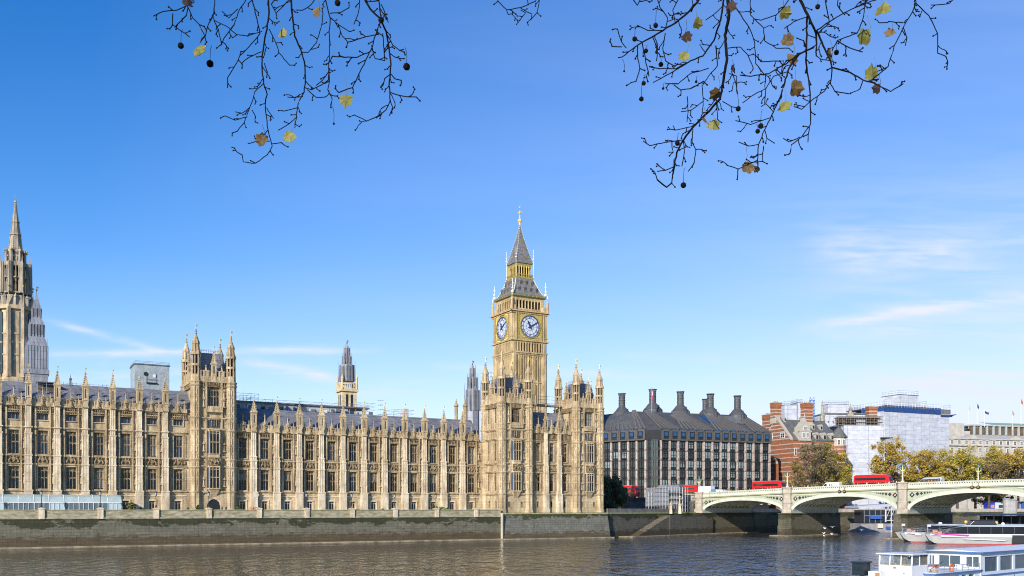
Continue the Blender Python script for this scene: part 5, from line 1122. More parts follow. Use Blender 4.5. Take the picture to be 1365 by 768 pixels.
# generic helpers for the red brick block
brickr = mat('red_brick', (.34, .13, .06), .85, col2=(.21, .078, .038), scale=1.0, bump=.2)
bandw = mat('portland_bands', (.45, .41, .35), .8, var=.2, scale=1)
NY = 372; KX, KY = at(1056, NY)[:2]; G = (0, 0, -8)
rt = thing('brick_office', 'red brick building with pale stone bands, steep grey roofs, gables and tall chimneys', 'building', (KX, KY, 8), R(20))
ze = zy(586, NY); za = zy(553, NY - 5); GW = 20.5; NL = 23.5           # gable face along +y (local), river face along +x
m = MB(); m.box(0, NL, 0, GW, 8, ze)
m.eyz([(0, ze), (GW / 2, za), (GW, ze)], 0, .6)
m.build('wall', brickr, rt, G)
m = MB()
nb = 13
for k in range(nb):
    z = 12 + k * (ze - 12) / nb; h_ = .34; m.box(-.05, NL + .05, -.05, .3, z, z + h_); m.box(-.05, .3, -.05, GW, z, z + h_)
for k in range(6):
    z = ze + .4 + k * (za - ze) / 6.5; f_ = (z - ze) / (za - ze); m.box(-.05, .4, GW / 2 * f_, GW - GW / 2 * f_, z, z + .45)
for sg in (-1, 1):
    y0 = 0 if sg > 0 else GW; m.add([(-.15, y0, ze), (-.15, y0 + sg * .6, ze - .3), (-.15, GW / 2, za), (-.15, GW / 2, za + .8), (.9, y0, ze), (.9, y0 + sg * .6, ze - .3), (.9, GW / 2, za), (.9, GW / 2, za + .8)], [(0, 1, 2, 3), (4, 7, 6, 5), (0, 3, 7, 4), (1, 5, 6, 2), (0, 4, 5, 1)])
m.box(-.1, .5, GW / 2 - 1.6, GW / 2 + 1.6, za - 1, za + 1.2)
m.build('stone_bands', bandw, rt, G)
m = MB(); m.eyz([(-.3, ze - .2), (GW / 2, za - .3), (GW + .3, ze - .2)], .5, NL)
m.build('roof', mat('grey_slate', (.15, .155, .15), .7, col2=(.09, .095, .09), scale=.8, brick=(.6, .35, .7, .15, .5)), rt, G)
wf = {}
def bwin(w, h, kind='window'):
    if (w, h) not in wf:
        q = MB(); q.box(-w / 2 - .22, -w / 2, -.12, .05, -.2, h + .25); q.box(w / 2, w / 2 + .22, -.12, .05, -.2, h + .25); q.box(-w / 2, w / 2, -.12, .05, h, h + .25); q.box(-w / 2, w / 2, -.16, .05, -.2, 0)
        q.box(-.05, .05, -.06, .02, 0, h); q.box(-w / 2, w / 2, -.06, .02, h * .5, h * .5 + .08); wf[(w, h)] = (MB().box(-w / 2, w / 2, 0, .1, 0, h).mesh('window', glassd), q.mesh('window_frame', white))
    return wf[(w, h)]
def addwin(root, x, y, z, w, h, rz=0): p, f_ = bwin(w, h); o = inst('window', p, root, (x, y, z), rz); inst('window_frame', f_, o); return o
for yc, z in ((GW * .3, ze + 1.2), (GW * .7, ze + 1.2)): addwin(rt, -.08, yc, z - 8, 2.6, 1.7, -R(90))
for k in range(4):
    for x in (1.9, 6, 15, 18.5): addwin(rt, x, -.08, 14 + k * 5.2 - 8, 1.3, 2.6)
    for y in (4, 9, 14): 
        if k < 1: addwin(rt, -.08, y, 14 - 8, 1.2, 2.4, -R(90))
def bchim(x, y, z0, z1, w, d):
    q = MB(); q.box(x - w / 2, x + w / 2, y - d / 2, y + d / 2, z0, z1 - 2.0); q.box(x - w / 2 - .15, x + w / 2 + .15, y - d / 2 - .15, y + d / 2 + .15, z1 - 2, z1 - .3); 
    for k in range(5): z = z1 - 3.2 - k * 1.35; q.box(x - w / 2 - .06, x + w / 2 + .06, y - d / 2 - .06, y + d / 2 + .06, z, z + .38, 1)
    q.box(x - w / 2 - .3, x + w / 2 + .3, y - d / 2 - .3, y + d / 2 + .3, z1 - .3, z1 - .02, 1); q.box(x - w / 2 - .12, x + w / 2 + .12, y - d / 2 - .12, y + d / 2 + .12, z0, z0 + 2.2, 1); o = q.build('chimney', [brickr, bandw], rt, G)
    for k in range(3): MB().fr(x - w / 4 + k * w / 4, y, z1, z1 + .6, .2, .16, 6).build('chimney_pot', mat('clay_pot', (.3, .14, .08), .8), o)
bchim(1.2, GW / 2 + 2.2, za - 2, zy(532, NY), 3.2, 3.0); bchim(.9, GW - 3.0, ze, zy(553, NY + 18), 2.4, 4.4); bchim(13.6, GW * .42, za - 3.5, zy(532.5, NY), 4.0, 2.8)
# ornate dormer gable and small dormers on the river roof
m = MB(); m.box(3.0, 8.4, -.8, 6, ze, ze + 3.4); m.box(3.3, 8.1, -.8, 3, ze + 3.4, ze + 5.4); m.exz([(3.3, ze + 5.4), (8.1, ze + 5.4), (7.0, ze + 7.0), (6.2, ze + 7.5), (5.7, ze + 9), (5.2, ze + 7.5), (4.4, ze + 7.0)], -.8, 2)
m.fr(5.7, -.4, ze + 9, ze + 10.6, .3, .1, 6); m.box(2.6, 8.8, -1.0, .2, ze + 3.2, ze + 3.7); m.box(2.8, 8.6, -1.0, .2, ze - .4, ze + .1)
o = m.build('gable', bandw, rt, G); addwin(rt, 4.8, -.85, ze + 1 - 8, 1.0, 1.7); addwin(rt, 6.7, -.85, ze + 1 - 8, 1.0, 1.7); addwin(rt, 5.7, -.85, ze + 4.0 - 8, 1.2, 1.2)
m = MB(); m.box(2.0, 9.4, -.55, 0, 12, ze - .4, 0); m.build('bay', brickr, rt, G); m = MB()
for k in range(nb): z = 12 + k * (ze - 12) / nb; m.box(1.95, 9.45, -.62, .1, z, z + .42)
m.build('bay_bands', bandw, rt, G)
for x, z_, s in ((12.5, .8, 1), (16.2, .8, 1), (20.0, .8, 1), (10.8, 5.2, .75), (14.6, 5.4, .75), (18.4, 5.2, .75), (12.6, 9.0, .6), (3.2, 8.5, .6)):
    y = (z_) * (GW / 2) / (za - ze) - .2; q = MB(); q.box(x - .8 * s, x + .8 * s, y - .2, y + 2.2, ze + z_ - .6, ze + z_ + 1.6 * s); q.exz([(x - 1.0 * s, ze + z_ + 1.6 * s), (x + 1.0 * s, ze + z_ + 1.6 * s), (x, ze + z_ + 2.5 * s)], y - .35, y + 2.6)
    o = q.build('dormer', bandw, rt, G); q = MB(); q.box(x - .5 * s, x + .5 * s, y - .26, y - .1, ze + z_ - .2, ze + z_ + 1.3 * s); q.build('dormer_window', glassd, o)
# round corner turret with conical roof
tx = NL - .2; m = MB(); zt4 = zy(583, NY + 6); m.fr(tx, .8, 8, zt4, 3.0, 3.0, 14); t_ = m.build('round_turret', brickr, rt, G); m = MB()
for k in range(nb + 1): z = 12 + k * (ze - 12) / nb; m.fr(tx, .8, z, z + .42, 3.07, 3.07, 14)
m.fr(tx, .8, zt4 - 3.6, zt4 - .2, 3.04, 3.04, 14); m.build('turret_bands', bandw, t_)
m = MB(); m.fr(tx, .8, zt4, zt4 + .4, 3.5, 3.5, 14); m.fr(tx, .8, zt4 + .4, zt4 + 3.4, 3.4, 1.2, 14); m.fr(tx, .8, zt4 + 3.4, zt4 + 4.6, 1.2, .1, 14); m.fr(tx, .8, zt4 + 4.6, zt4 + 6, .12, .04, 5); m.build('turret_roof', MATS['grey_slate'], t_)
for a in (-2.2, -1.57, -.9): addwin(rt, tx + 3.08 * math.cos(a), .8 + 3.08 * math.sin(a), zt4 - 3.0 - 8, .9, 2.0, a + math.pi / 2)
# arch linking the office building and the brick block
o = MB(); 
for i in range(12):
    a = math.pi * i / 12; b_ = math.pi * (i + 1) / 12
    o.add([(r_ * math.cos(t_2) , y, 25 + r_ * math.sin(t_2)) for y in (0, 2) for r_, t_2 in ((3.4, a), (4.2, a), (4.2, b_), (3.4, b_))], [(0, 1, 2, 3), (4, 7, 6, 5), (1, 5, 6, 2), (0, 3, 7, 4)], i % 2)
o.box(-4.2, -3.4, 0, 2, 8, 25, 0); o.box(3.4, 4.2, 0, 2, 8, 25, 0)
o = o.build('brick_arch', [brickr, bandw], None, (at(1026, 368)[0], 368, 0), R(20)); tag(o, 'striped brick and stone arch between the dark office block and the red building', 'arch')
# buildings wrapped in white sheeting
def scafftop(rt, x0, x1, y0, y1, z, h=1.8, st=1.7):
    m = MB(); n = max(2, int((x1 - x0) / st)); k = max(2, int((y1 - y0) / st))
    for i in range(n + 1):
        for y in (y0, y1): m.tube([(x0 + (x1 - x0) * i / n, y, z - .5), (x0 + (x1 - x0) * i / n, y, z + h)], .05, 4)
    for j in range(k + 1):
        for x in (x0, x1): m.tube([(x, y0 + (y1 - y0) * j / k, z - .5), (x, y0 + (y1 - y0) * j / k, z + h)], .05, 4)
    for zz in (z + h * .45, z + h * .95):
        for y in (y0, y1): m.tube([(x0, y, zz), (x1, y, zz)], .05, 4)
        for x in (x0, x1): m.tube([(x, y0, zz), (x, y1, zz)], .05, 4)
    return m.build('guard_rail', steel, rt, G)
W1 = 402; KX, KY = at(1125, W1)[:2]
rt = thing('wrapped_building', 'lower white-sheeted block beside the brick turret, chimneys and scaffold rising above the wrap', 'wrapped building', (KX, KY, 8), R(4))
zw = zy(567, W1); wW = 16.5
MB().box(0, wW, 0, 20, 8, zw).build('sheeting', sheet, rt, G)
MB().box(-3, wW + 2.6, 3, 20, zw - .3, zw + .1).build('top_deck', darklead, rt, G)
m = MB(); rr = random.Random(9)
for j in range(4):
    for i in range(12): m.tube([(-2.5 + i * 1.8, j * 1.6, zw), (-2.5 + i * 1.8, j * 1.6, zw + 3 + rr.uniform(0, 1.6))], .07, 4)
    for k in range(4): m.tube([(-2.5, j * 1.6, zw + .3 + k * 1.2), (17.6, j * 1.6, zw + .3 + k * 1.2)], .07, 4)
m.build('scaffold_poles', mat('dull_steel', (.25, .24, .23), .6, var=.4), rt, G)
for k in (1.3, 3.3): MB().box(-2.5, 17.6, .1, 5, zw + k, zw + k + .16).build('scaffold_deck', MATS['scaffold_boards'] if 'scaffold_boards' in MATS else darklead, rt, G)
def sidech(x, y, w, d, z0, z1, root):
    o = MB().box(x - w / 2, x + w / 2, y - d / 2, y + d / 2, z0, z1 - .8).box(x - w / 2 - .2, x + w / 2 + .2, y - d / 2 - .2, y + d / 2 + .2, z1 - 2, z1 - .9); q = o
    k = z1 - 3
    while k > z0 + .5: q.box(x - w / 2 - .06, x + w / 2 + .06, y - d / 2 - .06, y + d / 2 + .06, k, k + .4, 1); k -= 1.5
    q.box(x - w / 2 - .25, x + w / 2 + .25, y - d / 2 - .25, y + d / 2 + .25, z1 - .8, z1 - .5, 1); q.build('chimney', [brickr, bandw], root, G)
sidech(15.0, 6, 3.8, 3.4, zw, zy(540, W1 + 6), rt); sidech(1.6, 8, 2.6, 2.4, zw, zy(555, W1 + 8), rt)
m = MB(); m.box(3.4, 8.2, 6, 7.5, zw, zw + 3.0); m.exz([(3.4, zw + 3), (8.2, zw + 3), (7.3, zw + 5), (6.6, zw + 5.8), (5.8, zw + 6.2), (5.0, zw + 5.8), (4.3, zw + 5)], 6, 7.5); m.fr(5.8, 6.7, zw + 6, zw + 10.2, .55, .15, 6); m.fr(5.8, 6.7, zw + 6, zw + 7, .9, .6, 6)
m.build('ornate_gable', mat('sooty_portland', (.42, .38, .31), .85, col2=(.18, .16, .13), scale=1), rt, G)
MB().box(wW - .5, wW + 4.6, -1.5, 8, zw - 5.6, zw - 5.2).build('canopy', black, rt, G)
MB().box(wW, wW + 2.2, .8, 9, 8, zw + .6).build('sheeting', sheet, rt, G)
W2 = 420; KX, KY = at(1179, W2)[:2]
rt = thing('wrapped_building', 'tall white-sheeted block topped with blue netting and a white rooftop box', 'wrapped building', (KX, KY, 8), R(24))
zw2 = zy(547.5, W2); w2 = 40.5; zb2 = zy(540, W2)
MB().box(0, w2, 0, 24, 8, zw2).build('sheeting', sheet, rt, G)
m = MB(); m.box(-.1, w2 * .86, -.2, .3, zw2 - .4, zw2 + 2.6); m.box(w2 * .86, w2 + 1.5, -.5, 3, zw2 - 1.2, zw2 - .4); m.box(-.2, .2, -.2, 14, zw2, zw2 + 2.4); m.exz([(w2, zw2 - 1.2), (w2 + 4, zw2 - .1), (w2 + 4, zw2 + .2), (w2, zw2 - .4)], -.5, 4)
m.build('blue_netting', mat('blue_netting', (.02, .07, .24), .7, var=.4, scale=.7), rt, G); MB().box(-.3, w2 + .5, -.3, 24, zw2 + 1.9, zw2 + 2.15).build('top_deck', darklead, rt, G)
scafftop(rt, -.2, w2 + .6, -.2, 24, zw2 + 2.2, 2.0)
m = MB(); ka = W2 / F; m.box(17.5, 29.5, 8, 19, zw2, zw2 + 9.0); m.build('rooftop_box', sheet, rt, G); MB().box(17.3, 29.7, 7.8, 19.2, zw2 + 9, zw2 + 9.25).build('box_roof', darklead, rt, G); scafftop(rt, 17.5, 29.5, 8, 19, zw2 + 9.3, 1.8)
MB().box(29.6, 37.5, 10, 18, zw2, zw2 + 5.4).build('rooftop_box', sheet, rt, G); scafftop(rt, 29.6, 37.5, 10, 18, zw2 + 5.4, 1.6)
MB().box(w2 * .86, w2 + .7, -.15, 2, zw2, zw2 + 2.0).build('scaffold_infill', mat('grey_infill', (.2, .2, .2), .8, var=.5), rt, G)
for i, (x0, x1, yt_, yb, Yw, lb) in enumerate(((1046, 1063, 540, 556, 430, 'small white rooftop enclosure between the two brick chimneys'), (1063, 1070, 537, 556, 432, 'narrow white enclosure touching the right brick chimney'), (1104, 1133, 539, 552, 440, 'white rooftop enclosure behind the grey stone pinnacle, right of brick roofs'), (1138, 1150, 545, 556, 445, 'small white rooftop box behind the ornate sooty gable'))):
    X0, X1 = at(x0, Yw)[0], at(x1, Yw)[0]; r_ = thing('rooftop_enclosure', lb, 'rooftop enclosure', (X0, Yw, 8), R(8)); w = X1 - X0
    MB().box(0, w, 0, 7, zy(575, Yw), zy(yt_, Yw)).build('sheeting', sheet, r_, G); MB().box(-.1, w + .1, -.1, 7.1, zy(yt_, Yw), zy(yt_, Yw) + .2).build('top_deck', darklead, r_, G); scafftop(r_, 0, w, 0, 7, zy(yt_, Yw) + .2, 1.5)
Yw = 425; X0, X1 = at(1100, Yw)[0], at(1128, Yw)[0]
r_ = thing('wrapped_rear_block', 'white-sheeted rear block with a dark roof deck between the brick roof and ornate gable', 'wrapped building', (X0, Yw, 8), R(6)); MB().box(0, X1 - X0 + 14, 0, 14, 8, zy(552, Yw)).build('sheeting', sheet, r_, G); MB().box(-.3, X1 - X0 + 20, -.6, 14, zy(552, Yw), zy(550.5, Yw)).build('top_deck', darklead, r_, G)
m = MB(); 
for i in range(4): m.box(1.2 + i * 2.3, 1.9 + i * 2.3, -.05, .2, zy(564, Yw), zy(561, Yw))
m.build('openings', darklead, r_, G)
s_ = thing('scaffold_tower', 'blue scaffold tower beside the right brick chimney', 'scaffolding', (at(1082.5, 405)[0], 405, zy(560, 405)), 0); m = MB(); hS = zy(534, 405) - zy(560, 405)
for x in (-.9, .9):
    for y in (-.9, .9): m.tube([(x, y, -2), (x, y, hS)], .09, 4)
for k in range(7):
    z = hS * k / 6
    for a, b_ in (((-.9, -.9), (.9, -.9)), ((.9, -.9), (.9, .9)), ((.9, .9), (-.9, .9)), ((-.9, .9), (-.9, -.9))): m.tube([(*a, z), (*b_, z)], .08, 4); m.tube([(*a, z), (*b_, z + hS / 6)], .07, 4)
m.build('frame', mat('blue_scaffold', (.06, .15, .42), .5), s_)
o = MB().fr(0, 0, 40, zy(553, 400), 1.2, 1.0, 6).fr(0, 0, zy(553, 400), zy(547, 400), .9, .5, 6).fr(0, 0, zy(547, 400), zy(534, 400), .5, .1, 6).build('stone_pinnacle', MATS['sooty_portland'], None, (at(1096.5, 400)[0], 400, 0)); tag(o, 'dark slender stone pinnacle right of the blue scaffold tower', 'pinnacle')
# pale ministry building far right
MY = 500; KX, KY = at(1262, MY)[:2]; G = (0, 0, -8)
rt = thing('ministry_building', 'long pale stone office building with pilasters and a set-back top storey behind the autumn trees', 'office building', (KX, KY, 8), R(16))
pst = mat('portland_stone', (.48, .45, .40), .8, col2=(.36, .33, .29), scale=.4)
zc_ = zy(585, MY); ztp = zy(580, MY); zat = zy(565, MY + 6); Lm_ = 120
m = MB(); m.box(0, Lm_, 0, 30, 8, zc_); m.box(-.4, Lm_, -1.0, 1, zc_ - 3.6, zc_ - 2.9); m.box(-.3, Lm_, -.7, 30, zc_, zc_ + .6)
for x in (5.5, 17, 45.5, 74):
    m.exz([(x - 4.5, zc_ + .6), (x + 4.5, zc_ + .6), (x, zc_ + 2.6)], -.5, 2.5)
for i in range(26): 
    x = 14.6 + i * 4.6 - 1.6
    if 5 < i < 24 or i in (0, 1, 2, 3, 4, 5): m.box(x, x + 1.3, -.8, .1, 8, zc_ - 3.6)
m.box(13, 16, -1.4, .1, 8, zc_ - 3); m.box(0, 14, 3, 20, zc_, zat + .4); m.box(15, Lm_, 6, 26, zc_, zat - 3.5)
m.box(20, 80, 4.5, 22, zat - .6, zat + .1, 0)
m.build('wall', pst, rt, G)
MB().add([(0, -.3, zc_ + .6), (Lm_, -.3, zc_ + .6), (Lm_, 6, zc_ + 3.4), (0, 6, zc_ + 3.4)], [(0, 1, 2, 3)]).add([(13, 6, zc_ + 3.41), (Lm_, 6, zc_ + 3.41), (Lm_, 8, zc_ + 3.41), (13, 8, zc_ + 3.41)], [(0, 1, 2, 3)]).build('roof_slope', mat('pale_slate', (.42, .41, .41), .6, var=.2, scale=.6), rt, G)
for i in range(25):
    x = 3.5 + i * 4.6; addwin(rt, x, -.1, zc_ - 2.6 - 8, 1.5, 2.0)
    addwin(rt, x, -.1, zc_ - 7.0 - 8, 1.5, 2.4)
    if i % 1 == 0: addwin(rt, x, -.1, zc_ - 12.6 - 8, 1.6, 3.4)
m = MB(); m.box(20.5, 80, 5.4, 6.2, zat - 5.5, zat - .7); m.build('attic_windows', mat('dark_attic_glass', (.06, .05, .045), .15, col2=(.16, .10, .05), scale=.3), rt, G)
m = MB()
for i in range(14): m.box(22 + i * 4.3, 22.9 + i * 4.3, 4.6, 5.6, zat - 5.5, zat - .6)
m.build('attic_piers', mat('grey_blue_pier', (.36, .42, .44), .5), rt, G)
m = MB(); m.box(38, 75, 16, 40, zat - .2, zat + .4)
m.add([(52, 16, zat + .4), (110, 16, zat + .4), (110, 34, zat + 4.6), (52, 34, zat + 4.6)], [(0, 1, 2, 3)]); m.build('copper_roof', mat('green_copper', (.28, .42, .30), .6, var=.2, scale=.3), rt, G)
m = MB(); m.box(73, 84, 8, 20, zc_, zat + 1); m.exz([(72.5, zat + 1), (84.5, zat + 1), (78.5, zat + 4)], 8, 20); m.build('pediment_block', pst, rt, G)
FLG = [(.5, .5, .5), (.03, .04, .2), (.05, .05, .12), (.3, .28, .2), (.4, .12, .05)]
for i, (x_, yt_, yb, c_, lb) in enumerate(((1291.5, 540, 568, FLG[0], 'leftmost thin flagpole with pale limp flag on the ministry roof'), (1302.5, 537, 566, FLG[1], 'tall braced flagpole with limp flag, second from left on the ministry roof'), (1312.5, 547, 566, FLG[2], 'shorter flagpole with dark blue flag flying, third on ministry roof'),
        (1349.3, 546, 569, FLG[3], 'flagpole with dull dark flag left of the green roofed pediment'), (1361, 531, 563, FLG[4], 'tallest flagpole with orange and dark flag above the green roof'))):
    Yw = 512; f_ = thing('flagpole', lb, 'flagpole', (at(x_, Yw)[0], Yw, zy(yb, Yw) - 1.5)); h = zy(yt_, Yw) - zy(yb, Yw) + 1.5; fm = mat('flag_cloth_%d' % i, c_, .8, var=.4, scale=2)
    MB().tube([(0, 0, 0), (0, 0, h)], [.14, .08], 5).ball((0, 0, h), .16, 6, 4).build('pole', white, f_)
    m = MB(); w = 2.4 if i == 2 else 1.1; dz = 1.6 if i == 2 else 3.2
    pts = [(.1, 0, h - .3), (w * .5, .15, h - .9), (w, -.1, h - .3 - dz * .6), (w * .9, 0, h - 1.4 - dz * .7), (w * .4, .2, h - 1.2 - dz * .5), (.1, 0, h - dz)]
    m.add([(x, y - .03, z) for x, y, z in pts] + [(x, y + .03, z) for x, y, z in pts], [(0, 1, 4, 5), (1, 2, 3, 4), (6, 11, 10, 7), (7, 10, 9, 8), (0, 6, 7, 1), (1, 7, 8, 2), (2, 8, 9, 3), (3, 9, 10, 4), (4, 10, 11, 5)]); m.build('flag', fm, f_)
# ---------------------------------------------------------------- the bridge
rt = thing('road_bridge', 'pale green iron arch road bridge on granite piers carrying buses over the river', 'bridge', (*B0, 0), BR); BRG = rt
CEN = [0, 32, 67, 105, 144.5, 182.5, 217.5, 249]; BWD = 26
def zdk(t_): return 15.6 - 2.3 * ((t_ - 124.5) / 124.5) ** 2          # top of the parapet
ZS = 6.7
def strip(q, pts, y0, y1, cl_=True):
    n = len(pts); q.add([(x, y0, z) for x, z in pts] + [(x, y1, z) for x, z in pts], [(i, i + 1, n + i + 1, n + i) for i in range(n - 1)])
def archpts(a, b_, rise, n=32, add=0): 
    c = (a + b_) / 2; h = (b_ - a) / 2
    return [(c - (h + add) * math.cos(math.pi * i / n), ZS + (rise + add) * (abs(math.sin(math.pi * i / n)) ** .86)) for i in range(n + 1)]
span_names = ['arch nearest the parliament bank', 'second arch from the parliament bank', 'third arch from the parliament bank', 'central arch', 'fifth arch', 'sixth arch', 'arch nearest the viewer bank']
for k in range(7):
    a, b_ = CEN[k] + 1.6, CEN[k + 1] - 1.6; c = (a + b_) / 2; rise = zdk(c) - 3.2 - ZS
    inn = archpts(a, b_, rise); out = archpts(a - .05, b_ + .05, rise, add=.95)
    out[0] = (a - .3, ZS); out[-1] = (b_ + .3, ZS)
    def ringext(q, y0, y1, A=inn, B=out):
        n = len(A)
        q.add([(x, y0, z) for x, z in A] + [(x, y0, z) for x, z in B] + [(x, y1, z) for x, z in A] + [(x, y1, z) for x, z in B],
              [(i, i + 1, n + i + 1, n + i) for i in range(n - 1)] + [(2 * n + i, 3 * n + i, 3 * n + i + 1, 2 * n + i + 1) for i in range(n - 1)] + [(i, 2 * n + i, 2 * n + i + 1, i + 1) for i in range(n - 1)] + [(n + i, n + i + 1, 3 * n + i + 1, 3 * n + i) for i in range(n - 1)])
    q = MB(); ringext(q, -.42, .5); o = q.build('arch_face', bgreen, rt, smooth=False)
    q = MB(); ringext(q, BWD - .5, BWD + .42); q.build('arch_face', bgreen, rt)
    for side in (0, 1):                                            # spandrel plates up to the cornice, sunk panels with quatrefoils
        y0 = -.05 if side == 0 else BWD - .35; q = MB(); n = len(out)
        tp = [(min(max(x, a - 1.0), b_ + 1.0), zdk(x) - 1.75) for x, z in out]; tp[0] = (a - 1.0, zdk(a) - 1.75); tp[-1] = (b_ + 1.0, zdk(b_) - 1.75)
        oo = [(a - 1.0, ZS)] + out[1:-1] + [(b_ + 1.0, ZS)]
        q.add([(x, y0, min(z, tp[i][1])) for i, (x, z) in enumerate(oo)] + [(x, y0, z) for x, z in tp] + [(x, y0 + .4, min(z, tp[i][1])) for i, (x, z) in enumerate(oo)] + [(x, y0 + .4, z) for x, z in tp],
              [(i, i + 1, n + i + 1, n + i) for i in range(n - 1)] + [(2 * n + i, 3 * n + i, 3 * n + i + 1, 2 * n + i + 1) for i in range(n - 1)])
        sp_ = q.build('spandrel', mat('green_spandrel_paint', (.38, .41, .31), .5, var=.15, scale=.8), rt)
        if side: continue
        for sg, xe in ((1, a), (-1, b_)):
            q = MB(); zt = zdk(xe) - 2.35; zl = ZS + .8
            # raised triangular frame
            h_ = (b_ - a) / 2
            def ax_(x): 
                u_ = max(-1, min(1, (x - c) / (h_ + .95))); return ZS + (rise + .95) * (abs(math.sin(math.acos(u_))) ** .86) + .35
            q.box(xe - .5 if sg > 0 else xe + .28, xe - .28 if sg > 0 else xe + .5, y0 - .16, y0, ZS + .4, zt + .2, 3)
            q.box(min(xe - sg * .4, xe + sg * 7.5), max(xe - sg * .4, xe + sg * 7.5), y0 - .16, y0, zt, zt + .2, 3)
            sz = .86; xx = xe + sg * .75; first = True; x_run = xx
            while sz > .17:                                       # dark quatrefoil plates, painted as shade of piercings, shrinking along the panel
                zc2 = zt - sz - .1
                for dx, dz in ((.42, 0), (-.42, 0), (0, .42), (0, -.42)):
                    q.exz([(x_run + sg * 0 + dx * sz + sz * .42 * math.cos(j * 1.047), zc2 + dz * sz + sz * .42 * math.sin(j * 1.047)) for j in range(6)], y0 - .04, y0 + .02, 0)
                if first:
                    q.exz([(x_run - .18, zc2 + .28), (x_run + .18, zc2 + .28), (x_run + .18, zc2 - .03), (x_run, zc2 - .3), (x_run - .18, zc2 - .03)], y0 - .1, y0 - .03, 1); q.box(x_run - .18, x_run, y0 - .12, y0 - .09, zc2 - .02, zc2 + .28, 2)
                x_run += sg * (sz * 1.55 + .12); sz *= .8 if not first else .72; first = False
            sz = .5; zc3 = zt - 3.0
            for dx, dz in ((.42, 0), (-.42, 0), (0, .42), (0, -.42)): q.exz([(xe + sg * .15 + dx * sz + sz * .42 * math.cos(j * 1.047), zc3 + dz * sz + sz * .42 * math.sin(j * 1.047)) for j in range(6)], y0 - .04, y0 + .02, 0)
            q.build('spandrel_frame', [mat('piercing_shade_paint', (.03, .035, .03), .9), white, mat('crest_red', (.4, .12, .12), .6), bgreen], sp_)
    # ribs under the deck, shared along the width
    ri = archpts(a, b_, rise - .05, 24); ro = [(x, min(z + 1.0, zdk(x) - 2.15)) for x, z in ri]
    q = MB(); n = len(ri); q.add([(x, -.11, z) for x, z in ri] + [(x, -.11, z) for x, z in ro] + [(x, .11, z) for x, z in ri] + [(x, .11, z) for x, z in ro],
          [(i, i + 1, n + i + 1, n + i) for i in range(n - 1)] + [(2 * n + i, 3 * n + i, 3 * n + i + 1, 2 * n + i + 1) for i in range(n - 1)] + [(i, 2 * n + i, 2 * n + i + 1, i + 1) for i in range(n - 1)])
    strip(q, [(x, z) for x, z in ri], -.3, .3)
    dk_ = [(x, min(z + .36, ro[i][1])) for i, (x, z) in enumerate(ri)]
    q.add([(x, yy_ * .118, z) for yy_ in (-1, 1) for x, z in dk_] + [(x, yy_ * .118, z) for yy_ in (-1, 1) for x, z in ro], [(i, i + 1, 2 * n + i + 1, 2 * n + i) for i in range(n - 1)] + [(n + i, n + i + 1, 3 * n + i + 1, 3 * n + i) for i in range(n - 1)], 1)  # dark upper webs paint the shaded gap above each rib
    for i in range(1, n - 1): x, z = ri[i]; q.box(x - .07, x + .07, -.13, .13, z, ro[i][1])
    nr = 12; rmesh = q.mesh('arch_rib', [bgreend, mat('soffit_shade_paint', (.025, .027, .025), .8, var=.4, scale=.5)])
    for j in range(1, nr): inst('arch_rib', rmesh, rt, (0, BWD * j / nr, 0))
    q = MB()
    for i in range(2, 23, 2):
        x, z = ri[i]; q.box(x - .12, x + .12, .3, BWD - .3, z + .12, z + .5)
    q.build('cross_girders', bgreend, rt)
    q = MB(); lo_l = [p for p in archpts(a + .02, b_ - .02, rise - .1, 48) if p[1] < ZS + 1.9 and p[0] < c]; lo_r = [p for p in archpts(a + .02, b_ - .02, rise - .1, 48) if p[1] < ZS + 1.9 and p[0] > c]
    strip(q, lo_l, .5, BWD - .5); strip(q, lo_r, .5, BWD - .5); q.build('haunch_plate', mat('pale_grey_green_paint', (.40, .44, .42), .6, var=.12, scale=.5), rt)
# deck, cornice, parapet as strips following the camber
xs_ = [i * 3.0 for i in range(-1, 85)]
def camber(q, y0, y1, dz0, dz1):
    n = len(xs_); P0 = [(x, y0, zdk(x) + dz0) for x in xs_] + [(x, y1, zdk(x) + dz0) for x in xs_] + [(x, y1, zdk(x) + dz1) for x in xs_] + [(x, y0, zdk(x) + dz1) for x in xs_]
    fs = []
    for i in range(n - 1):
        for a_ in range(4): b2 = (a_ + 1) % 4; fs.append((a_ * n + i, a_ * n + i + 1, b2 * n + i + 1, b2 * n + i))
    fs += [(0, n, 2 * n, 3 * n), (n - 1, 4 * n - 1, 3 * n - 1, 2 * n - 1)]; q.add(P0, fs)
q = MB(); camber(q, .3, BWD - .3, -2.1, -1.15); q.build('deck', mat('soffit_shade_paint', (.025, .027, .025), .8, var=.4, scale=.5), rt)  # near-black underside, shade under the deck put into its colour
q = MB(); camber(q, 3.6, BWD - 3.6, -1.15, -1.13); q.build('carriageway', asphalt, rt)
q = MB(); camber(q, .4, 3.6, -1.15, -1.0); camber(q, BWD - 3.6, BWD - .4, -1.15, -1.0); q.build('pavement', paving, rt)
q = MB(); camber(q, BWD / 2 - .07, BWD / 2 + .07, -1.126, -1.122); q.build('road_line', white, rt)
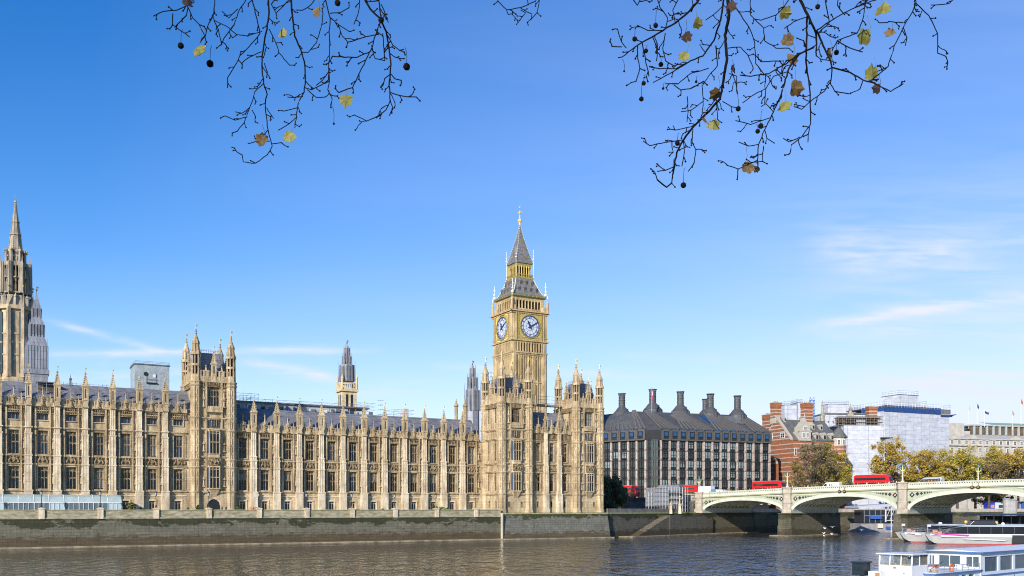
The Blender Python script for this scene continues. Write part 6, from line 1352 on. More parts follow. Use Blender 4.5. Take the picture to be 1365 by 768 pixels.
for yo in (0, 1):
    s_ = 1 if yo == 0 else -1; e = 0 if yo == 0 else BWD
    def cy(q, a_, b2, z0, z1): camber(q, min(e + s_ * a_, e + s_ * b2), max(e + s_ * a_, e + s_ * b2), z0, z1)
    q = MB(); cy(q, -.55, .2, -1.75, -1.5); cy(q, -.72, .2, -1.5, -1.38); cy(q, -.35, .2, -1.38, -1.0); q.build('cornice', bgreen, rt)
    q = MB(); cy(q, -.3, .12, -1.0, -.72); cy(q, -.38, .2, -.16, 0); cy(q, -.3, .12, -.34, -.16); cy(q, -.12, .06, -.8, -.3)
    x = 1.0
    while x < 247:
        z = zdk(x); q.box(x - .13, x + .13, *( (-.3, .12) if yo == 0 else (BWD - .12, BWD + .3)), z - .75, z - .3); x += .62
    if yo == 0:
        x = 1.31
        while x < 247: z = zdk(x); q.exz([(x + .13 * math.cos(j * 1.047), z - .52 + .17 * math.sin(j * 1.047)) for j in range(6)], -.135, -.1, 1); x += .62  # dark discs painted as the shade of parapet openings
    par = q.build('parapet', [bgreen, MATS['piercing_shade_paint']], rt)
    if yo == 0:
        q = MB(); camber(q, -.57, -.5, -1.7, -1.6); q.build('gilt_line', mat('dull_gilt_line', (.36, .30, .12), .6), rt)
for k, t_ in enumerate(CEN):
    if k == 0: w = 3.4
    elif k == 7: w = 3.4
    else: w = 3.2
    q = MB(); zt = ZS
    for z0, z1, e in ((-2, 3, .55), (3, zt - .3, .3), (zt - .3, zt + .05, .5)):
        wv = w / 2 + e; q.exy([(t_ - wv, -1.8), (t_ - wv * .55, -3.6 - e), (t_ + wv * .55, -3.6 - e), (t_ + wv, -1.8), (t_ + wv, BWD + 1.8), (t_ + wv * .55, BWD + 3.6), (t_ - wv * .55, BWD + 3.6), (t_ - wv, BWD + 1.8)], z0, z1)
    pr = q.build('pier', piermat, rt)
    q = MB(); z9 = zdk(t_) + .15
    for z0, z1, r_ in ((zt, zt + 1.2, 1.75), (zt + 1.2, zt + 3.0, 1.35), (zt + 3.0, zt + 3.5, 1.5), (zt + 3.5, z9 - 1.9, 1.3), (z9 - 1.9, z9 - 1.2, 1.55), (z9 - 1.2, z9 - .25, 1.42), (z9 - .25, z9, 1.65)):
        for yy_ in (-.6, BWD + .6): q.fr(t_, yy_, z0, z1, r_ * 1.04, r_ * 1.04, 8)
    q.box(t_ - 1.2, t_ + 1.2, -.3, BWD + .3, zt, z9 - 2.4); q.build('pier_shaft', granite, pr)
    MB().box(t_ - w * .5 - 1.5, t_ + w * .5 + 1.5, -5.5, BWD + 4, -1, .16).build('footing', MATS['muddy_ledge'], pr)
# abutment mass behind the first arch
MB().box(-14, -1.2, .5, BWD - .5, -1, zdk(0) - 1.3).box(-14, -1.2, -.3, .5, 6.9, zdk(0) - .1).build('abutment', granite, rt)
def blamp(t_, y, label, zb=None):
    z = zdk(t_) + .15 if zb is None else zb; o = thing('bridge_lamp', label, 'street lamp', (*PB(t_, y), z), BR, 'three-lantern lamps on the bridge')
    p = MB().fr(0, 0, 0, .35, .5, .4, 8).fr(0, 0, .35, 1.7, .26, .17, 8).fr(0, 0, 1.7, 1.85, .3, .3, 8).fr(0, 0, 1.85, 3.0, .16, .2, 8).build('post', bgreen, o)
    q = MB().fr(0, 0, 3.0, 3.35, .34, .22, 8)
    for a in (0, 2.094, 4.189): q.tube([(0, 0, 3.1), (.45 * math.cos(a), .45 * math.sin(a), 3.15), (.75 * math.cos(a), .75 * math.sin(a), 3.6)], [.13, .1, .08], 5)
    q.fr(0, 0, 3.3, 4.5, .12, .1, 6); q.build('bracket', mat('yellow_gilding', (.66, .56, .22), .5), o)
    for a, z0, r_ in ((0, 3.6, .75), (2.094, 3.6, .75), (4.189, 3.6, .75), (0, 4.45, 0)):
        l = MB().fr(r_ * math.cos(a), r_ * math.sin(a), z0, z0 + .62, .17, .28, 6).build('lantern', mat('teal_lantern_glass', (.12, .24, .24), .15), o); MB().fr(r_ * math.cos(a), r_ * math.sin(a), z0 + .62, z0 + .95, .33, .05, 6).build('lantern_cap', mat('dark_green_metal', (.04, .1, .09), .4), l)
blamp(0, -.6, 'three-lantern green and gold lamp at the bridge end beside the grey hoarding'); blamp(32, -.6, 'three-lantern green and gold lamp on the pier beside the left red bus')
blamp(67, -.6, 'three-lantern green and gold lamp on the pier right of the big red bus'); blamp(76.7, BWD, 'three-lantern lamp on the far parapet behind the parked cars'); blamp(105, -.6, 'three-lantern lamp on the bridge pier beyond the right picture edge')
for t_ in (49.5, 86):
    for dx in (-.75, .75):
        o = thing('navigation_light', 'round black and amber bridge light, %s of the pair over the %s arch' % ('left' if dx < 0 else 'right', 'second' if t_ < 60 else 'third'), 'signal light', (*PB(t_ + dx, -.9), zdk(t_) - 1.75), BR, 'navigation lights on the arch crowns')
        c = MB().exz([(.42 * math.cos(i * .5236), .42 * math.sin(i * .5236)) for i in range(12)], 0, .3).build('housing', black, o); MB().exz([(.2 * math.cos(i * .785), .2 * math.sin(i * .785)) for i in range(8)], -.03, .01).build('lens', mat('amber_lens', (.6, .25, .04), .3), o)
        MB().tube([(0, .2, .3), (0, .2, 1.2)], .05, 4).build('bracket', black, o)
# ---------------------------------------------------------------- bridge approach and its end
q = MB(); pts = [PB(-140, -1), PB(-1.3, -.2), PB(-1.3, 26), PB(-20, 34), PB(-140, 34)]
def wz(q, pts, z0, z1, mi=0): q.exy(pts, z0, z1, mi)
q.exy(pts, 6.9, 11.95); struct('road', q, asphalt)
rt = thing('bridge_end_wall', 'dark stone retaining wall with railings left of the grey scaffold hoarding', 'wall', (*PB(-75, -2), 6.9), BR)
MB().box(0, 74, 0, 1, 0, 3.6).build('wall', mat('sooty_wall', (.13, .125, .115), .85, var=.5, scale=.5, brick=(1.4, .6, .7, .2, .5)), rt)
m = MB()
for i in range(62): m.box(i * 1.2, i * 1.2 + .09, .4, .5, 3.6, 6.2)
m.box(0, 74, .38, .52, 6.1, 6.25); m.box(0, 74, .38, .52, 3.9, 4.0); m.build('railing', black, rt)
# grey sheeted scaffold
hx, hy, _ = at(872, 291); rt = thing('scaffold_hoarding', 'grey netted scaffold box standing at the bridge end above the mossy stairs', 'scaffolding', (hx, hy, 6.9), R(24)); kk = 291 / F
def hb_(name, x0, x1, y0, y1, z0, z1, m_): MB().box(x0, x1, y0, y1, z0, z1).build(name, m_, rt)
hb_('netting', 0, 5.1, 0, 5, zy(675, 291) - 6.9, zy(650, 291) - 6.9, greynet); hb_('netting', 5.2, 10.4, 1.4, 6, 1.6, zy(646.5, 291) - 6.9, greynet); hb_('netting', 10.5, 12.6, 2, 6, 0, zy(645, 291) - 6.9, mat('dark_netting', (.11, .11, .13), .8, var=.3))
m = MB()
for i in range(15):
    x = -2.2 + i * 1.05
    for y in (-.15, 1.2): m.tube([(x, y, 0), (x, y, 8.0 if x > -1 else 6.4)], .05, 4)
for k in range(6): m.tube([(-2.3, -.15, .9 + k * 1.35), (12.6, -.15, .9 + k * 1.35)], .05, 4)
m.build('scaffold_poles', steel, rt); m = MB()
for k in range(4): m.box(5.1, 10.6, -.1, 1.3, .8 + k * 1.8, .95 + k * 1.8)
m.build('scaffold_deck', mat('pale_boards', (.5, .47, .42), .8, var=.3, scale=2), rt)
for x_, Yp, lb in ((894, 289, 'weathered stone gate pier at the top of the mossy stairs'), (906, 288, 'small pale stone statue on a plinth in front of the scaffold hoarding')):
    X = at(x_, Yp)[0]; m = MB().sq(0, 0, 0, 2.6, .9, .7).sq(0, 0, 2.6, 2.9, 1.0, .9)
    if x_ > 900: statue(m, 0, 0, 2.9, 2.2)
    else: m.ball((0, 0, 3.2), .35, 8, 6)
    o = m.build('stone_pier' if x_ < 900 else 'plinth_statue', stonep, None, (X, Yp, 6.5)); tag(o, lb, 'pillar' if x_ < 900 else 'statue')
# ---------------------------------------------------------------- vehicles
def tb(x, y): a = (x - CX) / F; return (a * (B0[1] + BA[1] * y) - B0[0] - BA[0] * y) / (BD[0] - a * BD[1])
def wheel(root, x, y, r, w=.28, z=None):
    s = 1 if y > 0 else -1
    o = MB().add(*cyl_y(x, y - s * w / 2, y + s * w / 2, z or r, r, 14)).build('wheel', rubber, root); MB().add(*cyl_y(x, y + s * (w / 2 - .04), y + s * (w / 2 + .02), z or r, r * .55, 10)).build('rim', steel, o)
def cyl_y(x, y0, y1, z, r, n):
    vs = [(x + r * math.cos(2 * math.pi * i / n), y, z + r * math.sin(2 * math.pi * i / n)) for y in (y0, y1) for i in range(n)]
    return vs, [(i, (i + 1) % n, n + (i + 1) % n, n + i) for i in range(n)] + [tuple(range(n - 1, -1, -1)), tuple(range(n, 2 * n))]
carglass = mat('vehicle_glass', (.02, .025, .03), .06, spec=.8)
def bus(label, x_, y, fwd=1, z=None, red_=red):
    t_ = tb(x_, y); zz = (zdk(t_) - 1.13) if t_ > 0 and z is None else (z or 11.97)
    o = thing('double_decker_bus', label, 'bus', (*PB(t_, y), zz), BR + (0 if fwd > 0 else math.pi))
    L_ = 11.2; pr = [(-5.6, .35), (5.2, .35), (5.55, 1.0), (5.5, 2.2), (5.15, 3.4), (4.6, 4.15), (3.9, 4.38), (-5.0, 4.38), (-5.5, 4.1), (-5.62, 3.2)]
    MB().exz(pr, -1.26, 1.26).build('body', red_, o, bevel=.16)
    MB().exz([(-4.9, 4.3), (3.8, 4.3), (3.5, 4.45), (-4.6, 4.45)], -1.05, 1.05).build('roof', mat('grey_bus_roof', (.42, .36, .36), .5), o)
    for s in (-1, 1):
        m = MB(); yo = s * 1.262
        m.exz([(-5.1, 2.75), (4.3, 2.75), (4.0, 3.5), (-5.1, 3.5)], yo, yo + s * .012); m.build('upper_windows', carglass, o)
        m = MB(); m.exz([(-5.1, 1.15), (4.6, 1.15), (4.6, 2.05), (-5.1, 2.05)], yo, yo + s * .012); m.build('lower_windows', carglass, o)
        m = MB()
        for k in range(8): x = -4.2 + k * 1.15; m.box(x, x + .07, yo + s * .012, yo + s * .025, 2.75, 3.5); m.box(x, x + .07, yo + s * .012, yo + s * .025, 1.15, 2.05)
        m.build('window_pillars', black, o)
    MB().add([(5.53, -1.0, 1.1), (5.53, 1.0, 1.1), (5.5, 1.0, 2.2), (5.5, -1.0, 2.2), (5.6, -1.0, 1.1), (5.6, 1.0, 1.1), (5.58, 1.0, 2.2), (5.58, -1.0, 2.2)], [(4, 5, 6, 7), (0, 1, 5, 4), (3, 2, 6, 7), (0, 4, 7, 3), (1, 2, 6, 5)]).build('windscreen', carglass, o)
    MB().add([(5.45, -1.0, 2.6), (5.45, 1.0, 2.6), (5.1, 1.0, 3.7), (5.1, -1.0, 3.7), (5.52, -1.0, 2.6), (5.52, 1.0, 2.6), (5.17, 1.0, 3.72), (5.17, -1.0, 3.72)], [(4, 5, 6, 7), (0, 1, 5, 4), (3, 2, 6, 7), (0, 4, 7, 3), (1, 2, 6, 5)]).build('upper_windscreen', carglass, o)
    for x in (3.4, -3.2):
        for s in (-1, 1): wheel(o, x, s * 1.12, .48)
    return o
bus('red double-decker bus left of the bridge pier lamp, in front of the brick building', 1025, 17)
bus('largest red double-decker bus on the bridge between the white van and the right pier lamp', 1164.5, 14)
bus('red double-decker bus mostly hidden behind the grey scaffold hoarding at the bridge end', 915.5, 17)
bus('red double-decker bus partly hidden by the dark green bush left of the hoarding', 834, 6)
bus('red double-decker bus glimpsed behind the hoarding, only its roof showing', 884, 24)
def vanprof(kind):
    if kind == 'van': return [(-2.9, .3), (2.7, .3), (2.85, .9), (2.55, 1.25), (1.75, 2.1), (1.2, 2.5), (-2.7, 2.6), (-2.9, 2.3)], .98
    if kind == 'minibus': return [(-3.4, .3), (3.1, .3), (3.3, .95), (3.0, 1.35), (2.0, 2.25), (1.4, 2.65), (-3.2, 2.75), (-3.4, 2.4)], 1.0
    return [(-2.2, .3), (2.15, .3), (2.25, .7), (1.1, .98), (.45, 1.45), (-1.2, 1.5), (-2.0, 1.05), (-2.25, .95)], .88
def vehicle(name, label, cat, x_, y, kind, m_, fwd=1, z=None, group=None):
    t_ = tb(x_, y); zz = (zdk(t_) - 1.13) if t_ > 0 and z is None else (z or 11.97)
    o = thing(name, label, cat, (*PB(t_, y), zz), BR + (0 if fwd > 0 else math.pi), group); pr, hw_ = vanprof(kind)
    MB().exz(pr, -hw_, hw_).build('body', m_, o, bevel=.1)
    for s in (-1, 1):
        yo = s * (hw_ + .003); m = MB()
        if kind == 'car': m.exz([(-1.75, 1.02), (.95, 1.0), (.38, 1.38), (-1.15, 1.42)], yo, yo + s * .012)
        elif kind == 'van': m.exz([(1.05, 1.35), (2.2, 1.35), (1.6, 2.05), (1.05, 2.1)], yo, yo + s * .012)
        else: m.exz([(-3.0, 1.5), (2.6, 1.45), (1.9, 2.15), (-3.0, 2.3)], yo, yo + s * .012)
        m.build('side_window', carglass, o)
    fx = {'car': ((1.1, .99), (.47, 1.44)), 'van': ((2.53, 1.28), (1.77, 2.1)), 'minibus': ((2.98, 1.38), (2.02, 2.25))}[kind]
    (x0, z0), (x1, z1) = fx; e = .02
    MB().add([(x0 + e, -hw_ + .12, z0 + e), (x0 + e, hw_ - .12, z0 + e), (x1 + e, hw_ - .15, z1 + e), (x1 + e, -hw_ + .15, z1 + e), (x0 - .1, -hw_ + .12, z0), (x0 - .1, hw_ - .12, z0), (x1 - .1, hw_ - .15, z1), (x1 - .1, -hw_ + .15, z1)], [(0, 1, 2, 3), (0, 4, 5, 1), (3, 2, 6, 7)]).build('windscreen', carglass, o)
    lx = pr[1][0] + .06
    for s in (-1, 1): MB().box(lx, lx + .06, s * hw_ * .6 - .15, s * hw_ * .6 + .15, .65, .85).build('headlight', white, o)
    for x in (pr[1][0] * .62, pr[0][0] * .62):
        for s in (-1, 1): wheel(o, x, s * (hw_ - .1), .33, .22)
    return o
vehicle('parked_van', 'white panel van on the bridge facing left, between the two red buses', 'van', 1108.5, 9, 'van', white, -1)
vehicle('minibus', 'silver minibus on the bridge right of the big bus and pier lamp', 'minibus', 1240.5, 9, 'minibus', mat('silver_paint', (.5, .54, .62), .3, .3), -1)
vehicle('parked_van', 'white van with rounded front on the bridge end beside the box truck', 'van', 962, 14, 'van', white, 1)
vehicle('car', 'dark blue hatchback on the bridge, nearest to the silver minibus', 'car', 1280.5, 9, 'car', navy, -1)
vehicle('car', 'dark saloon car on the bridge directly left below the far lamp', 'car', 1306, 9, 'minibus' if False else 'car', mat('dark_grey_paint', (.03, .04, .06), .3), -1)
vehicle('car', 'black taxi-like car just right of the far bridge lamp', 'car', 1321, 14, 'car', black, 1)
vehicle('car', 'rightmost dark blue car on the bridge', 'car', 1341, 9, 'car', mat('blue_car_paint', (.03, .06, .14), .3), -1)
vehicle('car', 'small pale car hidden behind pedestrians beside the left bus', 'car', 993, 9, 'car', mat('pale_car_paint', (.4, .4, .38), .4), 1)
vehicle('car', 'pink-red small car near the bridge end left of the pale car', 'car', 980, 9, 'car', mat('pink_car_paint', (.55, .2, .25), .4), 1)
t_ = tb(943.5, 14); o = thing('box_truck', 'white box truck at the bridge end beside the gold lamp', 'truck', (*PB(t_, 14), 12.0), BR)
MB().box(-3.2, 2.0, -1.2, 1.2, .9, 3.7).build('cargo_box', mat('pale_lilac_box', (.68, .68, .76), .5), o, bevel=.05); MB().exz([(2.1, .4), (4.0, .4), (4.1, 1.4), (3.8, 2.6), (2.1, 2.7)], -1.1, 1.1).build('cab', mat('truck_blue', (.08, .25, .35), .4), o, bevel=.08); MB().box(-3.2, 4.0, -.9, .9, .5, .9).build('chassis', black, o)
for x in (3.2, -2.0):
    for s in (-1, 1): wheel(o, x, s * 1.0, .45)
# ---------------------------------------------------------------- people
def person_mesh(coat, leg, walk):
    P = {'pel': (0, 0, .95, .15), 'waist': (0, 0, 1.1, .13), 'chest': (0, .01, 1.32, .165), 'neck': (0, 0, 1.48, .06), 'head0': (0, .0, 1.57, .085), 'head': (0, .01, 1.68, .09),
         'shl': (-.17, 0, 1.40, .075), 'ell': (-.24, .03 - walk, 1.14, .052), 'hal': (-.25, .12 - walk * 1.4, .90, .035), 'shr': (.17, 0, 1.40, .075), 'elr': (.24, .03 + walk, 1.14, .052), 'har': (.25, .12 + walk * 1.4, .90, .035),
         'hil': (-.09, 0, .88, .1), 'knl': (-.1, .05 + walk, .5, .07), 'anl': (-.1, walk * 1.6, .08, .05), 'tol': (-.11, .16 + walk * 1.6, .04, .045), 'hir': (.09, 0, .88, .1), 'knr': (.1, .05 - walk, .5, .07), 'anr': (.1, -walk * 1.6, .08, .05), 'tor': (.11, .16 - walk * 1.6, .04, .045)}
    E_ = [('pel', 'waist'), ('waist', 'chest'), ('chest', 'neck'), ('neck', 'head0'), ('head0', 'head'), ('chest', 'shl'), ('shl', 'ell'), ('ell', 'hal'), ('chest', 'shr'), ('shr', 'elr'), ('elr', 'har'), ('pel', 'hil'), ('hil', 'knl'), ('knl', 'anl'), ('anl', 'tol'), ('pel', 'hir'), ('hir', 'knr'), ('knr', 'anr'), ('anr', 'tor')]
    ks = list(P); me = bpy.data.meshes.new('person'); me.from_pydata([P[k][:3] for k in ks], [(ks.index(a), ks.index(b_)) for a, b_ in E_], [])
    o = bpy.data.objects.new('person', me); C.objects.link(o); o.modifiers.new('s', 'SKIN'); sv = me.skin_vertices[0].data
    for i, k in enumerate(ks): sv[i].radius = (P[k][3],) * 2; sv[i].use_root = (k == 'pel')
    o.modifiers.new('u', 'SUBSURF').levels = 1
    bpy.context.view_layer.update(); m2 = bpy.data.meshes.new_from_object(o.evaluated_get(bpy.context.evaluated_depsgraph_get())); bpy.data.objects.remove(o)
    m2.materials.clear()
    for k in (coat, leg, skin, HAIR): m2.materials.append(k)
    for p in m2.polygons:
        c = p.center; p.material_index = 3 if (c.z > 1.69 or (c.z > 1.56 and c.y < -.01)) else 2 if c.z > 1.49 or (abs(c.x) > .2 and c.z < .97) else 0 if c.z > .86 else 1
        p.use_smooth = True
    m2.name = 'person'; return m2
HAIR = mat('dark_hair', (.03, .02, .015), .8); jeans = mat('dark_trousers', (.03, .035, .06), .8)
COATS = [('black', (.02, .02, .022)), ('dark navy', (.02, .03, .08)), ('red', (.5, .03, .03)), ('tan', (.35, .22, .1)), ('grey', (.2, .2, .21)), ('white', (.7, .7, .7)), ('orange', (.7, .2, .04)), ('olive', (.1, .1, .04))]
PM = {}
def person(label, loc, rz, ci, group=None):
    w = random.choice((0, .12))
    if (ci, w) not in PM: PM[(ci, w)] = person_mesh(mat('coat_' + COATS[ci][0].replace(' ', '_'), COATS[ci][1], .8), jeans, w)
    o = inst('person', PM[(ci, w)], None, loc, rz); s = random.uniform(.95, 1.06); o.scale = (s, s, s); tag(o, label, 'person', group); return o
rr = random.Random(21)
segs = [(973, 1002, 6, 'beside the pale car near the bridge end'), (1005, 1047, 12, 'in front of the left red bus'), (1054, 1092, 9, 'between left pier lamp and white van'), (1103, 1112, 2, 'in front of the white van'), (1126, 1140, 4, 'between white van and big red bus'),
        (1141, 1202, 19, 'in front of the big red bus'), (1226, 1258, 7, 'in front of the silver minibus'), (1268, 1276, 1, 'beside the dark blue hatchback'), (1316, 1340, 2, 'among the dark cars on the right'), (1358, 1366, 1, 'at the right picture edge'), (944, 968, 4, 'beside the box truck at the bridge end')]
for x0, x1, n, where in segs:
    for i in range(n):
        x_ = x0 + (x1 - x0) * (i + .5) / n + rr.uniform(-1.2, 1.2); y = rr.uniform(1.2, 3.0); t_ = tb(x_, y); ci = rr.choice((0, 0, 0, 1, 1, 4, 3, 7, 2, 5, 6)) if n > 1 else 0
        person('pedestrian in %s coat on the bridge, %s' % (COATS[ci][0], where), (*PB(t_, y), (zdk(t_) if t_ > 0 else 13.1) - 1.0), BR + rr.choice((-1, 1)) * math.pi / 2, ci, 'pedestrians ' + where + ', ' + COATS[ci][0] + ' coats')
for x_, ci, lb in ((186, 1, 'person in dark blue standing on the terrace right of the olive bush'), (250.5, 0, 'person in black on the terrace left of the tower doorway'), (296, 0, 'left of two people in black right of the tower doorway'), (301.5, 0, 'right of two people in black right of the tower doorway'),
        (334, 6, 'person in orange on the terrace right of the ball bush'), (338, 2, 'person in red coat on the terrace, first bays of the central range'), (341, 4, 'person in grey beside the red coat on the terrace'), (163, 4, 'person in grey at the marquee end on the terrace')):
    u_ = ux(x_, 2.2); person(lb, (*P2(u_, 2.2), 6.9), TH + rr.uniform(-2, 2), ci)
# ---------------------------------------------------------------- trees
def tree(label, x_, Y_, z0, ztop, width, cols, seed, dens=1.0, cat='tree', sparse=False, name='plane_tree'):
    width *= 1.12; dens *= 1.25
    r_ = random.Random(seed); X = (x_ - CX) / F * Y_; o = thing(name, label, cat, (X, Y_, z0)); hgt = ztop - z0
    tr = MB(); tr.tube([(0, 0, 0), (.1, 0, hgt * .2), (-.1, .1, hgt * .4), (.1, 0, hgt * .7)], [.6, .45, .36, .12], 8); tr.build('trunk', barkt, o)
    cz = hgt * .60; rx, rz_ = width / 2, hgt * .42; cl = []
    br = MB()
    for i in range(int(75 * dens)):
        a = r_.uniform(0, 6.283); e = math.asin(r_.uniform(-.85, 1)); k = r_.uniform(.4, 1.0) ** .6 * r_.choice((1, .85, .92, 1.06, 1.18)); sq_ = 1 - .18 * math.sin(e)
        c = Vector((rx * k * math.cos(a) * math.cos(e) * sq_, rx * k * math.sin(a) * math.cos(e) * sq_, cz + rz_ * k * math.sin(e))); cl.append(c)
        if i % 2 == 0:
            s_ = Vector((0, 0, hgt * r_.uniform(.25, .55))); md = (s_ + c) / 2 + Vector((r_.uniform(-1, 1), r_.uniform(-1, 1), .5)); br.tube([s_, md, c, c * 1.04 + Vector((0, 0, .3))], [.2, .12, .05, .02], 4)
            for _ in range(3): e_ = c + Vector((r_.gauss(0, 1.2), r_.gauss(0, 1.2), r_.gauss(.4, 1))); br.tube([md, (md + e_) / 2 + Vector((0, 0, .2)), e_], [.06, .04, .015], 3)
    br.build('branches', barkt, o); m = MB()
    for c in cl:
        rad = r_.choice((.8, 1.3, 1.9, 2.6)) * max(width, 11) / 18; n = int(170 * (.4 if sparse else 1) * r_.uniform(.5, 1.2))
        for _ in range(n):
            v = Vector((r_.gauss(0, 1), r_.gauss(0, 1), r_.gauss(0, .8))); v = v.normalized() * rad * r_.random() ** .55 * r_.choice((1, 1, 1, 1.35)); p = c + v; s_ = r_.uniform(.16, .4)
            d1 = Vector((r_.gauss(0, 1), r_.gauss(0, 1), r_.gauss(0, 1))).normalized(); d2 = d1.orthogonal().normalized(); m.add([p - d1 * s_, p - d2 * s_ * .8, p + d1 * s_, p + d2 * s_ * .8], [(0, 1, 2, 3)])
    m.build('crown', mat('leaf_' + str(cols), cols[0], .6, island=cols), o); return o
AUT = [(.44, .30, .035), (.32, .22, .03), (.52, .34, .045), (.22, .18, .03), (.38, .21, .035)]
AUG = [(.34, .29, .045), (.42, .31, .04), (.22, .21, .035), (.46, .30, .04)]
BRN = [(.16, .12, .06), (.22, .16, .07), (.12, .10, .05), (.28, .2, .06)]
GRN = [(.045, .06, .018), (.075, .09, .025), (.03, .04, .012), (.10, .10, .03)]
tree('thin brown-leaved plane tree in front of the brick building, left half of the clump', 1084, 345, 7, zy(589, 345), 16, BRN, 1, .9, sparse=True)
tree('golden plane tree beside the brick corner turret', 1106, 350, 7, zy(590, 350), 14, AUG, 2, 1.1)
tree('low golden-brown tree just left of the thin brown plane tree', 1062, 362, 7, zy(618, 362), 8, AUT, 14, .4)
tree('small pale yellow tree low behind the white van', 1121, 372, 7, zy(618, 372), 7, AUG, 3, .5)
tree('tall golden-brown plane tree in front of the wrapped building', 1187, 352, 7, zy(587, 352), 15, AUT, 4, 1.1)
tree('orange-gold plane tree over the silver minibus', 1234, 356, 7, zy(600, 356), 14.5, AUT, 5, 1.1)
tree('yellow-green plane tree, tallest beside the white building corner', 1276, 358, 7, zy(598, 358), 16.5, AUG, 6, 1.15)
tree('low brownish tree between the yellow-green plane trees', 1318, 366, 7, zy(611, 366), 13, BRN, 7, .8)
tree('golden tree behind the low brownish tree', 1327, 385, 7, zy(597, 385), 12, AUG, 8, .8)
tree('golden-brown plane tree near the right picture edge', 1357, 368, 7, zy(596, 368), 14, AUT, 9, 1.0)
tree('golden plane tree cut by the right picture edge', 1395, 372, 7, zy(594, 372), 15, AUT, 10, .8)
tree('low golden tree tops between the orange plane and yellow-green plane', 1256, 392, 7, zy(604, 392), 13, AUT, 11, .7)
tree('dark green round tree between the pavilion tower and the hoarding', 816, 292, 4.6, zy(639, 292), 8.8, GRN, 12, 1.0, name='evergreen_tree')
tree('tall golden tree standing between the tour boats pier and far cars', 1300, 372, 7, zy(606, 372), 10, AUG, 13, .6)
# ---------------------------------------------------------------- river piers behind the bridge
Yw = 318; X0, X1 = at(1146, Yw)[0], at(1210, Yw)[0]; rt = thing('river_pier', 'moored pontoon building with dark glass, slanted canopy and blue panels seen through the second arch', 'pontoon', (X0, Yw, 0), R(6)); w = X1 - X0; ky = lambda y: zy(y, Yw)
MB().box(0, w, 0, 8, -.3, ky(706)).build('hull', mat('grey_pontoon', (.3, .3, .33), .6, var=.3, scale=.6), rt); MB().box(.5, w, .4, 8, ky(706), ky(698)).build('base', mat('pontoon_side', (.34, .32, .33), .6, var=.4, scale=.8), rt)
MB().box(2, w, 1, 8, ky(697), ky(680)).build('glazed_hall', mat('dark_hall_glass', (.025, .03, .045), .15), rt)
m = MB()
for i in range(8): m.box(2 + i * 2, 2.15 + i * 2, .85, 1, ky(697), ky(680))
m.box(2, w, .85, 1, ky(688), ky(687.3)); m.build('hall_frame', steel, rt)
MB().exz([(-1, ky(677)), (7, ky(676)), (w, ky(674)), (w, ky(671.5)), (7, ky(672.5)), (-1, ky(675))], -1, 9).build('canopy', mat('canopy_grey', (.42, .45, .5), .5), rt)
MB().box(4, 8, .2, .8, ky(692), ky(688)).box(9.5, 14, -.5, .3, ky(706), ky(702)).build('blue_panel', mat('pier_blue', (.03, .1, .35), .5), rt); MB().box(6.5, 8.3, -.2, .3, ky(704), ky(698)).build('cream_panel', mat('cream', (.65, .6, .48), .6), rt)
m = MB(); m.tube([(11, -.6, 0), (11, -.6, ky(674))], .13, 6); m.box(9, 9.3, -.4, -.1, ky(696), ky(680)); m.tube([(9, -.3, ky(680)), (15, -.3, ky(680))], .12, 4); m.tube([(9, -.3, ky(694)), (15, -.3, ky(694))], .12, 4)
for i in range(4): m.tube([(9 + i * 1.6, -.3, ky(694)), (9 + (i + 1) * 1.6, -.3, ky(680))], .07, 4)
m.build('gangway', white, rt)
Yw = 272; X0 = at(1306, Yw)[0]; rt = thing('river_pier', 'long covered pontoon with flat grey roof and dark waiting area behind the catamaran', 'pontoon', (X0, Yw, 0), R(3)); ky = lambda y: zy(y, Yw)
MB().box(3, 45, 0, 8, -.3, 1.0).build('hull', mat('black_pontoon', (.05, .05, .055), .6, var=.3), rt); MB().box(0, 46, -1, 9, ky(687.2), ky(684.8)).build('roof', mat('pontoon_roof', (.36, .39, .45), .5), rt); MB().box(4, 44, 5, 7, 1, ky(688)).build('waiting_room', mat('dark_hall_glass', (.025, .03, .045), .15), rt)
m = MB(); r9 = random.Random(3)
for i in range(16): m.box(4 + i * 2.6, 4.18 + i * 2.6, -.4, -.2, 1, ky(687.2))
for k in range(3): m.tube([(4, -.3, 1.3 + k * .4), (44, -.3, 1.3 + k * .4)], .05, 4)
for i in range(18): x = r9.uniform(5, 30); m.box(x, x + r9.uniform(.2, .7), 1, 2, 1, 1 + r9.uniform(1, 3.4))
m.build('posts', steel, rt)
for i, (x_, w_) in enumerate(((1342.5, 1.2), (1348.5, 1.5))):
    o = MB().fr(0, 0, -2, zy(666 + i, 285), w_, w_, 12).fr(0, 0, zy(666 + i, 285), zy(666 + i, 285) + .4, w_ * 1.1, w_ * .6, 12).build('mooring_pile', mat('pile_grey', (.40, .39, .37), .7, var=.3), None, (at(x_, 285)[0], 285, 0)); tag(o, '%s of two thick grey mooring piles beyond the covered pontoon' % ('thinner left' if i == 0 else 'thicker right'), 'mooring pile')
